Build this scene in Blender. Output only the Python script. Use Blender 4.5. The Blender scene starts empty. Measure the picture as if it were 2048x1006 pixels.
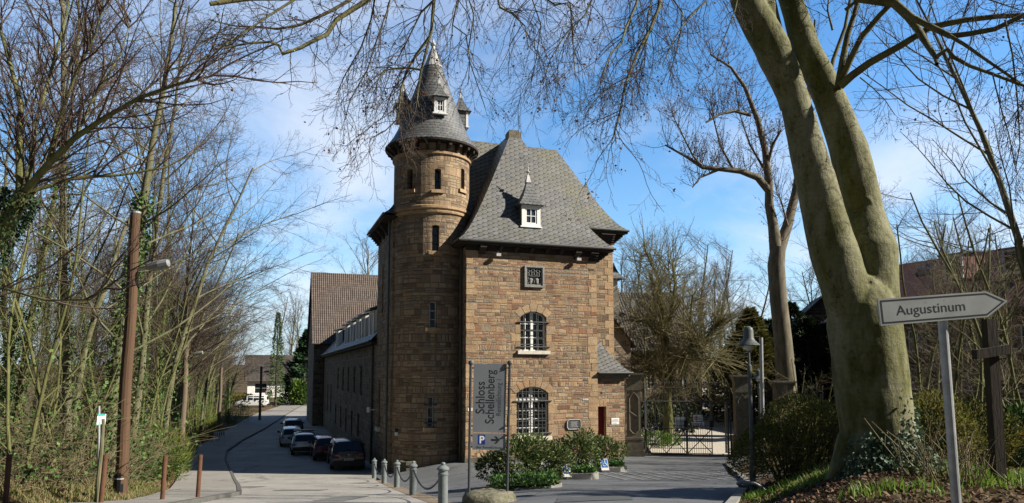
import bpy, math, random
import numpy as np
from mathutils import Vector, Matrix
R = math.radians
sc = bpy.context.scene
COL = sc.collection
# ---------------------------------------------------------------- camera, sky, sun, exposure
PITCH = math.atan(136/1422.0); FPX = 1422.0; CX, CY = 1024.0, 609.0
cd = bpy.data.cameras.new('camera'); cam = bpy.data.objects.new('camera', cd); COL.objects.link(cam)
cam.location = (0, 0, 0); cam.rotation_euler = (R(90)+PITCH, 0, 0)
cd.sensor_width = 36; cd.lens = FPX*36/2048; cd.shift_y = (CY-503)/2048
cd.clip_start = 0.1; cd.clip_end = 6000
sc.camera = cam
SUN_AZ, SUN_EL = 99.5, 34.0
world = bpy.data.worlds.new('World'); sc.world = world; world.use_nodes = True
sun_d = bpy.data.lights.new('sun', 'SUN'); sun_d.energy = 5.0; sun_d.angle = R(0.55); sun_d.color = (1, .93, .82)
sun = bpy.data.objects.new('sun', sun_d); COL.objects.link(sun)
sd = Vector((math.sin(R(SUN_AZ))*math.cos(R(SUN_EL)), math.cos(R(SUN_AZ))*math.cos(R(SUN_EL)), math.sin(R(SUN_EL))))
sun.rotation_euler = sd.to_track_quat('Z', 'Y').to_euler()
sc.view_settings.view_transform = 'Standard'; sc.view_settings.look = 'None'
sc.view_settings.exposure = 1.02; sc.view_settings.gamma = 1
def nd(nt, t, **kw):
    n = nt.nodes.new(t)
    for k, v in kw.items():
        if k.startswith('i_'):
            n.inputs[k[2:].replace('_', ' ')].default_value = v
        elif k.startswith('n_'):
            n.inputs[int(k[2:])].default_value = v
        else: setattr(n, k, v)
    return n
def math_(nt, op, a, b=None, c=None, clamp=False):
    n = nt.nodes.new('ShaderNodeMath'); n.operation = op; n.use_clamp = clamp
    for i, x in enumerate((a, b, c)):
        if x is None: continue
        if isinstance(x, (int, float)): n.inputs[i].default_value = x
        else: nt.links.new(x, n.inputs[i])
    return n.outputs[0]
def mix_(nt, f, a, b, mode='MIX'):
    n = nt.nodes.new('ShaderNodeMix'); n.data_type = 'RGBA'; n.blend_type = mode
    for i, x in ((0, f), (6, a), (7, b)):
        if isinstance(x, (int, float)): n.inputs[i].default_value = x
        elif isinstance(x, tuple): n.inputs[i].default_value = (*x, 1) if len(x) == 3 else x
        else: nt.links.new(x, n.inputs[i])
    return n.outputs[2]
def ramp_(nt, f, stops, interp='LINEAR'):
    n = nt.nodes.new('ShaderNodeValToRGB'); cr = n.color_ramp; cr.interpolation = interp
    while len(cr.elements) < len(stops): cr.elements.new(0.5)
    for e, (p, c) in zip(cr.elements, stops):
        e.position = p; e.color = (*c, 1) if isinstance(c, tuple) else (c, c, c, 1)
    nt.links.new(f, n.inputs[0]); return n.outputs[0]
def noise_(nt, vec, scale, detail=4, rough=.55, dist=0, dims='3D', out=0):
    n = nt.nodes.new('ShaderNodeTexNoise'); n.noise_dimensions = dims
    n.inputs['Scale'].default_value = scale; n.inputs['Detail'].default_value = detail
    n.inputs['Roughness'].default_value = rough; n.inputs['Distortion'].default_value = dist
    if vec is not None: nt.links.new(vec, n.inputs['W' if dims == '1D' else 'Vector'])
    return n.outputs[out]
def build_world():
    nt = world.node_tree; nt.nodes.clear()
    out = nd(nt, 'ShaderNodeOutputWorld'); bg = nd(nt, 'ShaderNodeBackground'); bg.inputs[1].default_value = 0.079
    sky = nd(nt, 'ShaderNodeTexSky'); sky.sky_type = 'NISHITA'; sky.sun_disc = False
    sky.sun_elevation = R(SUN_EL); sky.sun_rotation = R(SUN_AZ); sky.air_density = 1.0; sky.dust_density = .25; sky.ozone_density = 2.5
    tc = nd(nt, 'ShaderNodeTexCoord'); sep = nd(nt, 'ShaderNodeSeparateXYZ'); nt.links.new(tc.outputs['Generated'], sep.inputs[0])
    zz = math_(nt, 'ADD', math_(nt, 'MAXIMUM', sep.outputs[2], 0.0), 0.22)
    px = math_(nt, 'DIVIDE', sep.outputs[0], zz); py = math_(nt, 'DIVIDE', sep.outputs[1], zz)
    cv = nd(nt, 'ShaderNodeCombineXYZ'); nt.links.new(px, cv.inputs[0]); nt.links.new(math_(nt, 'MULTIPLY', py, 1.0), cv.inputs[1]); cv.inputs[2].default_value = 14.6
    n1 = noise_(nt, cv.outputs[0], 1.25, 7, .58, .55)
    n2 = noise_(nt, cv.outputs[0], .7, 2, .5, .2)
    s = math_(nt, 'ADD', math_(nt, 'MULTIPLY', n1, .75), math_(nt, 'MULTIPLY', n2, .5))
    mask = ramp_(nt, s, [(0.57, 0.0), (0.66, 0.24), (0.80, .72)])
    # thin haze towards the horizon (moisture in the sky itself)
    hz = math_(nt, 'POWER', math_(nt, 'SUBTRACT', 1.0, math_(nt, 'MAXIMUM', sep.outputs[2], 0.0), clamp=True), 6.5)
    rich = nd(nt, 'ShaderNodeHueSaturation'); rich.inputs['Saturation'].default_value = 1.26; rich.inputs['Value'].default_value = 1.0
    nt.links.new(sky.outputs[0], rich.inputs['Color'])
    c0 = mix_(nt, math_(nt, 'MULTIPLY', hz, .85), rich.outputs[0], (1.75, 2.85, 4.1))
    north = nd(nt, 'ShaderNodeMapRange'); north.interpolation_type = 'SMOOTHSTEP'; nt.links.new(sep.outputs[1], north.inputs[0]); north.inputs[1].default_value = -.25; north.inputs[2].default_value = .35; north.inputs[3].default_value = .3
    c1 = mix_(nt, math_(nt, 'MULTIPLY', mask, north.outputs[0]), c0, (4.3, 4.55, 5.0))
    nf = nd(nt, 'ShaderNodeMapRange'); nf.interpolation_type = 'SMOOTHSTEP'; nt.links.new(sep.outputs[1], nf.inputs[0]); nf.inputs[1].default_value = .1; nf.inputs[2].default_value = .62; nf.inputs[3].default_value = .27; nf.inputs[4].default_value = 1.36  # sky brightened ahead of the camera, dimmed elsewhere to cut fill light
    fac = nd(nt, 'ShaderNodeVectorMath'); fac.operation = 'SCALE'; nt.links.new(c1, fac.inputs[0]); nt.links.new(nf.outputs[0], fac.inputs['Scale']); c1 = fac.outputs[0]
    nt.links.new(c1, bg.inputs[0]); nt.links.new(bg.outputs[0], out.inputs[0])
build_world()

# ---------------------------------------------------------------- measuring helpers (photo pixel + distance -> place)
def ray(px, py):
    xc = (px-CX)/FPX; yc = -(py-CY)/FPX
    return Vector((xc, math.cos(PITCH)-yc*math.sin(PITCH), math.sin(PITCH)+yc*math.cos(PITCH)))
def at(px, py, Y):
    d = ray(px, py); return d*(Y/d.y)
AZ = R(19.1)
BU = Vector((math.cos(AZ), math.sin(AZ), 0)); BW = Vector((-math.sin(AZ), math.cos(AZ), 0))
P0 = at(931, 929, 36.0)
def BP(u, w, z): q = P0+BU*u+BW*w; return Vector((q.x, q.y, z))
def onw(px, py, w):
    d = ray(px, py); q = d*((P0+BW*w).dot(BW)/d.dot(BW)); return ((q-P0).dot(BU), q.z)
def onu(px, py, u):
    d = ray(px, py); q = d*((P0+BU*u).dot(BU)/d.dot(BU)); return ((q-P0).dot(BW), q.z)
def lerpt(t, T):
    return float(np.interp(t, [a for a, b in T], [b for a, b in T]))
def sm(a, b, x):
    t = min(1, max(0, (x-a)/(b-a))); return t*t*(3-2*t)
ZS = [(-60, 0.5), (-8, -1.35), (0, -1.62), (6, -1.95), (10, -2.3), (15.4, -2.87), (21.4, -3.6), (26.5, -4.19), (30, -4.58), (34.6, -5.05), (39, -5.33), (45, -5.6), (55, -5.85), (75, -5.95), (118, -5.75), (140, -5.6), (200, -4), (400, 4), (3000, 30)]
ZC = [(-60, 0.5), (-8, -1.35), (0, -1.6), (6, -1.9), (10, -2.25), (15.4, -2.75), (17, -2.88), (25, -3.65), (30, -4.1), (36, -4.5), (40, -4.62), (50, -4.45), (60, -3.85), (80, -2.5), (120, -1.0), (200, 2), (400, 8), (3000, 40)]
_yy = np.arange(-60, 401, .5)
def _smooth(T):
    v = np.interp(_yy, [a for a, b in T], [b for a, b in T]); k = np.hanning(15); k /= k.sum()
    vp = np.pad(v, 7, mode='edge'); return np.convolve(vp, k, 'valid')
_zs, _zc = _smooth(ZS), _smooth(ZC)
def zs(Y): return float(np.interp(Y, _yy, _zs)) if Y < 400 else lerpt(Y, ZS)
def zc(Y): return float(np.interp(Y, _yy, _zc)) if Y < 400 else lerpt(Y, ZC)
def bolx(Y): return -1.49-.271*(Y-15.4)
def kerbR(Y):   # right kerb of the courtyard entrance
    return 4.35+.38*(Y-14.7) if Y < 21.5 else 6.95+.25*(Y-21.5)
# left kerb of the street and outer edge of the pavement, from the photo
def hit(px, py, zf, off=0):
    d = ray(px, py); Y = 8.0
    while Y < 300:
        if d.z*Y/d.y < zf(Y)+off: break
        Y += .05
    return d.x*Y/d.y, Y
KLP = [hit(*p, zs) for p in ((475, 990), (473, 975), (462, 952), (448, 922), (452, 903), (483, 882), (530, 857), (583, 823), (604, 811))]
SLP = [hit(*p, zs, .1) for p in ((255, 1000), (300, 990), (340, 977), (359, 947), (372, 915), (396, 893), (432, 872), (470, 850), (515, 826), (560, 812))]
KL = sorted([(y, x) for x, y in KLP]); SL = sorted([(y, x) for x, y in SLP])
def edge(T, Y, near, far):
    if Y < T[0][0]: return T[0][1]+(Y-T[0][0])*near
    if Y > T[-1][0]: return T[-1][1]+(Y-T[-1][0])*far
    return lerpt(Y, T)
def kerbL(Y): return edge(KL, Y, -.12, -.255)
def walkL(Y): return edge(SL, Y, .62, -.262)
def g(X, Y):
    a, b = zs(Y), zc(Y)
    xs = bolx(Y)
    z = a+(b-a)*sm(0, 4.5, X-xs)
    # planted bank to the right of the entrance
    kr = kerbR(Y)
    z += sm(0.05, 2.6, X-kr)*lerpt(Y, [(-20, .3), (4, .45), (12, .82), (16, .75), (24, .4), (34, .2), (60, 0)])
    # wood to the left of the pavement
    wl = walkL(Y)
    z += .12*sm(0, -.5, X-kerbL(Y))*0 + .38*sm(0, 1.6, wl-X)*lerpt(Y, [(0, 1), (30, 1), (60, .8), (160, .5)])
    z += .035*math.sin(X*1.9+Y*.7)*sm(.5, 2.5, wl-X) + .04*math.sin(X*2.3-Y*1.7)*sm(.5, 2, X-kr)
    return z

# ---------------------------------------------------------------- mesh helpers
class MB:
    def __init__(s): s.v = []; s.f = []; s.uv = []; s.mi = []
    def face(s, pts, uvs=None, mi=0):
        i = len(s.v); s.v.extend([tuple(p) for p in pts]); s.f.append(tuple(range(i, i+len(pts))))
        s.uv.append([tuple(u) for u in uvs] if uvs else [(p[0]+p[1]*.3, p[2]) for p in pts]); s.mi.append(mi)
    def absorb(s, o, mi):
        n = len(s.v); s.v += o.v; s.f += [tuple(i+n for i in f) for f in o.f]; s.uv += o.uv; s.mi += [mi]*len(o.f)
    def obox(s, o, ex, ey, ez, mi=0):   # box from corner o with edge vectors
        o, ex, ey, ez = map(Vector, (o, ex, ey, ez)); lx, ly, lz = ex.length, ey.length, ez.length
        ou = o.x+o.y; ov = o.z
        for a, b, c, la, lb in ((o, ex, ez, lx, lz), (o+ey, ex, ez, lx, lz), (o, ey, ez, ly, lz), (o+ex, ey, ez, ly, lz), (o, ex, ey, lx, ly), (o+ez, ex, ey, lx, ly)):
            s.face([a, a+b, a+b+c, a+c], [(ou, ov), (ou+la, ov), (ou+la, ov+lb), (ou, ov+lb)], mi)
    def box(s, c, sx, sy, sz, mi=0):
        c = Vector(c); s.obox(c-Vector((sx/2, sy/2, sz/2)), (sx, 0, 0), (0, sy, 0), (0, 0, sz), mi)
    def lathe(s, prof, c=(0, 0, 0), n=16, a0=0, a1=2*math.pi, mi=0, ph=0, mapf=None):
        c = Vector(c); full = abs(a1-a0-2*math.pi) < 1e-6
        L = 0
        for (r0, z0), (r1, z1) in zip(prof, prof[1:]):
            dl = math.hypot(r1-r0, z1-z0)
            for k in range(n):
                t0, t1 = a0+(a1-a0)*k/n+ph, a0+(a1-a0)*(k+1)/n+ph
                rm = (r0+r1)/2
                pts = [c+Vector((r0*math.cos(t0), r0*math.sin(t0), z0)), c+Vector((r0*math.cos(t1), r0*math.sin(t1), z0)),
                       c+Vector((r1*math.cos(t1), r1*math.sin(t1), z1)), c+Vector((r1*math.cos(t0), r1*math.sin(t0), z1))]
                uv = [(t0*rm, L), (t1*rm, L), (t1*rm, L+dl), (t0*rm, L+dl)]
                if r1 < 1e-5: pts, uv = pts[:3], uv[:3]
                elif r0 < 1e-5: pts, uv = [pts[0], pts[2], pts[3]], [uv[0], uv[2], uv[3]]
                s.face(pts, uv, mi)
            L += dl
    def tube(s, pts, rad, n=8, mi=0, caps=True):
        pts = [Vector(p) for p in pts]
        if isinstance(rad, (int, float)): rad = [rad]*len(pts)
        rings = []
        d0 = (pts[-1]-pts[0]).normalized(); ref = Vector((0, 0, 1)) if abs(d0.z) < .8 else Vector((1, 0, 0))
        L = 0
        for i, p in enumerate(pts):
            t = (pts[min(i+1, len(pts)-1)]-pts[max(i-1, 0)]).normalized()
            a = t.cross(ref).normalized(); b = t.cross(a)
            rings.append([p+(a*math.cos(2*math.pi*k/n)+b*math.sin(2*math.pi*k/n))*rad[i] for k in range(n)])
        for i in range(len(pts)-1):
            l2 = L+(pts[i+1]-pts[i]).length
            for k in range(n):
                k2 = (k+1) % n; u0, u1 = k*6.28*rad[0]/n, (k+1)*6.28*rad[0]/n
                s.face([rings[i][k], rings[i][k2], rings[i+1][k2], rings[i+1][k]], [(u0, L), (u1, L), (u1, l2), (u0, l2)], mi)
            L = l2
        if caps: s.face(rings[0], None, mi); s.face(rings[-1][::-1], None, mi)
    def prism(s, poly, vec, mi=0):
        poly = [Vector(p) for p in poly]; vec = Vector(vec); q = [p+vec for p in poly]
        s.face(poly, None, mi); s.face(q[::-1], None, mi)
        for i in range(len(poly)):
            j = (i+1) % len(poly); l = (poly[j]-poly[i]).length
            s.face([poly[i], poly[j], q[j], q[i]], [(0, 0), (l, 0), (l, vec.length), (0, vec.length)], mi)
    def build(s, name, mats, parent=None, smooth=None):
        V = np.array(s.v, dtype=np.float64)
        org = ORG.get(parent.name) if parent else None
        if org is not None: V = V-np.array(org)
        me = bpy.data.meshes.new(name); me.from_pydata(V.tolist(), [], s.f)
        ul = me.uv_layers.new(name='UVMap'); ul.data.foreach_set('uv', np.array([c for f in s.uv for u in f for c in u], dtype=np.float32))
        if not isinstance(mats, (list, tuple)): mats = [mats]
        for m in mats: me.materials.append(m)
        me.polygons.foreach_set('material_index', s.mi)
        if smooth is not None:
            import bmesh
            bm = bmesh.new(); bm.from_mesh(me); bmesh.ops.remove_doubles(bm, verts=bm.verts, dist=1e-4); bmesh.ops.recalc_face_normals(bm, faces=bm.faces)
            for f in bm.faces: f.smooth = True
            for e in bm.edges:
                if len(e.link_faces) == 2 and e.calc_face_angle(0) > smooth: e.smooth = False
            bm.to_mesh(me); bm.free()
        o = bpy.data.objects.new(name, me); COL.objects.link(o)
        if parent:
            o.parent = parent
            if org is not None: ORG[o.name] = org
        return o
ORG = {}
def tag(o, label=None, cat=None, group=None, kind=None):
    if label: o['label'] = label
    if cat: o['category'] = cat
    if group: o['group'] = group
    if kind: o['kind'] = kind
    return o
def thing(name, loc, label, cat, group=None, rz=0):
    o = bpy.data.objects.new(name, None); COL.objects.link(o); o.location = loc; o.rotation_euler.z = rz
    o.empty_display_size = .2
    ORG[o.name] = tuple(loc) if rz == 0 else None
    return tag(o, label, cat, group)
def proto(name, label, cat, group=None):    # built round its own origin, moved and turned later
    o = bpy.data.objects.new(name, None); COL.objects.link(o); ORG[o.name] = (0, 0, 0); return tag(o, label, cat, group)
def place(o, loc, rz=0, scale=None):
    o.location = loc; o.rotation_euler.z = rz
    if scale: o.scale = scale if isinstance(scale, (tuple, list)) else (scale,)*3
    return o
def kids(o): return [c for c in COL.objects if c.parent == o]
def dup(o, loc, rz=0, label=None, scale=None, group=None):
    c = o.copy(); COL.objects.link(c)
    def rec(a, b):
        for ch in kids(a):
            d = ch.copy(); COL.objects.link(d); d.parent = b; rec(ch, d)
    rec(o, c); place(c, loc, rz, scale)
    if label: c['label'] = label
    if group: c['group'] = group
    return c
def structure(o): o['kind'] = 'structure'; return o
def arrays(name, V, F, mat, parent=None, mi=None, smooth=False):
    me = bpy.data.meshes.new(name); V = np.asarray(V, dtype=np.float32); F = np.asarray(F, dtype=np.int32)
    org = ORG.get(parent.name) if parent else None
    if org is not None: V = (V-np.array(org)).astype(np.float32)
    n, k = F.shape
    me.vertices.add(len(V)); me.vertices.foreach_set('co', V.ravel())
    me.loops.add(n*k); me.loops.foreach_set('vertex_index', F.ravel())
    me.polygons.add(n); me.polygons.foreach_set('loop_start', np.arange(0, n*k, k, dtype=np.int32))
    for m in (mat if isinstance(mat, (list, tuple)) else [mat]): me.materials.append(m)
    if mi is not None: me.polygons.foreach_set('material_index', np.asarray(mi, dtype=np.int32))
    if smooth: me.polygons.foreach_set('use_smooth', np.ones(n, dtype=bool))
    me.update(calc_edges=True)
    o = bpy.data.objects.new(name, me); COL.objects.link(o)
    if parent:
        o.parent = parent
        if org is not None: ORG[o.name] = org
    return o
def tubes(brs, sides):   # list of (points, radii) -> verts, quads
    from collections import defaultdict
    G = defaultdict(list)
    for p, r in brs: G[len(p)].append((p, r))
    VV, FF, off = [], [], 0
    for n, L in G.items():
        P = np.array([[tuple(q) for q in p] for p, r in L], dtype=np.float64); Rr = np.array([r for p, r in L], dtype=np.float64)
        T = np.gradient(P, axis=1); T /= np.linalg.norm(T, axis=2, keepdims=True)+1e-9
        mean = P[:, -1]-P[:, 0]; ref = np.zeros_like(mean); ref[np.arange(len(L)), np.abs(mean).argmin(1)] = 1
        A = np.cross(T, ref[:, None, :]); A /= np.linalg.norm(A, axis=2, keepdims=True)+1e-9; B = np.cross(T, A)
        ang = np.arange(sides)*2*np.pi/sides
        V = P[:, :, None, :]+(A[:, :, None, :]*np.cos(ang)[None, None, :, None]+B[:, :, None, :]*np.sin(ang)[None, None, :, None])*Rr[:, :, None, None]
        b = np.arange(len(L))[:, None, None]*n*sides; i = np.arange(n-1)[None, :, None]*sides; k = np.arange(sides)[None, None, :]; k2 = (k+1) % sides
        F = np.stack([b+i+k, b+i+k2, b+i+sides+k2, b+i+sides+k], -1).reshape(-1, 4)+off
        VV.append(V.reshape(-1, 3)); FF.append(F); off += V.size//3
    return np.concatenate(VV), np.concatenate(FF)
def leaves(C, size, rng, asp=.5, up=None, D=None, cup=.0):   # diamond leaves at centres C
    n = len(C); d = rng.normal(size=(n, 3)) if D is None else D+rng.normal(size=(n, 3))*.35
    d /= np.linalg.norm(d, axis=1, keepdims=True)
    r = rng.normal(size=(n, 3)) if up is None else np.array(up)[None]+rng.normal(size=(n, 3))*.45
    s = np.cross(d, r); s /= np.linalg.norm(s, axis=1, keepdims=True)+1e-9
    L = (size*(.65+.7*rng.random(n)))[:, None]
    V = np.stack([C, C+d*L*.45+s*L*asp*.5, C+d*L, C+d*L*.45-s*L*asp*.5], 1).reshape(-1, 3)
    F = np.arange(n*4).reshape(-1, 4); return V, F

# ---------------------------------------------------------------- materials
def base_mat(name, rough=.8, spec=.3, metal=0):
    m = bpy.data.materials.new(name); m.use_nodes = True; nt = m.node_tree; b = nt.nodes['Principled BSDF']
    b.inputs['Roughness'].default_value = rough; b.inputs['Metallic'].default_value = metal
    b.inputs['Specular IOR Level'].default_value = spec
    return m, nt, b
def bump_(nt, b, h, strength=.5, dist=.02):
    n = nt.nodes.new('ShaderNodeBump'); n.inputs['Strength'].default_value = strength; n.inputs['Distance'].default_value = dist
    nt.links.new(h, n.inputs['Height']); nt.links.new(n.outputs[0], b.inputs['Normal'])
def M(name, col, rough=.75, var=.25, scale=6, bump=0, bscale=40, metal=0, spec=.3, col2=None, coord='Object', stretch=None, emit=None):
    m, nt, b = base_mat(name, rough, spec, metal)
    tc = nd(nt, 'ShaderNodeTexCoord'); v = tc.outputs[coord]
    if stretch:
        mp = nd(nt, 'ShaderNodeMapping'); mp.inputs['Scale'].default_value = stretch; nt.links.new(v, mp.inputs[0]); v = mp.outputs[0]
    n = noise_(nt, v, scale, 5, .6)
    c2 = col2 or tuple(c*(1-var) for c in col); c1 = col if col2 else tuple(c*(1+var*.6) for c in col)
    nt.links.new(ramp_(nt, n, [(.3, c2), (.7, c1)]), b.inputs['Base Color'])
    if bump: bump_(nt, b, noise_(nt, v, bscale, 4, .6), bump, .02)
    return m
def leafmat(name, cols, rough=.5, spec=.35, trans=.25):
    m, nt, b = base_mat(name, rough, spec)
    ge = nd(nt, 'ShaderNodeNewGeometry')
    c = ramp_(nt, ge.outputs['Random Per Island'], [(i/(max(1, len(cols)-1)), k) for i, k in enumerate(cols)])
    nt.links.new(c, b.inputs['Base Color'])
    if trans:
        tr = nd(nt, 'ShaderNodeBsdfTranslucent'); nt.links.new(c, tr.inputs[0])
        mx = nd(nt, 'ShaderNodeMixShader'); mx.inputs[0].default_value = trans
        nt.links.new(b.outputs[0], mx.inputs[1]); nt.links.new(tr.outputs[0], mx.inputs[2])
        nt.links.new(mx.outputs[0], nt.nodes['Material Output'].inputs[0])
    return m
def stone_mat(name, h, w, stops, mortar=(.21, .185, .15), split=.45, bump=.9, gain=1.0, warp=.03, edge=.016):
    m, nt, b = base_mat(name, .88, .25)
    uv = nd(nt, 'ShaderNodeUVMap').outputs[0]
    nv = nd(nt, 'ShaderNodeVectorMath'); nv.operation = 'SUBTRACT'
    ncol = noise_(nt, uv, 2.2, 3, .6, out=1); nt.links.new(ncol, nv.inputs[0]); nv.inputs[1].default_value = (.5, .5, .5)
    sc_ = nd(nt, 'ShaderNodeVectorMath'); sc_.operation = 'SCALE'; nt.links.new(nv.outputs[0], sc_.inputs[0]); sc_.inputs['Scale'].default_value = warp*2
    ad = nd(nt, 'ShaderNodeVectorMath'); nt.links.new(uv, ad.inputs[0]); nt.links.new(sc_.outputs[0], ad.inputs[1])
    sp = nd(nt, 'ShaderNodeSeparateXYZ'); nt.links.new(ad.outputs[0], sp.inputs[0]); x, y = sp.outputs[0], sp.outputs[1]
    yn = noise_(nt, math_(nt, 'MULTIPLY', y, 1.3/h*.2), 1.0, 1, .5, dims='1D')
    y2 = math_(nt, 'ADD', math_(nt, 'DIVIDE', y, h), math_(nt, 'MULTIPLY', yn, 4.3))
    row = math_(nt, 'FLOOR', y2); fy = math_(nt, 'SUBTRACT', y2, row)
    def wn(*a):
        n = nd(nt, 'ShaderNodeTexWhiteNoise'); n.noise_dimensions = '3D'; c = nd(nt, 'ShaderNodeCombineXYZ')
        for i, q in enumerate(a):
            if isinstance(q, (int, float)): c.inputs[i].default_value = q
            else: nt.links.new(q, c.inputs[i])
        nt.links.new(c.outputs[0], n.inputs[0]); return n.outputs[0]
    rr = wn(row, 3.3, 1.7)
    wr = math_(nt, 'MULTIPLY_ADD', rr, 1.15*w, .45*w)
    x1 = math_(nt, 'ADD', math_(nt, 'DIVIDE', x, wr), math_(nt, 'MULTIPLY', rr, 17.0))
    xn = noise_(nt, math_(nt, 'ADD', x1, math_(nt, 'MULTIPLY', row, 7.31)), .9, 1, .5, dims='1D')
    x2 = math_(nt, 'ADD', x1, math_(nt, 'MULTIPLY', xn, 1.3))
    colm = math_(nt, 'FLOOR', x2); fx = math_(nt, 'SUBTRACT', x2, colm)
    r3 = wn(colm, row, 9.1)
    sp_on = math_(nt, 'LESS_THAN', r3, split)
    fy2 = math_(nt, 'MULTIPLY', fy, 2.0); half = math_(nt, 'MULTIPLY', math_(nt, 'FLOOR', fy2), sp_on); ffy2 = math_(nt, 'FRACT', fy2)
    fyf = math_(nt, 'ADD', math_(nt, 'MULTIPLY', ffy2, sp_on), math_(nt, 'MULTIPLY', fy, math_(nt, 'SUBTRACT', 1.0, sp_on)))
    hh = math_(nt, 'MULTIPLY', math_(nt, 'SUBTRACT', 1.0, math_(nt, 'MULTIPLY', sp_on, .5)), h)
    r4 = wn(colm, math_(nt, 'ADD', row, math_(nt, 'MULTIPLY', half, .37)), 4.4)
    r5 = wn(colm, math_(nt, 'ADD', row, math_(nt, 'MULTIPLY', half, .37)), 21.4)
    ex = math_(nt, 'MULTIPLY', math_(nt, 'MINIMUM', fx, math_(nt, 'SUBTRACT', 1.0, fx)), wr)
    ey = math_(nt, 'MULTIPLY', math_(nt, 'MINIMUM', fyf, math_(nt, 'SUBTRACT', 1.0, fyf)), hh)
    dn = noise_(nt, uv, 14, 4, .6)
    e = math_(nt, 'ADD', math_(nt, 'MINIMUM', ex, ey), math_(nt, 'MULTIPLY_ADD', dn, .036, -.018))
    mp = nd(nt, 'ShaderNodeMapRange'); mp.interpolation_type = 'SMOOTHSTEP'; nt.links.new(e, mp.inputs[0]); mp.inputs[1].default_value = edge*.25; mp.inputs[2].default_value = edge*1.25
    mask = mp.outputs[0]
    c = ramp_(nt, r4, stops)
    fine = noise_(nt, uv, 26, 6, .7); c = mix_(nt, .62, c, ramp_(nt, fine, [(.3, .42), (.75, 1.25)]), 'MULTIPLY')
    big = noise_(nt, uv, .55, 4, .6); c = mix_(nt, .55, c, ramp_(nt, big, [(.3, .62), (.7, 1.15)]), 'MULTIPLY')
    sm_ = nd(nt, 'ShaderNodeMapping'); sm_.inputs['Scale'].default_value = (1.6, .14, 1); nt.links.new(uv, sm_.inputs[0])
    c = mix_(nt, .5, c, ramp_(nt, noise_(nt, sm_.outputs[0], 1.0, 5, .65), [(.34, .5), (.5, 1.05)]), 'MULTIPLY')
    c = mix_(nt, math_(nt, 'MULTIPLY_ADD', r5, .5, 0.0), c, mix_(nt, 1.0, c, (.62, .62, .62), 'MULTIPLY'))
    mc = mix_(nt, fine, tuple(k*.5 for k in mortar), tuple(k*1.25 for k in mortar))
    cc = mix_(nt, mask, mc, c)
    if gain != 1: cc = mix_(nt, 1.0, cc, (gain,)*3, 'MULTIPLY')
    nt.links.new(cc, b.inputs['Base Color'])
    med = noise_(nt, uv, 9, 5, .65)
    hgt = math_(nt, 'MULTIPLY_ADD', mask, math_(nt, 'MULTIPLY_ADD', r5, .5, .6), math_(nt, 'ADD', math_(nt, 'MULTIPLY', med, .75), math_(nt, 'MULTIPLY', fine, .35)))
    bump_(nt, b, hgt, bump, .035)
    return m
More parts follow.
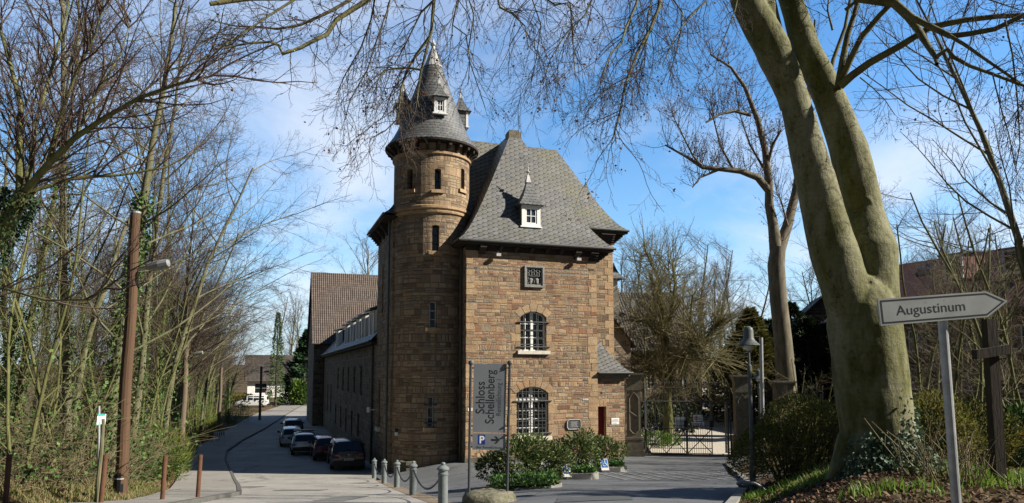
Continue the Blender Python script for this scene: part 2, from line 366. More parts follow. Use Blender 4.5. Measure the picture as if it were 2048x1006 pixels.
def course_mat(name, h, w, c1, c2, line=.5, rot=0, rough=.55, spec=.4, bump=.5, moss=None, roll=False, bd=.012, lw=.12):
    """courses of slates or tiles: offset rows, each piece its own tone, dark lower edge"""
    m, nt, b = base_mat(name, rough, spec)
    uv = nd(nt, 'ShaderNodeUVMap').outputs[0]
    mp = nd(nt, 'ShaderNodeMapping'); mp.inputs['Rotation'].default_value = (0, 0, rot); nt.links.new(uv, mp.inputs[0])
    n0 = noise_(nt, uv, 1.5, 2, .5, out=1)
    ad = nd(nt, 'ShaderNodeVectorMath'); ad.operation = 'MULTIPLY_ADD'; nt.links.new(n0, ad.inputs[0]); ad.inputs[1].default_value = (.05, .05, 0); nt.links.new(mp.outputs[0], ad.inputs[2])
    sp = nd(nt, 'ShaderNodeSeparateXYZ'); nt.links.new(ad.outputs[0], sp.inputs[0]); x, y = sp.outputs[0], sp.outputs[1]
    y2 = math_(nt, 'DIVIDE', y, h); row = math_(nt, 'FLOOR', y2); fy = math_(nt, 'SUBTRACT', y2, row)
    x2 = math_(nt, 'ADD', math_(nt, 'DIVIDE', x, w), math_(nt, 'MULTIPLY', row, 0.0 if roll else .5)); colm = math_(nt, 'FLOOR', x2); fx = math_(nt, 'SUBTRACT', x2, colm)
    wn = nd(nt, 'ShaderNodeTexWhiteNoise'); wn.noise_dimensions = '2D'; cv = nd(nt, 'ShaderNodeCombineXYZ'); nt.links.new(colm, cv.inputs[0]); nt.links.new(row, cv.inputs[1]); nt.links.new(cv.outputs[0], wn.inputs[0])
    arc = math_(nt, 'MULTIPLY', math_(nt, 'POWER', math_(nt, 'ABSOLUTE', math_(nt, 'SUBTRACT', fx, .5)), 2.0), 0.0 if roll else 1.2)
    low = math_(nt, 'SUBTRACT', fy, arc)
    em = nd(nt, 'ShaderNodeMapRange'); em.interpolation_type = 'SMOOTHSTEP'; nt.links.new(low, em.inputs[0]); em.inputs[1].default_value = 0.0; em.inputs[2].default_value = lw*2
    em2 = nd(nt, 'ShaderNodeMapRange'); nt.links.new(math_(nt, 'MINIMUM', fx, math_(nt, 'SUBTRACT', 1.0, fx)), em2.inputs[0]); em2.inputs[1].default_value = 0.0; em2.inputs[2].default_value = .09
    mask = math_(nt, 'MULTIPLY', em.outputs[0], math_(nt, 'MULTIPLY_ADD', em2.outputs[0], .55, .45))
    big = noise_(nt, uv, .7, 4, .6); fine = noise_(nt, uv, 30, 4, .6)
    c = ramp_(nt, math_(nt, 'ADD', math_(nt, 'MULTIPLY', wn.outputs[0], .6), math_(nt, 'MULTIPLY', big, .4)), [(.15, c1), (.85, c2)])
    if moss: c = mix_(nt, ramp_(nt, noise_(nt, uv, 1.1, 5, .65), [(.42, 0.0), (.62, .8)]), c, moss)
    c = mix_(nt, .35, c, ramp_(nt, fine, [(.3, .6), (.7, 1.2)]), 'MULTIPLY')
    c = mix_(nt, mask, mix_(nt, 1.0, c, (1-line,)*3, 'MULTIPLY'), c)
    nt.links.new(c, b.inputs['Base Color'])
    if roll:
        hgt = math_(nt, 'ADD', math_(nt, 'SINE', math_(nt, 'MULTIPLY', fx, math.pi)), math_(nt, 'MULTIPLY', math_(nt, 'SUBTRACT', 1.0, fy), .8))
    else:
        hgt = math_(nt, 'ADD', math_(nt, 'MULTIPLY', mask, .7), math_(nt, 'ADD', math_(nt, 'MULTIPLY', wn.outputs[0], .5), math_(nt, 'MULTIPLY', fine, .2)))
    bump_(nt, b, hgt, bump, bd)
    return m
def asphalt_mat(name, c, patch=.25, crack=True, leaf=0):
    m, nt, b = base_mat(name, .85, .3)
    v = nd(nt, 'ShaderNodeTexCoord').outputs['Object']
    f = noise_(nt, v, 90, 4, .7); p = noise_(nt, v, .45, 5, .6); q = noise_(nt, v, 3.1, 4, .6)
    k = math_(nt, 'ADD', math_(nt, 'MULTIPLY', f, .45), math_(nt, 'ADD', math_(nt, 'MULTIPLY', p, .6), math_(nt, 'MULTIPLY', q, .25)))
    col = ramp_(nt, k, [(.35, tuple(x*(1-patch*1.6) for x in c)), (.65, c), (.9, tuple(min(1, x*(1+patch)) for x in c))])
    if crack:
        vo = nd(nt, 'ShaderNodeTexVoronoi'); vo.feature = 'DISTANCE_TO_EDGE'; vo.inputs['Scale'].default_value = .22
        nn = noise_(nt, v, 1.3, 5, .7, out=1); ad = nd(nt, 'ShaderNodeVectorMath'); ad.operation = 'MULTIPLY_ADD'; nt.links.new(nn, ad.inputs[0]); ad.inputs[1].default_value = (1.6, 1.6, 0); nt.links.new(v, ad.inputs[2]); nt.links.new(ad.outputs[0], vo.inputs['Vector'])
        col = mix_(nt, ramp_(nt, vo.outputs['Distance'], [(.0, .8), (.011, .0)]), col, tuple(x*.3 for x in c))
    nt.links.new(col, b.inputs['Base Color']); bump_(nt, b, f, .5, .008)
    return m
ST = [(0, (.15, .105, .07)), (.1, (.36, .17, .085)), (.25, (.43, .27, .135)), (.45, (.50, .33, .165)), (.6, (.38, .245, .135)), (.72, (.30, .235, .165)), (.85, (.55, .39, .215)), (1, (.43, .20, .105))]
ST2 = [(0, (.19, .13, .08)), (.2, (.33, .215, .115)), (.5, (.42, .285, .16)), (.75, (.47, .34, .195)), (1, (.29, .22, .145))]
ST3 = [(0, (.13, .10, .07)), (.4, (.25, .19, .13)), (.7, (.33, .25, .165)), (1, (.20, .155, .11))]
def dull(L, k=.88, v=.95): return [(p, tuple(v*((c[0]+c[1]+c[2])/3+(x-(c[0]+c[1]+c[2])/3)*k) for x in c)) for p, c in L]
ST, ST2 = dull(ST), dull(ST2)
m_rubble = stone_mat('rubble_stone', .175, .34, ST, split=.35, bump=1.0, mortar=(.23, .19, .145), warp=.05, edge=.017)
m_ashlar = stone_mat('coursed_stone', .25, .42, ST2, split=.4, mortar=(.17, .135, .10), warp=.045, bump=1.0, edge=.018)
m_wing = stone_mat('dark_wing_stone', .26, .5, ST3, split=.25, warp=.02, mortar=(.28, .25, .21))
m_quoin = stone_mat('quoin_stone', .8, .9, ST2, split=0, warp=.02)
def island_stone(name, stops):
    m, nt, b = base_mat(name, .88, .25); ge = nd(nt, 'ShaderNodeNewGeometry'); v = nd(nt, 'ShaderNodeTexCoord').outputs['Object']
    f = noise_(nt, v, 17, 6, .7); k = noise_(nt, v, 3, 4, .6)
    c = mix_(nt, .6, ramp_(nt, ge.outputs['Random Per Island'], stops), ramp_(nt, f, [(.3, .4), (.72, 1.25)]), 'MULTIPLY'); c = mix_(nt, .6, c, ramp_(nt, k, [(.3, .6), (.7, 1.15)]), 'MULTIPLY')
    nt.links.new(c, b.inputs['Base Color']); bump_(nt, b, math_(nt, 'ADD', f, k), .8, .03); return m
m_dress = island_stone('dressed_stone', [(0, (.27, .195, .125)), (.3, (.39, .265, .15)), (.6, (.44, .31, .18)), (.85, (.37, .275, .175)), (1, (.40, .24, .13))])
m_pale = M('pale_limestone', (.58, .54, .45), .8, .2, 5, .3, 40)
m_grey = M('weathered_sandstone', (.20, .175, .13), .9, .4, 5, .6, 30, col2=(.10, .095, .065))
m_plinth = M('mossy_plinth', (.13, .115, .08), .9, .4, 5, .6, 30, col2=(.06, .06, .04))
m_slate = course_mat('roof_slate', .25, .34, (.082, .084, .084), (.155, .156, .153), rot=R(-28), line=.78, bd=.02, moss=(.125, .122, .10))
m_slate_s = course_mat('small_roof_slate', .20, .25, (.075, .079, .08), (.135, .139, .139), line=.75, bd=.02)
m_slate_m = course_mat('mossy_roof_slate', .25, .34, (.085, .088, .083), (.16, .16, .147), rot=R(-28), line=.75, bd=.02, moss=(.13, .125, .075))
m_tile = course_mat('brown_roof_tile', .34, .24, (.072, .054, .044), (.125, .094, .075), roll=True, bump=1.0, bd=.06, line=.6, rough=.7)
m_tile_red = course_mat('red_roof_tile', .34, .24, (.095, .024, .02), (.15, .04, .032), roll=True, bump=.8, bd=.05, line=.5, rough=.75)
m_tile_dark = course_mat('dark_roof_tile', .34, .25, (.045, .038, .033), (.085, .07, .056), roll=True, bump=1.0, bd=.06, line=.6, rough=.7)
m_lead = M('lead_sheet', (.46, .46, .45), .55, .35, 5, .2, 20, metal=.0)
m_eave = M('dark_timber', (.035, .028, .022), .8, .3, 6, .3, 30)
m_gutter = M('gutter_metal', (.06, .065, .062), .5, .3, 4)
m_white = M('white_paint', (.78, .77, .73), .5, .08, 6)
m_offwhite = M('off_white_paint', (.62, .63, .63), .55, .15, 6)  # greyer than the main white paint
m_iron = M('wrought_iron', (.06, .063, .064), .55, .3, 20)
m_black = M('black_plastic', (.012, .012, .013), .45, .2, 10)
def glass_mat(name, col=(.012, .016, .02), rough=.06):
    m, nt, b = base_mat(name, rough, .6); b.inputs['Base Color'].default_value = (*col, 1)
    v = nd(nt, 'ShaderNodeTexCoord').outputs['Object']; bump_(nt, b, noise_(nt, v, 1.7, 2, .5), .12, .03); return m
m_glass = glass_mat('window_glass')
m_glass_b = glass_mat('sky_lit_glass', (.03, .04, .055), .02)
m_red = M('oxblood_paint', (.13, .008, .018), .5, .2, 5)
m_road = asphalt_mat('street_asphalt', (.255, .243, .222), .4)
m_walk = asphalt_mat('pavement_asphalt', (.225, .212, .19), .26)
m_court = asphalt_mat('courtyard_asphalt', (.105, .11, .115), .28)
m_dirt = M('gravel_dirt', (.21, .165, .115), .95, .45, 9, .8, 60)
m_gravel = M('pale_gravel', (.42, .38, .31), .95, .3, 14, .6, 80)
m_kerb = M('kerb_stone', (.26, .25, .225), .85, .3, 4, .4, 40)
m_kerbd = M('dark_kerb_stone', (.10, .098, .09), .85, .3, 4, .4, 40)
m_mark = M('worn_white_marking', (.21, .21, .205), .7, .3, 9)
def ground_mat():
    m, nt, b = base_mat('forest_floor', .95, .15)
    v = nd(nt, 'ShaderNodeTexCoord').outputs['Object']
    a = noise_(nt, v, .5, 5, .6); f = noise_(nt, v, 13, 5, .7); l = nd(nt, 'ShaderNodeTexVoronoi'); l.inputs['Scale'].default_value = 11; nt.links.new(v, l.inputs['Vector'])
    leaf = ramp_(nt, l.outputs['Color'], [(.2, (.055, .036, .022)), (.5, (.12, .07, .036)), (.8, (.17, .11, .065))])
    grass = ramp_(nt, f, [(.3, (.035, .04, .014)), (.7, (.085, .095, .032))])
    c = mix_(nt, ramp_(nt, a, [(.45, 0.0), (.62, 1.0)]), leaf, grass)
    c = mix_(nt, .5, c, ramp_(nt, f, [(.25, .45), (.75, 1.25)]), 'MULTIPLY')
    nt.links.new(c, b.inputs['Base Color']); bump_(nt, b, math_(nt, 'ADD', f, l.outputs['Distance']), .9, .04); return m
m_ground = ground_mat()
def beech_mat():
    m, nt, b = base_mat('beech_bark', .8, .25)
    v = nd(nt, 'ShaderNodeTexCoord').outputs['Object']
    mp = nd(nt, 'ShaderNodeMapping'); mp.inputs['Scale'].default_value = (1, 1, .35); nt.links.new(v, mp.inputs[0])
    mh = nd(nt, 'ShaderNodeMapping'); mh.inputs['Scale'].default_value = (1, 1, 5); nt.links.new(v, mh.inputs[0])
    big = noise_(nt, mp.outputs[0], 1.6, 5, .6); f = noise_(nt, v, 24, 5, .7); rings = noise_(nt, mh.outputs[0], 3.2, 4, .6); mid = noise_(nt, mp.outputs[0], 7, 5, .65)
    c = ramp_(nt, math_(nt, 'ADD', math_(nt, 'MULTIPLY', big, .6), math_(nt, 'MULTIPLY', mid, .4)), [(.34, (.048, .053, .009)), (.44, (.098, .098, .026)), (.52, (.15, .147, .07)), (.63, (.205, .198, .12))])
    c = mix_(nt, .5, c, ramp_(nt, f, [(.3, .6), (.7, 1.15)]), 'MULTIPLY')
    c = mix_(nt, .3, c, ramp_(nt, rings, [(.38, .6), (.5, 1.06)]), 'MULTIPLY')
    vo = nd(nt, 'ShaderNodeTexVoronoi'); vo.feature = 'DISTANCE_TO_EDGE'; vo.inputs['Scale'].default_value = 2.6
    mv = nd(nt, 'ShaderNodeVectorMath'); mv.operation = 'MULTIPLY_ADD'; nt.links.new(noise_(nt, v, 5, 4, .7, out=1), mv.inputs[0]); mv.inputs[1].default_value = (.5, .5, .5); nt.links.new(mp.outputs[0], mv.inputs[2]); nt.links.new(mv.outputs[0], vo.inputs['Vector'])
    crack = ramp_(nt, vo.outputs['Distance'], [(0, 0.0), (.018, 1.0)]); patch = ramp_(nt, noise_(nt, v, 1.1, 3, .6), [(.45, 1.0), (.58, 0.0)])
    cm = math_(nt, 'MAXIMUM', crack, patch); c = mix_(nt, cm, mix_(nt, 1.0, c, (.35, .33, .28), 'MULTIPLY'), c)
    spot = ramp_(nt, noise_(nt, v, 9, 3, .6), [(.62, 1.0), (.70, .55)]); c = mix_(nt, 1.0, c, spot, 'MULTIPLY')
    nt.links.new(c, b.inputs['Base Color'])
    bump_(nt, b, math_(nt, 'ADD', math_(nt, 'MULTIPLY_ADD', cm, .5, math_(nt, 'MULTIPLY', rings, .25)), math_(nt, 'ADD', math_(nt, 'MULTIPLY', f, .4), mid)), .8, .03); return m
m_beech = beech_mat()
m_bark = M('grey_green_bark', (.165, .155, .095), .9, .4, 5, .7, 25, col2=(.065, .068, .026), stretch=(1, 1, .25))
m_bark_moss = M('mossy_bark', (.15, .148, .058), .9, .4, 6, .7, 25, col2=(.06, .068, .018), stretch=(1, 1, .3))
m_bark_dk = M('dark_bark', (.05, .043, .028), .9, .4, 5, .7, 25, stretch=(1, 1, .25))
m_bark_pl = M('plane_bark', (.19, .165, .12), .9, .4, 4, .6, 25, col2=(.075, .065, .04), stretch=(1, 1, .3))
m_twig = M('brown_twigs', (.075, .052, .040), .85, .3, 3)
m_twig_g = M('olive_twigs', (.12, .105, .045), .85, .3, 3)
m_twig_p = M('straw_twigs', (.17, .14, .075), .85, .3, 3)
m_twig_l = M('linden_twigs', (.21, .19, .085), .85, .35, 2, col2=(.10, .085, .04))
m_twig_b = M('beech_twigs', (.06, .046, .036), .85, .3, 3)
m_ivy = leafmat('ivy_leaves', [(.022, .05, .012), (.045, .09, .02), (.07, .14, .032), (.12, .19, .055)], .6, .2, .15)
m_ivyd = leafmat('dark_ivy_leaves', [(.012, .028, .008), (.022, .045, .012), (.035, .07, .02)], .6, .2, .1)
m_rhodo = leafmat('rhododendron_leaves', [(.03, .055, .015), (.065, .10, .026), (.11, .15, .042), (.18, .20, .065)], .5, .3, .15)
m_cover = leafmat('ground_cover_leaves', [(.03, .075, .016), (.06, .13, .028), (.095, .19, .045)], .55, .25, .25)
m_hedge = leafmat('hedge_leaves', [(.06, .052, .018), (.095, .085, .022), (.14, .15, .03), (.21, .22, .05), (.16, .10, .035)], .7, .15, .3)
m_broom = leafmat('broom_sprigs', [(.07, .10, .018), (.13, .16, .03), (.20, .22, .05)], .7, .2, .3)
m_yew = leafmat('yew_needles', [(.008, .016, .006), (.016, .03, .01), (.03, .045, .014)], .6, .25, .1)
m_yewg = leafmat('golden_yew_needles', [(.03, .04, .008), (.07, .07, .015), (.12, .10, .02)], .6, .25, .2)
m_conif = leafmat('conifer_needles', [(.01, .03, .012), (.02, .055, .02), (.045, .095, .03)], .6, .25, .1)
m_laurel = leafmat('laurel_leaves', [(.05, .10, .015), (.10, .17, .03), (.15, .22, .05)], .5, .4, .25)
m_litter = leafmat('fallen_leaves', [(.045, .028, .018), (.09, .048, .026), (.13, .078, .045), (.19, .135, .09), (.06, .036, .022)], .85, .15, .1)
m_grass = leafmat('grass_blades', [(.06, .11, .012), (.11, .19, .02), (.17, .26, .035)], .55, .3, .35)
m_drygrass = leafmat('dry_grass_blades', [(.20, .15, .07), (.30, .24, .13), (.12, .12, .04)], .75, .2, .25)
m_budl = leafmat('old_beech_leaves', [(.10, .05, .03), (.17, .08, .045), (.06, .035, .025)], .8, .2, .3)

# ---------------------------------------------------------------- the setting: ground, street, pavement, courtyard
def build_ground():
    def axis(lo, hi, flo, fhi, step, gr=1.22):
        a = list(np.arange(flo, fhi+1e-6, step)); s = step; x = fhi
        while x < hi: s *= gr; x += s; a.append(x)
        s = step; x = flo; b = []
        while x > lo: s *= gr; x -= s; b.append(x)
        return np.array(b[::-1]+a)
    xs = axis(-2500, 2500, -34, 24, .45); ys = axis(-200, 4500, -4, 62, .45)
    V = []
    for y in ys:
        kl, wl, kr, bx = kerbL(y), walkL(y), kerbR(y), bolx(y)
        for x in xs:
            z = g(float(x), float(y))
            on = sm(wl-.7, wl-.1, x)*(1-sm(kr+.25, kr+.8, x))
            V.append((x, y, z-.07*on))
    nx, ny = len(xs), len(ys); i = np.arange(nx-1)[None]+np.arange(ny-1)[:, None]*nx
    F = np.stack([i, i+1, i+nx+1, i+nx], -1).reshape(-1, 4)
    structure(arrays('ground', V, F, m_ground, smooth=True))
def strip(name, ya, yb, L, Rr, nx, mat, off=0, step=.45):
    ys = [ya]
    while ys[-1] < yb: ys.append(min(yb, ys[-1]+(step if ys[-1] < 60 else 2)))
    V, F = [], []
    for y in ys:
        a, b = L(y), Rr(y)
        for k in range(nx+1):
            x = a+(b-a)*k/nx; V.append((x, y, g(x, y)+off))
    n = nx+1
    for j in range(len(ys)-1):
        for k in range(nx): F.append((j*n+k, j*n+k+1, j*n+n+k+1, j*n+n+k))
    return structure(arrays(name, V, F, mat, smooth=True))
def kerbline(name, ya, yb, f, w, h, mat, low=.1):
    ys = list(np.arange(ya, min(yb, 60), .5))+list(np.arange(60, yb, 2.))
    mb = MB()
    for y0, y1 in zip(ys, ys[1:]):
        gap = .006
        a = [(f(y0), y0+gap), (f(y0)+w, y0+gap), (f(y1)+w, y1), (f(y1), y1)]
        t = [Vector((x, y, g(x, y)+h)) for x, y in a]; bt = [Vector((x, y, g(x, y)-low)) for x, y in a]
        mb.face(t)
        for i in range(4): mb.face([bt[i], bt[(i+1) % 4], t[(i+1) % 4], t[i]])
    return structure(mb.build(name, mat))
WALLU = -3.3
def wallX(Y):  # street side of the castle wall at distance Y
    w = (Y-P0.y-BU.y*WALLU)/BW.y; return (P0+BU*WALLU+BW*w).x
build_ground()
strip('street', -6, 260, kerbL, lambda y: bolx(y)+.05 if y < 34 else min(bolx(34)+.05+(y-34)*-.1, wallX(y)+1.2) if y < 92 else kerbL(y)+7, 22, m_road)
strip('pavement', -6, 150, walkL, kerbL, 8, m_walk, .1)
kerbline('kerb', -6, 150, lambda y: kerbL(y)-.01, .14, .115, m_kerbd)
strip('verge', -6, 33, lambda y: bolx(y)+.05, lambda y: bolx(y)+1.0-.02*y, 4, m_dirt, .006)
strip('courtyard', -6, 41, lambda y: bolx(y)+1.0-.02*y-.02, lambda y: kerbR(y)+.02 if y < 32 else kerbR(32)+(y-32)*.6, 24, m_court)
kerbline('courtyard_kerb', -6, 36, kerbR, .22, .10, m_kerb)

# ---------------------------------------------------------------- walls with real openings
def arc(u0, u1, z, rise, n=8):
    """points of a segmental arch from (u0,z) to (u1,z)"""
    return [(u0+(u1-u0)*i/n, z+rise*(1-(2*i/n-1)**2)) for i in range(n+1)]
def pierced(mb, mf, u0, u1, z0, z1, ops=(), du=None, mi=0, rmi=None):
    """ops: (ua, ub, za, zb, rise, depth); zb is the crown of the arch"""
    rmi = mi if rmi is None else rmi
    us = {u0, u1}; zz = {z0, z1}
    for o in ops: us |= {o[0], o[1]}; zz |= {o[2], o[3]}
    us = sorted(us); zz = sorted(zz)
    if du:
        ex = [us[0]]
        for a, b in zip(us, us[1:]):
            n = max(1, math.ceil((b-a)/du)); ex += [a+(b-a)*i/n for i in range(1, n+1)]
        us = ex
    for a, b in zip(us, us[1:]):
        for c, d in zip(zz, zz[1:]):
            m, n = (a+b)/2, (c+d)/2
            if any(o[0] < m < o[1] and o[2] < n < o[3] for o in ops): continue
            q = [(a, c), (b, c), (b, d), (a, d)]
            mb.face([mf(u, z, 0) for u, z in q], q, mi)
    for ua, ub, za, zb, rise, dep in ops:
        def strip_(p, q):
            l = math.hypot(q[0]-p[0], q[1]-p[1])
            mb.face([mf(*p, 0), mf(*q, 0), mf(*q, dep), mf(*p, dep)], [(p[0], p[1]), (p[0]+l, p[1]), (p[0]+l, p[1]+dep), (p[0], p[1]+dep)], rmi)
        zs_ = zb-rise
        strip_((ua, za), (ub, za)); strip_((ua, za), (ua, zs_)); strip_((ub, za), (ub, zs_))
        if rise:
            A = arc(ua, ub, zs_, rise)
            for p, q in zip(A, A[1:]):
                strip_(p, q)
                r = [p, q, (q[0], zb), (p[0], zb)]
                mb.face([mf(u, z, 0) for u, z in r], r, mi)
        else: strip_((ua, zb), (ub, zb))
def fbox(mb, mf, u0, u1, z0, z1, d0, d1, mi=0, du=None):
    """box in wall coordinates (d grows inwards)"""
    n = max(1, math.ceil((u1-u0)/du)) if du else 1
    for i in range(n):
        a, b = u0+(u1-u0)*i/n, u0+(u1-u0)*(i+1)/n
        c = [mf(u, z, d) for d in (d0, d1) for z in (z0, z1) for u in (a, b)]
        fs = [(0, 1, 3, 2), (4, 5, 7, 6), (0, 1, 5, 4), (2, 3, 7, 6)]
        if i == 0: fs.append((0, 2, 6, 4))
        if i == n-1: fs.append((1, 3, 7, 5))
        for f in fs:
            p = [c[k] for k in f]
            mb.face(p, [(0, 0), ((p[1]-p[0]).length, 0), ((p[1]-p[0]).length, (p[2]-p[1]).length), (0, (p[2]-p[1]).length)], mi)
def plane_map(o, ex, inward):
    o, ex, inw = Vector(o), Vector(ex), Vector(inward)
    return lambda u, z, d: Vector((o.x+ex.x*u+inw.x*d, o.y+ex.y*u+inw.y*d, z))
def voussoirs(mb, mf, ua, ub, zs_, rise, n, h, proud=.02, depth=.1, mi=0):
    """wedge stones over an arch"""
    cx = (ua+ub)/2; w = (ub-ua)/2; Rr = (w*w+rise*rise)/(2*rise); cz = zs_+rise-Rr; a = math.asin(w/Rr)*1.06
    for i in range(n):
        t0, t1 = -a+2*a*i/n+.012, -a+2*a*(i+1)/n-.012
        hh = h*(1.0 if i % 2 else 1.12)
        q = [(cx+Rr*math.sin(t0), cz+Rr*math.cos(t0)), (cx+Rr*math.sin(t1), cz+Rr*math.cos(t1)), (cx+(Rr+hh)*math.sin(t1), cz+(Rr+hh)*math.cos(t1)), (cx+(Rr+hh)*math.sin(t0), cz+(Rr+hh)*math.cos(t0))]
        f = [mf(u, z, -proud) for u, z in q]; k = [mf(u, z, depth) for u, z in q]; off = i*3.7
        mb.face(f, [(u+off, z) for u, z in q], mi)
        for j in range(4): mb.face([f[j], f[(j+1) % 4], k[(j+1) % 4], k[j]], [(off, 0), (off+.4, 0), (off+.4, .1), (off, .1)], mi)
def window_in(root, mf, ua, ub, za, zb, rise, dep, cols=2, rows=3, fw=.07, mull=.12, frame_mat=None, grille=None, sill=None, transom=None, sill_mat=None, glass=None, du=None):
    w = MB(); A = arc(ua, ub, zb-rise, rise) if rise else [(ua, zb), (ub, zb)]
    p = [(ua, za), (ub, za)]+A[::-1]
    w.face([mf(u, z, dep) for u, z in p]); win = w.build('window', glass or m_glass, root)
    f = MB(); d0, d1 = dep-.07, dep-.004
    fbox(f, mf, ua, ua+fw, za, zb-rise, d0, d1); fbox(f, mf, ub-fw, ub, za, zb-rise, d0, d1); fbox(f, mf, ua+fw, ub-fw, za, za+fw, d0, d1)
    for (u, z), (u2, z2) in zip(A, A[1:]):
        q = [(u, z-fw), (u2, z2-fw), (u2, z2), (u, z)]
        f.face([mf(a, b, d0) for a, b in q]); f.face([mf(u, z-fw, d0), mf(u2, z2-fw, d0), mf(u2, z2-fw, d1), mf(u, z-fw, d1)])
    zt = lambda u: zb-rise+rise*(1-(2*(u-ua)/(ub-ua)-1)**2)-fw*.6 if rise else zb-fw
    for i in range(1, cols):
        u = ua+(ub-ua)*i/cols; m2 = mull if (cols % 2 == 0 and i == cols//2) else .03
        fbox(f, mf, u-m2/2, u+m2/2, za+fw, zt(u), d0+.006, d1)
    hs = [za+(zb-rise-za)*j/rows for j in range(1, rows)]
    for z in hs: fbox(f, mf, ua+fw, ub-fw, z-.016, z+.016, d0+.012, d1)
    if transom: fbox(f, mf, ua+fw, ub-fw, transom-.06, transom+.06, d0-.004, d1)
    f.build('frame', frame_mat or m_white, win)
    if grille:
        gr = MB(); dg = grille.get('d', .05); n = grille['n']
        for i in range(n):
            u = ua+(ub-ua)*(i+.5)/n; gr.tube([mf(u, za+.02, dg), mf(u, zt(u)+.03, dg)], .019, 6)
        for z in grille['bars']:
            gr.tube([mf(ua-.17, z, -.05), mf(ub+.17, z, -.05)], .035, 8)
        for z in grille.get('mid', ()): gr.tube([mf(ua-.02, z, dg), mf(ub+.02, z, dg)], .018, 6)
        if grille.get('curl'):
            for i in range(n-1):
                for z in grille['curl']:
                    u = ua+(ub-ua)*(i+1)/n; r = (ub-ua)/n*.46
                    gr.tube([mf(u+r*math.cos(t), z+r*1.15*math.sin(t), dg) for t in np.linspace(0, 2*math.pi, 11)], .011, 4, caps=False)
        gr.build('grille', m_iron, win)
    if sill:
        s = MB(); fbox(s, mf, ua-sill[0], ub+sill[0], za-sill[1], za+.015, -sill[2], dep-.075, du=du); s.build('sill', sill_mat or m_pale, win)
    return win
def flare(H, S, n=9):
    """bell-cast roof profile: inset s -> height"""
    out = []
    for i in range(n+1):
        t = i/n; s = S*t
        k = .23
        out.append((s, H*(t*.42 if t < .02 else (t-k*(1-math.exp(-t/k*1.0))*.72)/(1-k*(1-math.exp(-1/k))*.72))))
    out[0] = (0, 0); return out
def hip_roof(mb, BPf, ua, ub, wa, wb, ze, prof_side, ridge_w0, ridge_w1, ridge_u0, ridge_u1, mi=0, sides='flrb', edge=None):
    """each profile point t: rectangle shrinks towards the ridge rectangle"""
    def rect(t, h):
        return [(ua+(ridge_u0-ua)*t, wa+(ridge_w0-wa)*t, h), (ub+(ridge_u1-ub)*t, wa+(ridge_w0-wa)*t, h), (ub+(ridge_u1-ub)*t, wb+(ridge_w1-wb)*t, h), (ua+(ridge_u0-ua)*t, wb+(ridge_w1-wb)*t, h)]
    S = prof_side[-1][0]
    L = 0
    for (s0, h0), (s1, h1) in zip(prof_side, prof_side[1:]):
        a, b = rect(s0/S, ze+h0), rect(s1/S, ze+h1); dl = math.hypot(s1-s0, h1-h0)
        for i, nm in enumerate('frbl'):
            if nm not in sides: continue
            j = (i+1) % 4; q = [a[i], a[j], b[j], b[i]]
            ax = 0 if nm in 'fb' else 1
            mb.face([BPf(*k) for k in q], [(q[0][ax], L), (q[1][ax], L), (q[2][ax], L+dl), (q[3][ax], L+dl)], mi)
        L += dl
def spire_roof(mb, c, ex, ey, hw, hd, H, mi=0, n=7, tip=.04, ov=1):
    """square bell-cast roof over a dormer, c = middle of its eave"""
    c, ex, ey = Vector(c), Vector(ex), Vector(ey); L = 0
    P_ = [(1, 0), (.74, .14), (.52, .30), (.36, .46), (.22, .64), (.11, .82), (tip, 1)]
    for (t0, h0), (t1, h1) in zip(P_, P_[1:]):
        def ring(t, h): return [c+ex*(sx*hw*t)+ey*(sy*hd*t)+Vector((0, 0, H*h)) for sx, sy in ((-1, -1), (1, -1), (1, 1), (-1, 1))]
        a, b = ring(t0, h0), ring(t1, h1); dl = math.hypot((t1-t0)*hw, (h1-h0)*H)
        for i in range(4):
            j = (i+1) % 4; la, lb = (a[j]-a[i]).length, (b[j]-b[i]).length
            mb.face([a[i], a[j], b[j], b[i]], [(-la/2, L), (la/2, L), (lb/2, L+dl), (-lb/2, L+dl)], mi)
        L += dl
    mb.face([c+ex*(sx*hw)+ey*(sy*hd)+Vector((0, 0, -.01)) for sx, sy in ((-1, -1), (1, -1), (1, 1), (-1, 1))], None, mi)
FIN = [(.05, 0), (.06, .04), (.035, .1), (.035, .22), (.11, .27), (.13, .31), (.11, .35), (.04, .40), (.025, .5), (.045, .56), (.025, .62), (.012, .85), (0, .95)]
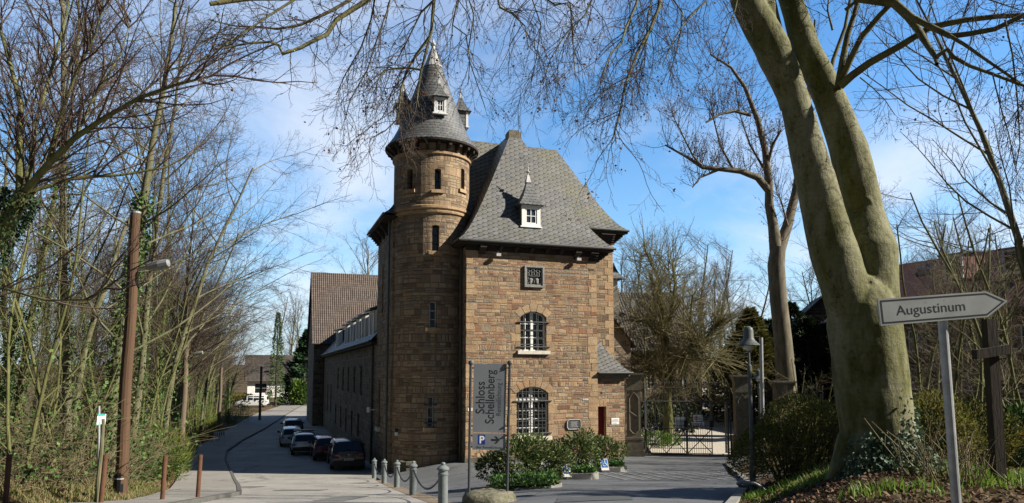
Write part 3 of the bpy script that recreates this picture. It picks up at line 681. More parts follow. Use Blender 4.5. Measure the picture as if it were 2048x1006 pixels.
def dormer(root, face_c, out, w, h, depth, roof_h, fin, slate=None, lead_tip=.5, white=None):
    """face_c: middle of the sill line on the dormer's front; out: horizontal outward direction"""
    out = Vector(out).normalized(); sx = Vector((-out.y, out.x, 0)); up = Vector((0, 0, 1)); c = Vector(face_c); white = white or m_white
    b = MB(); o = c-sx*(w/2)-out*depth
    b.obox(o+up*(-.05), sx*w, out*(depth-.03), up*(h+.05)); d = b.build('dormer', slate or m_slate_s, root)
    mf = lambda u, z, dd: c+sx*u+up*z-out*dd
    f = MB(); fw = w*.17
    for (a, bb, z0, z1) in ((-w/2-.02, -w/2+fw, 0, h), (w/2-fw, w/2+.02, 0, h), (-w/2+fw, w/2-fw, 0, fw*.8), (-w/2+fw, w/2-fw, h-fw*.9, h)):
        fbox(f, mf, a, bb, z0, z1, -.05, .08)
    iw = w/2-fw-.025
    for (a, bb, z0, z1) in ((-iw, -iw+.06, fw*.8, h-fw*.9), (iw-.06, iw, fw*.8, h-fw*.9), (-iw+.06, iw-.06, fw*.8, fw*.8+.06), (-iw+.06, iw-.06, h-fw*.9-.06, h-fw*.9)): fbox(f, mf, a, bb, z0, z1, -.02, .06)
    fbox(f, mf, -.018, .018, fw*.8, h-fw, -.012, .05); zm = (fw*.8+h-fw*.9)/2; fbox(f, mf, -iw+.06, iw-.06, zm-.018, zm+.018, -.012, .05)
    fbox(f, mf, -w/2-.1, w/2+.1, -.07, 0, -.09, .1)
    f.build('frame', white, d)
    g_ = MB(); g_.face([mf(-iw, fw*.8, .025), mf(iw, fw*.8, .025), mf(iw, h-fw*.9, .025), mf(-iw, h-fw*.9, .025)]); g_.build('pane', m_glass_b, d)
    r = MB(); rc = c+up*(h+.012)-out*(depth/2-.06)
    spire_roof(r, rc, sx, out, w*.72, depth/2+.16, roof_h); r.build('roof', slate or m_slate_s, d)
    k = MB(); k.lathe([(rr*fin, z*fin) for rr, z in FIN], rc+up*(roof_h-.1), 8)
    k.lathe([(roof_h*.115, -roof_h*.22), (roof_h*.05, 0), (.03, .06)], rc+up*(roof_h-.06), 4, ph=math.pi/4+math.atan2(out.y, out.x)); k.build('finial', m_lead, d)
    return d

# ---------------------------------------------------------------- the gatehouse
GH = thing('castle_gatehouse', BP(2, 2, -4.8), 'brown stone castle gatehouse with a round stair tower and steep slate roofs', 'gatehouse')
FW, FE, FT = 7.3, 6.7, 6.45          # front block: width, eave height, wall top
mfF = plane_map(BP(0, 0, 0), BU, BW)          # front face
mfL = plane_map(BP(0, 0, 0), BW, BU)          # its left side (along w)
def gatehouse():
    # front block
    w1 = (2.69, 4.46, -3.30, -.72, .34, .34); w2 = (2.91, 4.37, 1.12, 3.20, .30, .34)
    mb = MB(); pierced(mb, mfF, 0, FW, -6.3, FT, [w1, w2])
    pierced(mb, plane_map(BP(0, 0, 0), BW, BU), 0, 4.0, -6.3, FT); pierced(mb, plane_map(BP(FW, 0, 0), BW, -BU), 0, 3, -6.3, FT)
    q = MB(); rnd = random.Random(3); z = -6.2; k = 0      # corner stones
    while z < FT-.3:
        h = rnd.uniform(.26, .42); l = rnd.choice((.34, .42, .55, .6))*(1 if k % 2 else .75)
        if rnd.random() < .85:
            fbox(q, mfF, -.014, l, z, z+h-.02, -.014, .2)
            q.uv[-6:] = [[(a+k*1.3, b+k*2.1) for a, b in f] for f in q.uv[-6:]]
        l2 = rnd.choice((.32, .45, .55))
        if rnd.random() < .8:
            fbox(q, mfF, FW-l2, FW+.012, z+.05, z+h+.02, -.012, .2); q.uv[-6:] = [[(a+k*1.7+50, b+k*2.3) for a, b in f] for f in q.uv[-6:]]
        z += h; k += 1
    v = q; voussoirs(v, mfF, w1[0], w1[1], w1[3]-w1[4], w1[4], 7, .36, .012); voussoirs(v, mfF, w2[0], w2[1], w2[3]-w2[4], w2[4], 5, .36, .012)
    for ops, zz in ((w1, (-3.3, -2.7, -2.15, -1.7, -1.25)), (w2, (1.12, 1.6, 2.0, 2.45))):      # jamb stones
        for i, za in enumerate(zz[:-1]):
            l = .5 if i % 2 else .28
            fbox(v, mfF, ops[0]-l, ops[0]+.001, za+.012, zz[i+1]-.012, -.012, .25); fbox(v, mfF, ops[1]-.001, ops[1]+.78-l, za+.012, zz[i+1]-.012, -.012, .25)
    mb.absorb(q, 1); mb.build('front_block_wall', [m_rubble, m_dress], GH)
    window_in(GH, mfF, w1[0], w1[1], w1[2], w1[3], w1[4], .31, cols=4, rows=5, mull=.2, transom=-1.38, grille=dict(n=8, bars=(-1.47, -3.12), mid=(-1.0, -2.0, -2.5), curl=(-2.8, -2.25, -1.75, -1.2)), sill=(.16, .17, .14))
    window_in(GH, mfF, w2[0], w2[1], w2[2], w2[3], w2[4], .31, cols=4, rows=5, mull=.13, grille=dict(n=4, bars=(2.62, 1.33), mid=(2.2, 1.75)), sill=(.17, .17, .14))
    p = MB(); fbox(p, mfF, -.05, FW+.04, -6.3, -4.25, -.05, .2); p.build('plinth', m_plinth, GH)
    # coat of arms
    c = MB(); a0, a1, b0, b1 = 3.12, 4.22, 4.46, 5.60
    for t, (e0, e1) in enumerate(((0, .09), (.10, .15))):
        pr = -.12 if t == 0 else -.07
        for (u0, u1, z0, z1) in ((a0+e0, a0+e1, b0+e0, b1-e0), (a1-e1, a1-e0, b0+e0, b1-e0), (a0+e1, a1-e1, b0+e0, b0+e1), (a0+e1, a1-e1, b1-e1, b1-e0)): fbox(c, mfF, u0, u1, z0, z1, pr, .05)
    crest = c.build('crest', m_crest, GH)
    k = MB(); fbox(k, mfF, a0+.15, a1-.15, b0+.15, b1-.15, -.008, .05); k.build('crest_field', m_black, crest)
    r = MB(); cu, cz = (a0+a1)/2, b0+.15
    def blob(u, z, ru, rz, d=.06, n=8):
        ctr = mfF(u, z, -.02); rim = [mfF(u+ru*math.cos(t), z+rz*math.sin(t), -.012) for t in np.linspace(0, 2*math.pi, n+1)]; md = [mfF(u+ru*.6*math.cos(t), z+rz*.6*math.sin(t), -.012-d*.8) for t in np.linspace(0, 2*math.pi, n+1)]; top = mfF(u, z, -.012-d)
        for i in range(n): r.face([rim[i], rim[i+1], md[i+1], md[i]]); r.face([md[i], md[i+1], top])
    for i in range(5):      # five crests over a coronet
        u = cu+(i-2)*.145
        for j, (du_, dz_, a_, b_) in enumerate(((0, .56, .035, .07), (.02, .65, .05, .045), (-.025, .73, .04, .05), (.012, .79, .03, .035))): blob(u+du_*(1 if i % 2 else -1), cz+dz_-.02*abs(i-2), a_, b_)
    for i in range(9): blob(cu+(i-4)*.075, cz+.47-.05*abs(i-4)/4+.03, .032, .03)
    for i in range(11): blob(cu+(i-5)*.06, cz+.40+.012*abs(i-5), .034, .02)
    for sgn in (-1, 1):   # two leaning shields
        for (du_, dz_, a_, b_) in ((.17, .25, .11, .10), (.18, .13, .09, .10), (.2, .05, .05, .05), (.34, .32, .03, .06), (.36, .18, .025, .05), (.33, .06, .05, .03)): blob(cu+sgn*du_, cz+dz_, a_, b_, .05)
    blob(cu, cz+.15, .03, .09); r.build('crest_relief', m_crest, crest)
    # notice plaque, door number plates
    pl = MB(); mfp = mfF
    poly = [(5.50, -2.86), (5.58, -2.97), (6.20, -2.97), (6.28, -2.86), (6.28, -2.58), (6.20, -2.47), (5.58, -2.47), (5.50, -2.58)]
    pl.prism([mfF(u, z, -.05) for u, z in poly], BW*.05); plq = pl.build('wall_plaque', m_iron, GH)
    rm = MB()
    for i in range(8):
        p_, q_ = poly[i], poly[(i+1) % 8]; rm.tube([mfF(p_[0], p_[1], -.055), mfF(q_[0], q_[1], -.055)], .022, 5)
    rm.build('plaque_rim', m_lead, plq)
    tx = MB(); rn = random.Random(5)
    for j in range(6):
        u = 5.68+rn.uniform(0, .06)
        while u < 6.05: l = rn.uniform(.03, .09); fbox(tx, mfF, u, u+l, -2.58-.05*j-.018, -2.58-.05*j, -.054, -.05); u += l+.02
    tx.build('plaque_lettering', m_lead, plq)
    sp_ = MB(); fbox(sp_, mfF, .1, .33, -1.93, -1.77, -.02, .0); sp_.build('name_plate', m_white, GH)
    sp_ = MB(); fbox(sp_, mfF, 6.42, 6.75, -1.47, -1.38, -.02, .0); sp_.build('name_plate', m_lead, GH)
    # eaves: soffit, brackets, gutter, roof
    e = MB()
    e.obox(BP(-.5, -.47, FE-.16), BU*(FW+1.35), BW*.5, (0, 0, .1)); e.obox(BP(-.5, .03, FE-.16), BU*.52, BW*3, (0, 0, .1)); e.obox(BP(FW-.02, .03, FE-.16), BU*.86, BW*2.9, (0, 0, .1))
    fbox(e, mfF, -.04, FW+.04, FT-.2, FE-.161, -.04, .1)
    for u in (.62, 1.7, 2.55, 3.4, 4.28, 5.1, 5.95, 6.9):
        big = u in (.62, 5.95); s = .34 if big else .16; hh = .46 if big else .3
        e.prism([BP(u, -.02, FE-.16), BP(u, -.42, FE-.16), BP(u, -.40, FE-.16-hh*.35), BP(u, -.2, FE-.16-hh*.6), BP(u, -.02, FE-.16-hh)], BU*s)
    for j, (l, zz) in enumerate(((.75, 0), (.55, -.13), (.38, -.26), (.22, -.39))):   # stepped corner corbel on the right
        e.obox(BP(FW+.0, .0+.002*j, FE-.30+zz), BU*l, BW*.4, (0, 0, .125)); e.obox(BP(FW-.45, -.40+.1*j, FE-.30+zz), BU*.45, BW*(.40-.1*j-.003), (0, 0, .125))
    e.build('eaves', m_eave, GH)
    gt = MB(); gt.tube([BP(-.56, -.5, FE-.01), BP(FW+.96, -.5, FE-.01)], .07, 8); gt.build('gutter', m_gutter, GH); gt = MB(); gt.tube([BP(-.56, -.5, FE-.01), BP(-.56, 2.6, FE-.01)], .07, 8); gt.build('gutter', m_gutter, GH)
    r = MB(); S = 3.7; prof = flare(7.15, S, 12)
    hip_roof(r, BP, -.55, FW+.95, -.5, 5.7, FE+.03, prof, 3.2, 5.7, 3.5, 3.9, sides='flr'); rf = r.build('front_roof', m_slate, GH, smooth=R(35))
    ch = MB(); z0 = FE+6.75
    for (u0, u1, wa, wb, za, zb) in ((3.33, 4.08, 3.05, 3.75, z0, z0+.47), (3.39, 3.99, 3.12, 3.7, z0+.47, z0+.57)): ch.obox(BP(u0, wa, za), BU*(u1-u0), BW*(wb-wa), (0, 0, zb-za))
    ch.build('ridge_block', m_grey, rf)
    for (u, t) in ((2.9, .82), (3.95, .80), (2.2, .62), (4.6, .6), (1.3, .38), (2.1, .46), (4.75, .42), (5.9, .36), (6.1, .5)):
        hk = MB(); zz = FE+lerpt(S*t, prof); hk.tube([BP(u, -.5+S*t-.02, zz), BP(u, -.5+S*t-.1, zz+.03), BP(u, -.5+S*t-.1, zz+.12)], .018, 4); hk.build('roof_hook', m_iron, rf)
    dormer(GH, BP(3.62, .28, 7.78), -BW, 1.02, 1.14, 1.0, 1.78, .85)
    # floodlights under the eaves
    for u in (1.62, 6.15):
        f = MB(); fbox(f, mfF, u-.12, u+.12, 5.98, 6.12, -.34, -.18); fl = f.build('floodlight', m_lead, GH); a = MB(); fbox(a, mfF, u-.02, u+.02, 6.05, 6.3, -.24, -.2); a.build('bracket', m_iron, fl)
    # main block behind
    UL, UR, W0, W1, ME = -3.3, 9.85, 3.0, 8.2, 8.42
    mb = MB(); ops_l = [(5.25, 5.8, -3.2, .0, .1, .35), (5.35, 5.75, 3.2, 6.2, 0, .3)]   # along w from W0 (w-3)
    mb2 = plane_map(BP(UL, 0, 0), BW, BU)
    opl = [(6.45, 7.25, -3.15, -.35, .2, .4), (5.9, 6.5, 3.4, 6.3, .12, .35)]
    pierced(mb, mb2, W0, W1, -6.8, ME-.2, opl)
    pierced(mb, plane_map(BP(0, W0, 0), BU, BW), UL, UR, -6.5, ME-.2); pierced(mb, plane_map(BP(UR, 0, 0), BW, -BU), W0, W1, -6.5, ME-.2); pierced(mb, plane_map(BP(0, W1, 0), BU, -BW), UL, UR, -6.5, ME-.2)
    q = MB(); z = -2.; k = 0; mfR = plane_map(BP(0, W0, 0), BU, BW); rnd = random.Random(9)
    while z < ME-.5:
        h = rnd.uniform(.32, .48); l = (.55, .32)[k % 2]
        fbox(q, mfR, UR-l, UR+.014, z, z+h-.02, -.014, (.35, .6)[k % 2]); z += h; k += 1
    mb.absorb(q, 1); mb.build('main_block_wall', [m_ashlar, m_dress], GH)
    window_in(GH, mb2, *opl[0][:5], .33, cols=2, rows=4, frame_mat=m_offwhite, sill=(.12, .2, .16)); window_in(GH, mb2, *opl[1][:5], .28, cols=1, rows=4, frame_mat=m_eave, sill=(.08, .14, .1), sill_mat=m_dress)
    e = MB()
    e.obox(BP(UL-.55, W0-.5, ME-.17), BU*(UR-UL+1.35), BW*.5, (0, 0, .1)); e.obox(BP(UL-.55, W0+.002, ME-.17), BU*.56, BW*5.7, (0, 0, .1)); e.obox(BP(UR, W0+.002, ME-.17), BU*.8, BW*5.7, (0, 0, .1))
    for j, (l, zz) in enumerate(((.72, 0), (.58, -.12), (.44, -.24), (.30, -.36), (.16, -.48))):
        e.obox(BP(UR, W0+.002*j, ME-.295+zz), BU*l, BW*.45, (0, 0, .117)); e.obox(BP(UL-l*.75, W1-.45, ME-.295+zz), BU*l*.75, BW*.44, (0, 0, .117))
        e.obox(BP(UR-.9, W0-l*.62, ME-.295+zz), BU*.9, BW*l*.62, (0, 0, .117))
        for w in (4.4, 5.7, 7.0): e.obox(BP(UL-l*.7, w, ME-.295+zz), BU*l*.7, BW*.22, (0, 0, .117))
    e.build('eaves', m_eave, GH)
    gt = MB(); gt.tube([BP(7.6, W0-.53, ME-.01), BP(UR+.85, W0-.53, ME-.01)], .07, 8); gt.build('gutter', m_gutter, GH); gt = MB(); gt.tube([BP(UL-.6, W0-.5, ME-.01), BP(UL-.6, W1+.5, ME-.01)], .07, 8); gt.build('gutter', m_gutter, GH)
    r = MB(); prof = flare(5.5, 3.1, 12)
    hip_roof(r, BP, UL-.58, UR+.82, W0-.52, W1+.52, ME+.03, prof, 5.55, 5.65, -.5, 7.35); r.build('main_roof', m_slate_m, GH, smooth=R(35))
    # small turret on the far slope, seen behind the right hip
    tx_, tz_ = onw(1172, 402, 7.4); b = MB(); c = BP(tx_, 7.4, tz_-1.0)
    b.obox(c-BU*.35-BW*.35, BU*.7, BW*.7, (0, 0, 1.0)); spire_roof(b, c+Vector((0, 0, 1.0)), BU, BW, .5, .5, 1.35); tr = b.build('roof_turret', m_slate_s, GH)
    k = MB(); k.lathe([(a*.7, z*.7) for a, z in FIN], c+Vector((0, 0, 2.28)), 8); k.build('finial', m_lead, tr)
    # downpipes
    d = MB()
    tp = BP(-3.38, 2.9, 0); d.tube([BP(-3.42, 3.4, ME-.2), BP(-3.42, 3.4, -5.9)], .06, 8)
    d.build('downpipe', m_gutter, GH)
    d = MB(); d.tube([BP(-.1, .7, FE-.2), BP(-.1, .7, -5.2)], .055, 8); d.build('downpipe', m_gutter, GH)
    # annex with the red door
    AU1, AW = 9.02, .2; AE = -.02
    mfA = plane_map(BP(0, AW, 0), BU, BW); op = [(7.34, 7.9, -4.5, -1.83, 0, .45)]
    mb = MB(); pierced(mb, mfA, FW, AU1, -6.0, AE-.28, op); pierced(mb, plane_map(BP(AU1, 0, 0), BW, -BU), AW, 3.2, -6.0, AE-.28); mb.build('annex_wall', m_rubble, GH)
    c = MB(); c.obox(BP(FW+.01, AW-.12, AE-.30), BU*(AU1-FW+.14), BW*3.2, (0, 0, .12)); c.obox(BP(FW+.01, AW-.2, AE-.18), BU*(AU1-FW+.24), BW*3.2, (0, 0, .12)); c.build('annex_cornice', m_grey, GH)
    gt = MB(); gt.tube([BP(FW+.02, AW-.36, AE), BP(AU1+.36, AW-.36, AE)], .06, 8); gt.build('gutter', m_gutter, GH)
    r = MB(); hip_roof(r, BP, FW+.02, AU1+.36, AW-.36, 3.0, AE, flare(2.35, 2.9, 10), 2.9, 3.0, FW+.02, FW+1.0, sides='fr'); r.build('annex_roof', m_slate, GH, smooth=R(35))
    v = MB()
    for i in range(3): fbox(v, mfA, 7.30+.22*i, 7.50+.22*i, -1.82, -1.5, -.02, .1)
    fbox(v, mfA, 7.90, 8.1, -2.4, -1.84, -.012, .2); v.build('door_surround', m_dress, GH)
    d = MB(); fbox(d, mfA, 7.34, 7.9, -4.5, -1.83, .3, .36)
    for i in range(2): fbox(d, mfA, 7.42+.22*i, 7.58+.22*i, -2.9, -2.05, .28, .3)
    d.build('door', m_red, GH)
    s = MB(); fbox(s, mfA, 8.2, 8.66, -2.62, -2.45, -.03, 0); fbox(s, mfA, 8.2, 8.66, -2.80, -2.64, -.03, 0); sg = s.build('door_sign', m_white, GH)
    l = MB(); rn = random.Random(2)
    for zz in (-2.53, -2.58, -2.71, -2.76): fbox(l, mfA, 8.25, 8.25+rn.uniform(.25, .36), zz-.012, zz, -.033, -.03)
    l.build('sign_lines', m_gutter, sg)
    lamp = MB(); lamp.lathe([(0, 0), (.05, 0), (.07, .08), (.03, .12), (0, .13)], BP(7.55, .02, -1.15), 8); lamp.build('wall_lamp', m_iron, GH)
    # round stair tower
    TC = (-1.2, 3.0); RL, RU = 1.98, 2.06; tc = BP(TC[0], TC[1], 0)
    face = math.atan2(-tc.y, -tc.x)     # direction from the tower to the camera
    def mft(r): return lambda s, z, d: Vector((tc.x+(r-d)*math.cos(face+s/r), tc.y+(r-d)*math.sin(face+s/r), z))
    TE = 12.05
    def sl(px, y0, y1, r, hw=.17):
        s = math.asin((px-864)/(77*r/RU))*r
        dd = tc.length-math.cos(s/r)*r; zA = at(px, y0, 1).z; zB = at(px, y1, 1).z
        yy = dd*math.cos(math.atan2((px-1024), FPX)); return [s-hw, s+hw, zB*yy, zA*yy]
    up_ops = []
    for px in (821, 876, 926):
        a = sl(px, 337, 380, RU); up_ops.append((*a, .05, .45))
    bw = up_ops[1]; s0 = (bw[0]+bw[1])/2
    for k in (2, 3, 4, 5, 6): 
        s = s0+k*.78*RU; up_ops.append((s-.17, s+.17, bw[2], bw[3], .05, .45))
    lo_ops = []
    for px, y0, y1, hw in ((873, 450, 503, .19), (869, 602, 656, .19), (866, 793, 856, .18)):
        lo_ops.append((*sl(px, y0, y1, RL, hw), .04, .4))
    mb = MB(); pierced(mb, mft(RU), -math.pi*RU, math.pi*RU, 8.6, TE, [o for o in up_ops if -math.pi*RU < o[0] and o[1] < math.pi*RU], du=.3); pierced(mb, mft(RL), -math.pi*RL, math.pi*RL, -6.6, 8.6, lo_ops, du=.3)
    tw = mb.build('stair_tower', m_ashlar, GH)
    c = MB(); cc = (tc.x, tc.y, 0)
    c.lathe([(RL, 8.28), (RL+.1, 8.33), (RL+.12, 8.42), (RL+.05, 8.48), (RL+.16, 8.56), (RL+.16, 8.68), (RU-.02, 8.74)], cc, 48); c.build('cornice', m_dress, tw); c = MB()
    c.lathe([(RU-.01, 11.42), (RU+.1, 11.47), (RU+.1, 11.6), (RU-.01, 11.64)], cc, 48); c.build('cornice', m_dress, tw)
    for o in up_ops[:3]:
        window_in(GH, mft(RU), *o[:5], .38, cols=1, rows=2, fw=.04, frame_mat=m_eave, sill=(.16, .16, .1), sill_mat=m_dress, du=.2)
    for i, o in enumerate(lo_ops):
        wn = window_in(GH, mft(RL), *o[:5], .33, cols=1, rows=3, fw=.05, frame_mat=m_offwhite if i else m_eave, sill=(.16, .17, .12), sill_mat=m_dress, du=.2)
    gr = MB(); o = lo_ops[2]
    for zz in (o[3]-.42, o[2]+.25): gr.tube([mft(RL)(o[0]-.14, zz, -.07), mft(RL)(o[1]+.14, zz, -.07)], .04, 8)
    gr.tube([mft(RL)((o[0]+o[1])/2, o[2], .05), mft(RL)((o[0]+o[1])/2, o[3], .05)], .02, 6); gr.build('grille', m_iron, wn)
    b = MB()
    for k in range(24):     # brackets under the cone
        a = 2*math.pi*k/24; ex = Vector((math.cos(a), math.sin(a), 0)); ey = Vector((-ex.y, ex.x, 0)); c0 = Vector(cc)
        b.prism([c0+ex*(RU-.02)-ey*.08+Vector((0, 0, z))+ex*(rr) for rr, z in ((0, 11.66), (.12, 11.68), (.22, 11.82), (.40, 11.90), (.44, 12.08), (0, 12.08))], ey*.16)
    b.lathe([(RU-.05, 12.08), (2.56, 12.085), (2.58, 12.17)], cc, 48)
    b.build('eaves', m_eave, tw)
    CONE = [(2.58, 12.18), (2.40, 12.40), (2.18, 12.72), (1.95, 13.16), (1.74, 13.66), (1.54, 14.18), (1.30, 14.82), (1.06, 15.48), (.82, 16.16), (.60, 16.80), (.53, 17.0)]
    r = MB(); r.lathe(CONE, cc, 48); tr = r.build('tower_roof', m_slate_s, GH, smooth=R(40))
    l = MB(); l.lathe([(.56, 16.98), (.40, 17.35), (.24, 17.8), (.12, 18.15), (.09, 18.25), (.16, 18.33), (.17, 18.42), (.08, 18.48), (.05, 18.6), (0, 18.72)], cc, 20); l.build('lead_cap', m_lead, tr)
    for a in (12, 101, -80, 190):
        th = face+R(a); o = Vector((math.cos(th), math.sin(th), 0)); dormer(GH, Vector(cc)+o*1.92+Vector((0, 0, 13.72)), o, .62, .86, .75, 1.15, .6, white=m_offwhite)
    # weathered stone trough and meter box at the foot
    t = MB(); p = mft(RL)(-1.02, 0, -.18); t.lathe([(.34, -5.6), (.36, -4.75), (.46, -4.6), (.46, -4.45), (.36, -4.42), (0, -4.5)], (p.x, p.y, 0), 12); t.build('corner_guard', m_plinth, GH)
    for j, zz in enumerate((-2.95, -3.15)):
        mbx = MB(); mbx.box(mft(RL)(-1.9, zz, -.06), .16, .1, .16); mbx.build('bell_push', m_offwhite if j else m_black, GH)
m_crest = M('carved_grey_stone', (.25, .25, .235), .85, .4, 12, .4, 40)
gatehouse()

# ---------------------------------------------------------------- the long wing, the barn beyond it, other houses
def wing():
    root = thing('castle_wing', BP(-1, 28, -6), 'long dark stone wing with white dormers beside the parked cars', 'castle wing')
    UL, W0, W1, E, D = -3.3, 8.2, 48.5, 1.9, 7.5
    mfl = plane_map(BP(UL, 0, 0), BW, BU); ops = []
    Cw = 10335
    def wat(px): return onu(px, 760, UL)[0]
    def zat(px, py): return onu(px, py, UL)[1]
    for px in (722, 708.5, 696.5, 686, 676): ops.append((wat(px)-.5, wat(px)+.5, zat(709, 781), zat(709, 733), 0, .3))
    for px in (662.6, 656): ops.append((wat(px)-.5, wat(px)+.5, zat(660, 820), zat(660, 768), 0, .3))
    for px in (718, 705, 693.5, 683, 673): ops.append((wat(px)-.5, wat(px)+.5, zat(718, 876), zat(718, 828), 0, .3))
    mb = MB(); pierced(mb, mfl, W0, W1, -7.5, E, ops); pierced(mb, plane_map(BP(0, W1, 0), BU, BW), UL, UL+D, -7.5, E); pierced(mb, plane_map(BP(UL+D, 0, 0), BW, BU), W0, W1, -7.5, E)
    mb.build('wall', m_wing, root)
    for o in ops: window_in(root, mfl, *o[:5], .22, cols=1, rows=3, frame_mat=m_eave, sill=(.1, .14, .1), sill_mat=m_grey)
    r = MB(); ru, rz = UL+D/2, E+4.6
    sl = math.hypot(D/2+.4, 4.6)
    r.face([BP(UL-.4, W0, E), BP(UL-.4, W1, E), BP(ru, W1, rz), BP(ru, W0, rz)], [(0, 0), (W1-W0, 0), (W1-W0, sl), (0, sl)])
    r.face([BP(UL+D+.4, W0, E), BP(UL+D+.4, W1, E), BP(ru, W1, rz), BP(ru, W0, rz)], [(0, 0), (W1-W0, 0), (W1-W0, sl), (0, sl)])
    r.build('roof', m_slate_m, root)
    e = MB(); e.obox(BP(UL-.35, W0, E-.22), BU*.4, BW*(W1-W0), (0, 0, .2)); e.build('eaves', m_eave, root)
    gt = MB(); gt.tube([BP(UL-.42, W0+.1, E), BP(UL-.42, W1, E)], .07, 6); gt.build('gutter', m_gutter, root)
    for w in (W0+1.0, W1-.8):
        d = MB(); d.tube([BP(UL-.08, w, E-.1), BP(UL-.08, w, -7)], .07, 6); d.build('downpipe', m_gutter, root)
    k = MB(); o = BP(UL-.4, W0+.05, -2.2); k.box(o, .18, .22, .3); k.tube([o, o+BU*.4], .03, 5); k.build('wall_lantern', m_white, root)
    for px in (746, 729.5, 718, 706, 694.5, 676.5):      # box dormers with white fronts
        w = onu(px, 660, UL)[0]; o = BP(UL+.1, w, E+.25)
        b = MB(); b.obox(o, BW*2.1, BU*2.0, (0, 0, 1.75)); d = b.build('dormer', m_slate_s, root)
        f = MB(); mf = plane_map(BP(UL+.1, w, 0), BW, BU)
        for (a, c, z0, z1) in ((-.05, .35, .2, 2.0), (1.75, 2.15, .2, 2.0), (.35, 1.75, .2, .5), (.35, 1.75, 1.8, 2.0), (1.0, 1.1, .5, 1.8)): fbox(f, mf, a, c, E+z0, E+z1, -.08, -.004)
        fbox(f, mf, -.05, -.01, E+.25, E+2.0, -.07, .3); f.build('frame', m_white, d)
        p = MB(); p.face([mf(.35, E+.5, -.02), mf(1.75, E+.5, -.02), mf(1.75, E+1.8, -.02), mf(.35, E+1.8, -.02)]); p.build('pane', m_glass_b, d)
        t = MB(); q = [BP(UL-.25, w-.25, E+1.98), BP(UL-.25, w+2.35, E+1.98), BP(UL+2.3, w+2.35, E+2.75), BP(UL+2.3, w-.25, E+2.75)]
        t.prism(q, Vector((0, 0, .12))); t.build('roof', m_slate_s, d)
wing()
def gable_house(name, label, cat, c, ex, ln, dp, z0, ze, zr, wallm, roofm, wins=(), ov=.4, chim=None, gable=None, winmat=None, framem=None, fw=.08):
    """c: middle of the front wall line; ex along the ridge; wins (u0,u1,z0,z1) on the front wall"""
    ex = Vector(ex).normalized(); ey = Vector((-ex.y, ex.x, 0)); c = Vector((c[0], c[1], 0))
    root = thing(name, (c.x, c.y, z0), label, cat)
    mf = plane_map(c, ex, ey); h = ln/2; mb = MB()
    pierced(mb, mf, -h, h, z0, ze, [(*w, 0, .2) for w in wins]); pierced(mb, plane_map(c+ey*dp, ex, -ey), -h, h, z0, ze)
    for s in (-h, h):
        q = [c+ex*s, c+ex*s+ey*dp]
        P_ = [(0, z0), (dp, z0), (dp, ze), (dp/2, zr), (0, ze)]
        mb.face([Vector((q[0].x+ey.x*a, q[0].y+ey.y*a, b)) for a, b in P_], P_)
    mb.build('wall', wallm, root)
    for w in wins: window_in(root, mf, *w, 0, .15, cols=2, rows=2, fw=fw, mull=.06, frame_mat=framem)
    r = MB(); th = .18
    for s in (0, 1):
        sg = 1 if s == 0 else -1; o = c+ey*(0 if s == 0 else dp); sl = math.hypot(dp/2, zr-ze); k = (zr-ze)/(dp/2)
        q = [o-ex*(h+ov)-ey*sg*ov, o+ex*(h+ov)-ey*sg*ov, o+ex*(h+ov)+ey*sg*dp/2, o-ex*(h+ov)+ey*sg*dp/2]; zz = [ze-k*ov, ze-k*ov, zr, zr]
        pts = [Vector((a.x, a.y, z+th)) for a, z in zip(q, zz)]
        r.face(pts, [(0, 0), (ln+2*ov, 0), (ln+2*ov, sl), (0, sl)]); b = [p-Vector((0, 0, th*.9)) for p in pts]; r.face(b)
        for i in (0, 1, 3): r.face([pts[i], pts[(i+1) % 4], b[(i+1) % 4], b[i]])
    rf = r.build('roof', roofm, root)
    gt = MB(); gt.tube([Vector((*(c-ex*(h+ov)-ey*(ov+.05)).xy, ze-ov*(zr-ze)/(dp/2)+.1)), Vector((*(c+ex*(h+ov)-ey*(ov+.05)).xy, ze-ov*(zr-ze)/(dp/2)+.1))], .09, 6); gt.build('gutter', m_gutter, root)
    if chim:
        m = MB(); p = c+ex*chim[0]+ey*dp/2; m.box((p.x, p.y, zr+chim[1]/2-.4), .8, .8, chim[1]+.8); m.build('chimney', wallm, rf)
    return root, mf, c, ex, ey
def barn():
    w = 48.6; u0, ze = onw(628, 688, w); ur, zr0 = onw(645, 547, w+5)
    dp = 11; ln = 15; c = BP(u0+ln/2, w, 0)
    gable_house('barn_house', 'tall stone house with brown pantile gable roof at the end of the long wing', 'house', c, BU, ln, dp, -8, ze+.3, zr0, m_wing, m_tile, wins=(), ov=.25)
barn()
m_bungalow = M('whitewash', (.72, .71, .68), .8, .12, 3)
gable_house('bungalow', 'low white bungalow with dark roof at the far end of the street', 'house', (at(575, 770, 150).x-2, 150), (1, .38, 0), 12, 9, -6.2, at(570, 757, 150).z, at(570, 712, 155).z, m_bungalow, m_tile_dark, wins=((-4.6, -2.2, -4.3, -2.2), (1.4, 5.0, -4.2, -2.0)), ov=.6)
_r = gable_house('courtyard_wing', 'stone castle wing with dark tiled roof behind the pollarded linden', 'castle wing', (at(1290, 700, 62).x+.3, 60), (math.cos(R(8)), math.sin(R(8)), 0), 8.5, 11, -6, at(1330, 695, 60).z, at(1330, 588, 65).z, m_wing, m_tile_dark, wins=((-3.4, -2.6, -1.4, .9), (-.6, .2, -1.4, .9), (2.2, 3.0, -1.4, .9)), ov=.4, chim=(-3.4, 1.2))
_q = MB(); _p = at(1262, 608, 62.6); _q.box(_p, .9, .5, .7); _q.build('roof_window', m_lead, [o for o in kids(_r[0]) if o.name.startswith('roof')][0])
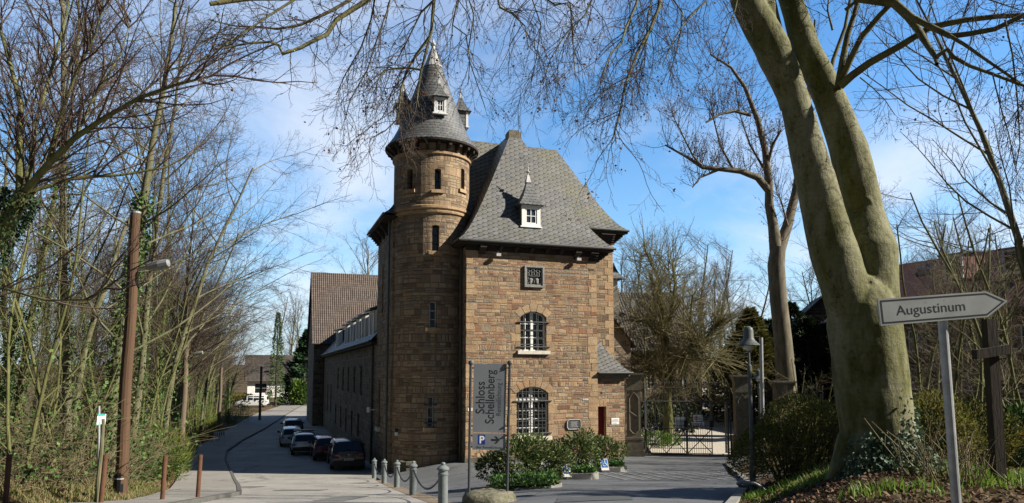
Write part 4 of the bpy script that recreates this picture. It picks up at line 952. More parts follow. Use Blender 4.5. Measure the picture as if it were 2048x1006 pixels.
def linked_roof():     # the steep tiled roof just right of the gatehouse
    u, w = 9.6, 10.5
    c = BP(u+3, w, 0); gable_house('side_wing', 'steep brown tiled roof close behind the right edge of the gatehouse', 'castle wing', (c.x, c.y), BW, 9, 7, -6, at(1245, 690, 50).z, at(1226, 575, 50).z, m_wing, m_tile_dark, ov=.3)
    r = thing('roof_turret', BP(10.3, 13, 4), 'tiny slate bell turret poking out right of the gatehouse wall', 'turret')
    p = at(1228, 580, 50); b = MB(); b.box(p+Vector((0, 0, -1)), .6, .6, 2.2); b.build('turret_wall', m_pale, r)
    b = MB(); b.box(p+Vector((0, 0, .4)), .45, .45, .7); b.build('lantern', m_offwhite, r)
    b = MB(); spire_roof(b, p+Vector((0, 0, .75)), BU, BW, .62, .62, 1.2); b.build('turret_roof', m_slate_s, r)
linked_roof()
def red_house():
    Y = 46; a, b = at(1800, 497, Y+7), at(2120, 462, Y-3)
    ex = Vector((b.x-a.x, b.y-a.y, 0)).normalized(); ln = 34; ey = Vector((-ex.y, ex.x, 0))
    c = at(1930, 600, Y-4); mid = Vector((c.x+5, c.y-2, 0))
    zr = at(1930, 485, Y).z; ze = at(1930, 605, Y-4).z
    wins = [(-14+i*3.4, -12.6+i*3.4, z, z+1.5) for i in range(9) for z in (-1.2, 1.4)]
    root, mf, c, ex, ey = gable_house('red_roofed_house', 'large dark red tiled house with skylight and dormers behind the right-hand trees', 'house', (mid.x, mid.y), ex, ln, 12, -5, ze, zr, m_brickd, m_tile_red, wins=wins, ov=.5, winmat=None, framem=m_offwhite)
    k = (zr-ze)/6
    for px, py, w, h in ((1908, 540, 1.3, 1.5), (2028, 530, 1.3, 1.6)):
        p = at(px, py+18, Y-1.5); o = p
        b = MB(); b.obox(o-ex*w/2, ex*w, ey*2.2, (0, 0, h)); d = b.build('dormer', m_tile_red, root)
        f = MB()
        for (x0, x1, z0, z1) in ((-w/2, -w/2+.16, 0, h), (w/2-.16, w/2, 0, h), (-w/2+.16, w/2-.16, 0, .16), (-w/2+.16, w/2-.16, h-.16, h)): f.obox(o+ex*x0-ey*.06+Vector((0, 0, z0)), ex*(x1-x0), ey*.05, (0, 0, z1-z0))
        f.build('frame', m_offwhite, d); g_ = MB(); g_.face([o+ex*a-ey*.012+Vector((0, 0, z)) for a, z in ((-w/2+.1, .1), (w/2-.1, .1), (w/2-.1, h-.1), (-w/2+.1, h-.1))]); g_.build('pane', m_glass_b, d)
        t = MB(); t.prism([o-ex*(w/2+.2)-ey*.25+Vector((0, 0, h)), o+ex*(w/2+.2)-ey*.25+Vector((0, 0, h)), o+ex*(w/2+.2)+ey*2.4+Vector((0, 0, h+.3)), o-ex*(w/2+.2)+ey*2.4+Vector((0, 0, h+.3))], (0, 0, .1)); t.build('roof', m_gutter, d)
    p = at(1853, 543, Y+1.8); s = MB(); n = Vector((0, 0, 1))*.86-ey*.5; tv = Vector((0, 0, .5))+ey*.86*.5/.5*.55
    s.prism([p-ex*.55-tv*.7, p+ex*.55-tv*.7, p+ex*.55+tv*.7, p-ex*.55+tv*.7], n*.25); s.build('skylight', m_glass_b, root)
m_brickd = stone_mat('shaded_red_brick', .09, .24, [(0, (.03, .014, .012)), (.5, (.055, .023, .018)), (1, (.075, .032, .025))], split=0, warp=.005, mortar=(.13, .11, .09), bump=.4)  # brick colour darkened to stand in for shade on the walls
red_house()
def timber_house():
    p = at(1648, 640, 70); root, mf, c, ex, ey = gable_house('timbered_house', 'dark gabled house with white window glimpsed between the plane tree and the beech', 'house', (p.x+2.2, 70), (.25, 1, 0), 8, 5, -4, at(1648, 645, 70).z, at(1648, 597, 70).z, m_brickd, m_tile_dark)
    f = MB(); w = MB(); o = at(1645, 655, 67.6)
    for a, b, z0, z1 in ((-.75, .75, 1.5, 1.68), (-.75, .75, 0, .18), (-.75, -.6, .18, 1.5), (.6, .75, .18, 1.5), (-.06, .06, .18, 1.5)): w.obox(o+Vector((a, 0, z0)), (b-a, 0, 0), (0, .1, 0), (0, 0, z1-z0))
    w.obox(o+Vector((-1.3, -.1, -.6)), (2.6, 0, 0), (0, .12, 0), (0, 0, .12))
    for i in range(9): w.obox(o+Vector((-1.25+.3*i, -.08, -1.1)), (.1, 0, 0), (0, .08, 0), (0, 0, .5))
    for i in range(8): w.obox(o+Vector((-1.2+.32*i, -.05, 1.9)), (.12, 0, 0), (0, .08, 0), (0, 0, .7-.16*abs(i-3.5)*.8))
    w.build('window', m_white, root)
timber_house()

# ---------------------------------------------------------------- writing
def onplane(px, py, q, n):
    d = ray(px, py); return d*(q.dot(n)/d.dot(n))
def text(root, s, size, origin, ex, ey, mat, name='lettering', ext=.0003, align='LEFT', bold=0, width=None):
    c = bpy.data.curves.new(name, 'FONT'); c.body = s; c.size = size; c.extrude = ext; c.align_x = align; c.offset = bold
    tmp = bpy.data.objects.new('tmp_text', c); COL.objects.link(tmp); bpy.context.view_layer.update()
    dg = bpy.context.evaluated_depsgraph_get(); me = bpy.data.meshes.new_from_object(tmp.evaluated_get(dg)); bpy.data.objects.remove(tmp)
    ex, ey = Vector(ex).normalized(), Vector(ey).normalized(); ez = ex.cross(ey)
    org = ORG.get(root.name) or (0, 0, 0)
    xs = [v.co.x for v in me.vertices]; k = width/(max(xs)-min(xs)) if width else 1
    for v in me.vertices:
        p = Vector(origin)+ex*(v.co.x*k)+ey*v.co.y+ez*v.co.z; v.co = p-Vector(org)
    me.materials.append(mat); o = bpy.data.objects.new(name, me); COL.objects.link(o); o.parent = root; ORG[o.name] = org; return o
m_panel = M('grey_sign_panel', (.185, .20, .215), .6, .2, 2.2, col2=(.155, .17, .185))
m_text = M('charcoal_lettering', (.018, .02, .022), .6, .1, 5)
m_blue = M('sign_blue', (.012, .035, .22), .5, .1, 5)
m_lblue = M('light_sign_blue', (.05, .17, .48), .5, .1, 5)
m_postg = M('dark_grey_post', (.055, .06, .065), .45, .15, 8)
m_galv = M('galvanised_steel', (.36, .37, .37), .45, .25, 9, metal=.5, spec=.5)
m_boulder = M('mossy_millstone', (.20, .18, .14), .95, .4, 9, 1.0, 14, col2=(.06, .065, .025))
def castle_sign():
    Y = 17.0; base = at(977, 985, Y); gz = g(base.x, Y); root = thing('castle_sign', (base.x, Y, gz), 'grey sign panel reading Schloss Schellenberg on two posts over a round stone', 'sign')
    l0, l1 = at(938, 955, Y), at(941.5, 727, Y); r0, r1 = at(1014, 958, Y+.05), at(1019.5, 727, Y+.05)
    for a, b in ((l0, l1), (r0, r1)):
        p = MB(); p.tube([Vector((a.x, a.y, gz+.15)), b], .033, 10); p.lathe([(0, -.05), (.05, -.03), (.062, .02), (.05, .06), (0, .075)], b, 12); p.build('post', m_postg, root)
    q = [at(945, 864, Y-.01), at(1010, 865.5, Y+.04), at(1013.5, 727.5, Y+.04), at(947.5, 727.5, Y-.01)]
    pn = MB(); pn.prism(q, Vector((0, .03, 0))); P1 = pn.build('panel', m_panel, root)
    q2 = [at(944.5, 899, Y-.01), at(1009.5, 901, Y+.04), at(1010.5, 868, Y+.04), at(945, 866.8, Y-.01)]
    pn = MB(); pn.prism(q2, Vector((0, .03, 0))); P2 = pn.build('parking_panel', m_panel, root)
    for yy in (736, 852, 871, 894):
        for s in (0, 1):
            b = MB(); x0, x1 = ((939, 948), (1009, 1018))[s]; b.tube([at(x0, yy, Y+.02), at(x1, yy, Y+.04)], .018, 6); b.build('clamp', m_black, root)
    up = (q[3]-q[0]).normalized(); rt = (q[1]-q[0]).normalized(); n = rt.cross(up).normalized(); n = n if n.y < 0 else -n; off = n*.0008
    at_ = lambda x, y, Y_: onplane(x, y, q[0] if y < 865 else q2[0], n)
    px = Y/FPX
    text(P1, 'Schloss', .30, at_(968.5, 828, Y)+off, up, -rt, m_text, width=63*px, bold=.0035)
    text(P1, 'Schellenberg', .30, at_(987.5, 848, Y)+off, up, -rt, m_text, width=106*px, bold=.0035)
    text(P1, 'Renteilichtung 1', .165, at_(1001.5, 832, Y)+off, up, -rt, m_text, width=71*px)
    bs = MB(); c = at_(963, 879, Y); bs.prism([c+rt*a+up*b+off*.5 for a, b in ((-.085, -.115), (.085, -.115), (.085, .115), (-.085, .115))], off*.8); bp = bs.build('parking_symbol', m_blue, P2)
    text(P2, 'P', .24, c-rt*.055-up*.085+off*1.6, rt, up, m_white, 'parking_letter', bold=.006)
    c = at_(990.5, 880, Y)+off; ar = MB(); ar.prism([c+rt*a+up*b for a, b in ((-.1, -.025), (.03, -.025), (-.03, -.085), (.03, -.085), (.105, 0), (.03, .085), (-.03, .085), (.03, .025), (-.1, .025))], off); ar.build('arrow', m_text, P2)
    text(P2, 'über Renteilichtung', .085, at_(951, 896.5, Y)+off, rt, up, m_text, width=51*px)
    st = MB(); prof = [(0, .28), (.35, .27), (.56, .22), (.63, .12), (.66, -.3)]
    st.lathe(prof, (base.x, Y, gz), 26); o = st.build('footing_stone', m_boulder, root, smooth=R(60))
    rn = random.Random(4)
    for v in o.data.vertices:
        k = 1+.05*math.sin(5*math.atan2(v.co.y, v.co.x)+1)+rn.uniform(-.02, .02); v.co.x *= k; v.co.y *= k; v.co.z += rn.uniform(-.015, .015)
castle_sign()
m_signw = M('sign_white', (.34, .355, .345), .55, .18, 4)
def finger_sign():
    Y = 6.05; gz = g(at(1905, 900, Y).x, Y); top = at(1885, 640, Y+.06)
    root = thing('direction_sign', (at(1912, 1006, Y).x, Y, gz), 'white arrow-shaped sign reading Augustinum on a steel post', 'road sign')
    p = MB(); b = at(1913, 1010, Y+.06); d = (top-b).normalized(); p.tube([b-d*((b.z-gz)/d.z+.05), top+d*.12], .038, 16); p.build('post', m_galv, root)
    P_ = [(1756, 598), (1972, 582.5), (2016, 602), (1976, 634), (1762, 651.5)]
    pts = [at(x, y, Y) for x, y in P_]; c = sum(pts, Vector())/5
    def inset(k): return [c+(q-c)*k for q in pts]
    b = MB(); b.prism(pts, (0, .02, 0)); bd = b.build('board', m_signw, root)
    def shrink(m):
        out = []
        for i in range(5):
            a, q, e = pts[i-1], pts[i], pts[(i+1) % 5]; d1 = (q-a).normalized(); d2 = (e-q).normalized()
            n1 = Vector((d1.z, 0, -d1.x)); n2 = Vector((d2.z, 0, -d2.x)); bis = (n1+n2).normalized(); k = m/max(.3, bis.dot(n1)); s = 1 if (c-q).dot(bis) > 0 else -1; out.append(q+bis*k*s)
        return out
    o1, o2 = shrink(.014), shrink(.028); r = MB()
    for i in range(5):
        j = (i+1) % 5; r.face([v+Vector((0, -.0008, 0)) for v in (o1[i], o1[j], o2[j], o2[i])])
    r.build('border', m_text, bd)
    ex = (pts[1]-pts[0]).normalized(); text(bd, 'Augustinum', .118, at(1793.5, 630.5, Y)+Vector((0, -.0006, 0)), ex, Vector((0, 0, 1))-ex*ex.z, m_text, width=139*Y/FPX)
    for x, y in ((1852, 604), (1889, 601), (1856, 638), (1893, 634)):
        s = MB(); s.v = []; s.face([at(x, y, Y)+Vector((.006*math.cos(t), -.0007, .006*math.sin(t))) for t in np.linspace(0, 6.28, 9)[:-1]]); s.build('screw', m_galv, bd)
finger_sign()

# ---------------------------------------------------------------- bollards and chains
m_bol = M('grey_green_bollard_paint', (.15, .17, .17), .5, .25, 6)
def bollards():
    root = proto('bollard', 'x', 'bollard', 'grey bollards linked by chains')
    b = MB(); b.lathe([(.105, -.4), (.105, .70), (.115, .71), (.115, .74), (.10, .75), (.10, .80)], n=20); b.build('post', m_bol, root)
    b = MB(); b.lathe([(.10, .80), (.13, .815), (.13, .85), (.11, .87), (.07, .90), (.045, .91), (.05, .94), (.04, .965), (0, .975)], n=20); b.build('cap', m_bol, root)
    spots = [(886, 924), (826, 922), (793.5, 919.5), (768, 917.5), (748, 916)]; ys = [15.4, 21.4, 26.5, 30.0, 34.6]; tops = []
    lab = ['largest grey bollard, nearest to the camera, beside the sign stone', 'second nearest grey bollard of the chained row', 'middle bollard of the row of five chained bollards', 'fourth bollard of the chained row, next to the farthest one', 'smallest and farthest grey bollard, in front of the black car']
    for i, ((px, py), Y) in enumerate(zip(spots, ys)):
        x = at(px, 960, Y).x; z = at(px, py, Y).z-.975; p = Vector((x, Y, z))
        o = place(root, p) if i == 0 else dup(root, p)
        o['label'] = lab[i]; tops.append(p)
    labc = ['longest hanging chain, between the two nearest grey bollards', 'chain hanging from the second grey bollard to the middle one', 'chain hanging from the middle bollard to the fourth one', 'farthest hanging chain, at the smallest grey bollard']
    for i in range(4):
        a, b = tops[i]+Vector((0, 0, .72)), tops[i+1]+Vector((0, 0, .72)); dirv = (b-a).normalized(); a = a+dirv*.12; b = b-dirv*.12
        m = MB(); L = (b-a).length; n = int(L/.085); sag = .42
        pts = [a.lerp(b, t/n)-Vector((0, 0, sag*(1-(2*t/n-1)**2))) for t in range(n+1)]
        for k in range(n):
            p, q = pts[k], pts[k+1]; t = (q-p).normalized(); s = t.cross(Vector((0, 0, 1))).normalized()
            if k % 2: s = t.cross(s)
            p, q = p-t*.018, q+t*.018; w = s*.02
            m.tube([p+w, q+w], .008, 4, caps=False); m.tube([p-w, q-w], .008, 4, caps=False); m.tube([p+w, p-w], .008, 4, caps=False); m.tube([q+w, q-w], .008, 4, caps=False)
        tag(m.build('hanging_chain', m_iron), labc[i], 'chain', 'chains between the grey bollards')
bollards()
m_rust = M('rusty_steel', (.10, .045, .024), .85, .35, 7, .3, 40)
def rust_posts():
    lab = ['rusty steel post at the left picture edge', 'rusty steel post left of the tall wooden pole foot', 'rusty steel post on the grass tip right of the wooden pole', 'rusty steel post on the pavement, nearest to the street kerb']
    first = None
    for i, (px, yt, Y, w) in enumerate(((17, 908, 14.5, .052), (207, 909, 16, .052), (328.5, 911, 17.2, .052), (399, 909, 18.2, .052))):
        t = at(px, yt, Y); z = g(t.x, Y)
        if first is None:
            b = MB(); b.lathe([(w, -.6), (w, 1.03), (w-.008, 1.04), (0, 1.045)], n=14); first = tag(b.build('rusty_post', m_rust, None, smooth=R(40)), '', 'post', 'rusty steel posts along the pavement'); o = first
        else: o = first.copy(); COL.objects.link(o)
        o['label'] = lab[i]; o.location = (t.x, Y, t.z-1.045); o.rotation_euler.y = (.02, .05, .03, .03)[i]
rust_posts()

# ---------------------------------------------------------------- wooden poles with lamps
m_pole = M('brown_wooden_pole', (.115, .066, .036), .88, .35, 3, .6, 30, stretch=(1, 1, .08), col2=(.055, .033, .02))
m_poleg = M('grey_wooden_pole', (.17, .125, .085), .85, .35, 3, .5, 30, stretch=(1, 1, .08), col2=(.09, .07, .05))
def pole(label, b, t, Y, rad, mat, lamp=None, band=False, group='wooden street lamp poles'):
    p0, p1 = at(*b, Y), at(*t, Y); z = min(g(p0.x, Y), p0.z)-.2
    root = thing('lamp_pole', (p0.x, Y, z+.2), label, 'lamp pole', group)
    m = MB(); n = 12; a = Vector((p0.x, Y, z)); m.tube([a.lerp(p1, i/n)+Vector((.02*math.sin(i), 0, 0)) for i in range(n+1)], [rad*(1.08-.22*i/n) for i in range(n+1)], 14); m.build('post', mat, root)
    if band:
        k = MB(); d = (p1-p0).normalized(); k.tube([p0-d*.1, p0+d*.38], rad*1.14, 14); bd = k.build('foot_band', m_black, root)
        k = MB(); k.tube([p0+d*.22, p0+d*.245], rad*1.16, 14); k.build('steel_strap', m_lead, bd)
        k = MB(); k.tube([p1, p1+d*.05], rad*.84, 14); k.build('top_cap', m_galv, root)
    if lamp:
        (lx, ly), ln, s = lamp; q = at(lx, ly, Y); e = Vector((ln, -.05, .12)); h = MB(); h.tube([q, q+e*.55], .03*s, 8); arm = h.build('arm', m_galv, root)
        h = MB(); c = q+e*.5; h.tube([c, c+e*.15, c+e*.6, c+e*.98, c+e*1.02], [.05*s, .10*s, .13*s, .10*s, .03*s], 10); h.build('lamp_head', m_lamph, root)
m_lamph = M('grey_lamp_housing', (.20, .21, .215), .5, .15, 5)
pole('tall brown wooden pole with grey street lamp, nearest on the left', (240.5, 975), (272, 427), 18.3, .145, m_pole, ((268, 540), .62, 1), True)
pole('greyer wooden pole with small lamp, beyond the tall brown pole', (361, 920), (374, 681), 36, .15, m_poleg, ((374, 712), .55, .8))
pole('dark wooden pole standing in the shade behind the red and white barrier', (437, 862), (443, 735), 62, .14, m_poleg)
pole('slim wooden pole with crossarm lamp in front of the white van', (519, 838), (523, 733), 88, .15, m_poleg, ((522, 745), .7, 1.0))

# ---------------------------------------------------------------- lamp posts, steel pole, hoop, cross
m_lampg = M('green_grey_lamp_paint', (.105, .12, .108), .5, .2, 6)
m_opal = M('opal_diffuser', (.62, .62, .58), .35, .05, 5)
def lamps():
    root = proto('street_lamp', 'dark grey bell-shaped street lamp beside the bent steel hoop', 'street lamp', 'bell-shaped courtyard lamps')
    b = MB(); b.lathe([(.075, -.3), (.075, .95), (.05, .99), (.045, 3.0), (.055, 3.0), (.055, 3.25), (.03, 3.28), (.025, 3.62)], n=14); b.build('post', m_lampg, root)
    b = MB(); b.lathe([(.27, 3.74), (.255, 3.76), (.16, 3.85), (.125, 3.92), (.12, 4.10), (.10, 4.16), (.05, 4.2), (0, 4.21)], n=20); b.lathe([(.25, 3.73), (.13, 3.78), (.02, 3.8)], n=20); hd = b.build('lamp_shade', m_lampg, root, smooth=R(50))
    b = MB(); b.lathe([(.115, 3.745), (.11, 3.67), (.07, 3.62), (.02, 3.6)], n=16); b.build('diffuser', m_opal, hd)
    t = at(1496, 652, 17.3); place(root, (t.x, 17.3, t.z-4.21), 0)
    Y = 29; t = at(1517, 739, Y); o = dup(root, (t.x, Y, t.z-3.3), 0, 'smaller lamp half hidden behind the steel pole at the hedge', scale=(1, 1, 3.3/4.21))
    Y = 27; a, b_ = at(1524, 830, Y), at(1522, 675, Y); m = MB(); m.tube([Vector((a.x, Y, g(a.x, Y)-.1)), b_], .07, 10); sp = tag(m.build('steel_pole', m_galv), 'plain galvanised steel pole rising behind the hedge beside the lamps', 'pole')
    Y = 16.2; P_ = [(1540, 992), (1534, 985), (1524, 975), (1510, 967), (1490, 964.5), (1479, 963.5), (1476, 967), (1480, 971), (1492, 972)]
    pts = [at(x, y, Y+(0 if i < 6 else .25*(i-5))) for i, (x, y) in enumerate(P_)]; pts = [pts[0]+Vector((.12, 0, -.35))]+pts
    m = MB(); m.tube(pts, .042, 10); m.tube([pts[-1], pts[-1]+Vector((.45, .55, -.02)), pts[-1]+Vector((.8, .7, -.5))], .042, 10); tag(m.build('hoop_barrier', m_galv, None, smooth=R(50)), 'bent galvanised steel hoop guarding the lamp post foot', 'barrier')
    Y = 10.5; root = thing('wooden_cross', (at(2003, 925, Y).x, Y, at(2003, 930, Y).z), 'dark wooden cross standing in the shade behind the Augustinum sign', 'cross')
    x = at(1985, 640, Y); m = MB(); zb = g(at(2003, 925, Y).x, Y)-.1
    m.obox((at(2003, 925, Y).x-.08, Y, zb), (.15, 0, 0), (0, .14, 0), (x.x-at(2003, 925, Y).x, 0, at(1985, 638, Y).z-zb)); m.build('upright', m_eave2, root)
    l, r = at(1949, 708, Y), at(2016, 697, Y); m = MB(); m.obox(l+Vector((0, -.06, -.08)), (r.x-l.x, 0, r.z-l.z), (0, .12, 0), (0, 0, .14)); m.build('crossbar', m_eave2, root)
m_eave2 = M('shaded_dark_wood', (.032, .024, .016), .85, .35, 5, .4, 30, stretch=(1, 1, .15))  # shade around the cross put into its wood colour
lamps()

# ---------------------------------------------------------------- trees
def rperp(rng, d):
    v = Vector((rng.gauss(0, 1), rng.gauss(0, 1), rng.gauss(0, 1))); v = v-d*v.dot(d); return v.normalized()
def grow(rng, p, d, L, r, lev, SP, out, maxr=None):
    S = SP[lev]; n = S.get('seg', 5); d = Vector(d).normalized(); pts = [Vector(p)]; dirs = [d]
    tr = Vector(S['bias']) if 'bias' in S else Vector((0, 0, S.get('trop', .05)))
    for i in range(n):
        d = (d+rperp(rng, d)*S.get('wob', .15)*rng.uniform(.4, 1.2)+tr).normalized(); pts.append(pts[-1]+d*(L/n)); dirs.append(d)
    e = S.get('tip', .3); rad = [max(.0022, r*(1-(1-e)*i/n)) for i in range(n+1)]
    out[lev].append((pts, rad))
    if lev+1 < len(SP):
        C = SP[lev+1]; nc = C['n'] if isinstance(C['n'], int) else rng.randint(*C['n']); t0 = C.get('t0', .2)
        if C.get('scale_n'): nc = max(1, round(nc*L/C['scale_n']))
        for k in range(nc):
            t = t0+(1-t0)*(k+rng.random())/nc; f = t*n; i = min(n-1, int(f)); q = pts[i].lerp(pts[i+1], f-i)
            a = R(C.get('ang', 45)+rng.uniform(-12, 12)); dd = dirs[i]*math.cos(a)+rperp(rng, dirs[i])*math.sin(a)
            if 'zmin' in C and dd.z < C['zmin']: dd.z = abs(dd.z)*.5+C['zmin']
            LL = L*C.get('len', .5)*(1-C.get('fall', .55)*t)*rng.uniform(.7, 1.25)
            if 'abs' in C: LL = C['abs']*rng.uniform(.6, 1.35)
            rr = min(rad[i]*.62, max(C.get('rmin', .004), r*C.get('rr', .4)*(1-.4*t)))
            grow(rng, q, dd, LL, rr, lev+1, SP, out)
def newout(): return [[] for _ in range(6)]
def wood_parts(root, out, bark, twig, trunk_lev=1, sides=(12, 7, 4, 3, 3, 3), tname='trunk', cname='crown'):
    V, F, off = [], [], 0
    for lv in range(trunk_lev+1):
        if out[lev_ok(out, lv)]:
            v, f = tubes(out[lv], sides[lv]); V.append(v); F.append(f+off); off += len(v)
    t = arrays(tname, np.concatenate(V), np.concatenate(F), bark, root, smooth=True)
    V, F, off = [], [], 0
    for lv in range(trunk_lev+1, 6):
        if out[lv]: v, f = tubes(out[lv], sides[lv]); V.append(v); F.append(f+off); off += len(v)
    if V: arrays(cname, np.concatenate(V), np.concatenate(F), twig, root)
    return t
def lev_ok(out, lv): return lv
def ivy_on(root, brs, rng, n, size, spread=1.4, zmax=None, mat=None, fr=(0, 1)):
    C, D = [], []
    tot = sum(len(p)-1 for p, r in brs)
    for p, r in brs:
        for i in range(len(p)-1):
            if not fr[0] <= i/(len(p)-1) <= fr[1]: continue
            if zmax is not None and p[i].z > zmax: continue
            k = int(n/tot)+1
            for _ in range(k):
                q = p[i].lerp(p[i+1], rng.random()); a = rng.uniform(0, 6.283); rr = r[i]*1.02+abs(rng.gauss(0, .06))*spread
                ax = (p[i+1]-p[i]).normalized(); s = ax.cross(Vector((.3, .9, .1))).normalized(); u = ax.cross(s); o = s*math.cos(a)+u*math.sin(a)
                C.append(q+o*rr); D.append(o*.6+Vector((0, 0, -.6)))
    nr = np.random.default_rng(rng.randint(0, 99999))
    V, F = leaves(np.array([tuple(c) for c in C]), size, nr, .85, D=np.array([tuple(c) for c in D])); return arrays('ivy', V, F, mat or m_ivy, root)
def tree_proto(name, seed, H, r0, SP, bark, twig, label, cat='tree', group=None, ivy=0, lean=(0, 0, 1), ivyz=None, trunk_lev=1, ivysize=.09):
    rng = random.Random(seed); root = proto(name, label, cat, group); out = newout()
    grow(rng, (0, 0, -.3), lean, H, r0, 0, SP, out); wood_parts(root, out, bark, twig, trunk_lev)
    if ivy: ivy_on(root, out[0], rng, ivy, ivysize, zmax=ivyz)
    return root
G_WOOD = 'bare trees of the wood left of the street'
SPA = [dict(seg=9, wob=.07, trop=.04, tip=.16), dict(n=17, t0=.25, ang=36, len=.52, fall=.6, wob=.14, trop=.10, seg=6, rr=.30, tip=.22), dict(n=10, t0=.2, ang=40, len=.42, wob=.2, trop=.06, seg=4, rr=.4, rmin=.012), dict(n=7, t0=.15, ang=42, len=.5, wob=.25, trop=.03, seg=4, rr=.5, rmin=.007), dict(n=5, t0=.15, ang=42, len=.55, wob=.25, trop=.02, seg=3, rr=.6, rmin=.0048)]
SPB = [dict(seg=10, wob=.07, trop=.03, tip=.2), dict(n=22, t0=.25, ang=62, len=.34, fall=.45, wob=.16, trop=.05, seg=6, rr=.22, tip=.3), dict(n=9, t0=.15, ang=45, len=.5, wob=.2, trop=.03, seg=4, rr=.45, rmin=.01), dict(n=7, t0=.1, ang=45, len=.55, wob=.25, trop=.0, seg=4, rr=.5, rmin=.0065), dict(n=4, t0=.1, ang=45, len=.6, wob=.25, trop=-.01, seg=3, rr=.6, rmin=.0048)]
SPC = [dict(seg=9, wob=.12, trop=.02, tip=.3), dict(n=9, t0=.12, ang=48, len=.38, fall=.4, wob=.18, trop=.08, seg=5, rr=.35, tip=.3), dict(n=7, t0=.2, ang=45, len=.5, wob=.2, trop=.04, seg=4, rr=.5, rmin=.007), dict(n=5, t0=.2, ang=45, len=.55, wob=.2, trop=.02, seg=3, rr=.6, rmin=.0048)]
SPD = [dict(seg=9, wob=.10, bias=(.05, 0, .02), tip=.25), dict(n=12, t0=.3, ang=55, len=.62, fall=.35, wob=.13, bias=(.09, -.01, .03), seg=8, rr=.34, tip=.2), dict(n=11, t0=.2, ang=38, len=.36, wob=.17, bias=(.05, 0, .03), seg=5, rr=.4, rmin=.011), dict(n=8, t0=.15, ang=42, len=.5, wob=.22, trop=.02, seg=4, rr=.5, rmin=.0065), dict(n=5, t0=.15, ang=42, len=.55, wob=.25, trop=.0, seg=3, rr=.6, rmin=.0048)]
def gp(px, Y, py=900): x = at(px, py, Y).x; return Vector((x, Y, g(x, Y)))
def left_wood():
    A = tree_proto('bare_tree', 11, 19, .155, SPA, m_bark, m_twig, '', group=G_WOOD, ivy=2600, ivyz=10)
    A2 = tree_proto('bare_tree', 29, 20, .165, SPA, m_bark, m_twig, '', group=G_WOOD, ivy=1300, ivyz=7)
    B = tree_proto('bare_tree', 12, 18, .13, SPB, m_bark_moss, m_twig, '', group=G_WOOD, ivy=2200, ivyz=12)
    D = tree_proto('bare_tree', 14, 15, .14, SPD, m_bark, m_twig, '', group=G_WOOD, ivy=500, ivyz=6)
    S = tree_proto('slender_sapling', 15, 9, .05, SPC, m_bark_moss, m_twig_g, '', 'sapling', 'slender saplings in the left wood')
    S2 = tree_proto('slender_sapling', 18, 7, .04, SPC, m_bark_moss, m_twig_g, '', 'sapling', 'slender saplings in the left wood', lean=(.15, .05, 1))
    I = tree_proto('ivy_tree', 16, 15, .2, SPB[:4], m_bark, m_twig, '', 'tree', 'ivy-clad trees in the left wood', ivy=3600, ivyz=8, ivysize=.11)
    E_ = tree_proto('bare_tree', 44, 16, .115, SPA[:4]+[dict(n=9, t0=.1, ang=42, len=.6, wob=.28, trop=.0, seg=3, rr=.6, rmin=.0055)], m_bark_moss, m_twig, '', group=G_WOOD, ivy=1500, ivyz=7)
    used = set()
    def put(P_, px, Y, sc_=1.0, rz=0, label=None, py=900):
        p = gp(px, Y, py); p.x = min(p.x, walkL(Y)-.9); p.z = g(p.x, Y)
        if P_.name in used: o = dup(P_, p, rz, label, sc_)
        else: used.add(P_.name); o = place(P_, p, rz, sc_)
        o['label'] = label or ('bare deciduous tree in the wood left of the street' if P_ in (A, A2, B, D, E_) else 'slender bare sapling in the wood left of the street' if P_ in (S, S2) else 'ivy-clad bare tree in the wood left of the street')
        return o
    put(A, 140, 22, .95, 1.0, 'bare tree with pale mossy trunk, left of the bus stop sign')
    put(I, 222, 21, 1.0, .4, 'ivy-clad tree directly left of the tall wooden pole')
    put(B, 30, 24, 1.0, 2.0); put(A2, 262, 27, .95, 2.2, 'tall bare tree rising right behind the tall wooden pole'); put(D, 330, 33, 1.05, .1, 'bare tree stretching long branches over the street')
    put(S, 48, 17, 1.0, 0.); put(S2, 75, 19, 1.1, 1.); put(S, 22, 16.5, .9, 2.5); put(S2, 130, 19, .9, 3.); put(S2, 178, 19.5, .8, 5); put(S, 100, 20, 1.1, 4)
    put(S, 290, 30, 1.0, 1.4); put(S2, 205, 23, 1.0, 2.2)
    put(D, 395, 44, 1.0, -.2); put(A, 365, 40, .9, 4.0); put(I, 420, 52, .85, 1.7); put(D, 470, 62, 1.0, .2); put(B, 300, 36, 1.0, 4)
    rn = random.Random(21); n = 0
    protos = [A, A2, B, D, I, B, A]
    for Y0 in (24, 28, 33, 38, 44, 50, 57, 65, 74, 84, 96, 110, 126):
        for k in range(5):
            Y = Y0+rn.uniform(-2, 3); x = walkL(Y)-2.2-k*rn.uniform(2.6, 3.6)-rn.uniform(0, 2)
            P_ = rn.choice(protos); px = CX+FPX*x/Y
            if px < -150 or (Y > 88 and px > 480): continue
            put(P_, px, Y, rn.uniform(.6, .9) if Y < 90 else rn.uniform(.5, .75), rn.uniform(0, 6.28) if P_ is not D else rn.uniform(-.5, .5))
    for k in range(30):
        Y = 34+58*(k+rn.random())/30; x = walkL(Y)-rn.uniform(1.0, 4.5); P_ = rn.choice((E_, D, E_, B, E_)); put(P_, CX+FPX*x/Y, Y, rn.uniform(.62, .92) if Y < 85 else rn.uniform(.5, .7), rn.uniform(0, 6.28) if P_ is not D else rn.uniform(-.4, .4))
    for k in range(26):
        Y = rn.uniform(20, 70); x = walkL(Y)-rn.uniform(.8, 9); put(rn.choice((S, S2)), CX+FPX*x/Y, Y, rn.uniform(.6, 1.1), rn.uniform(0, 6.28))
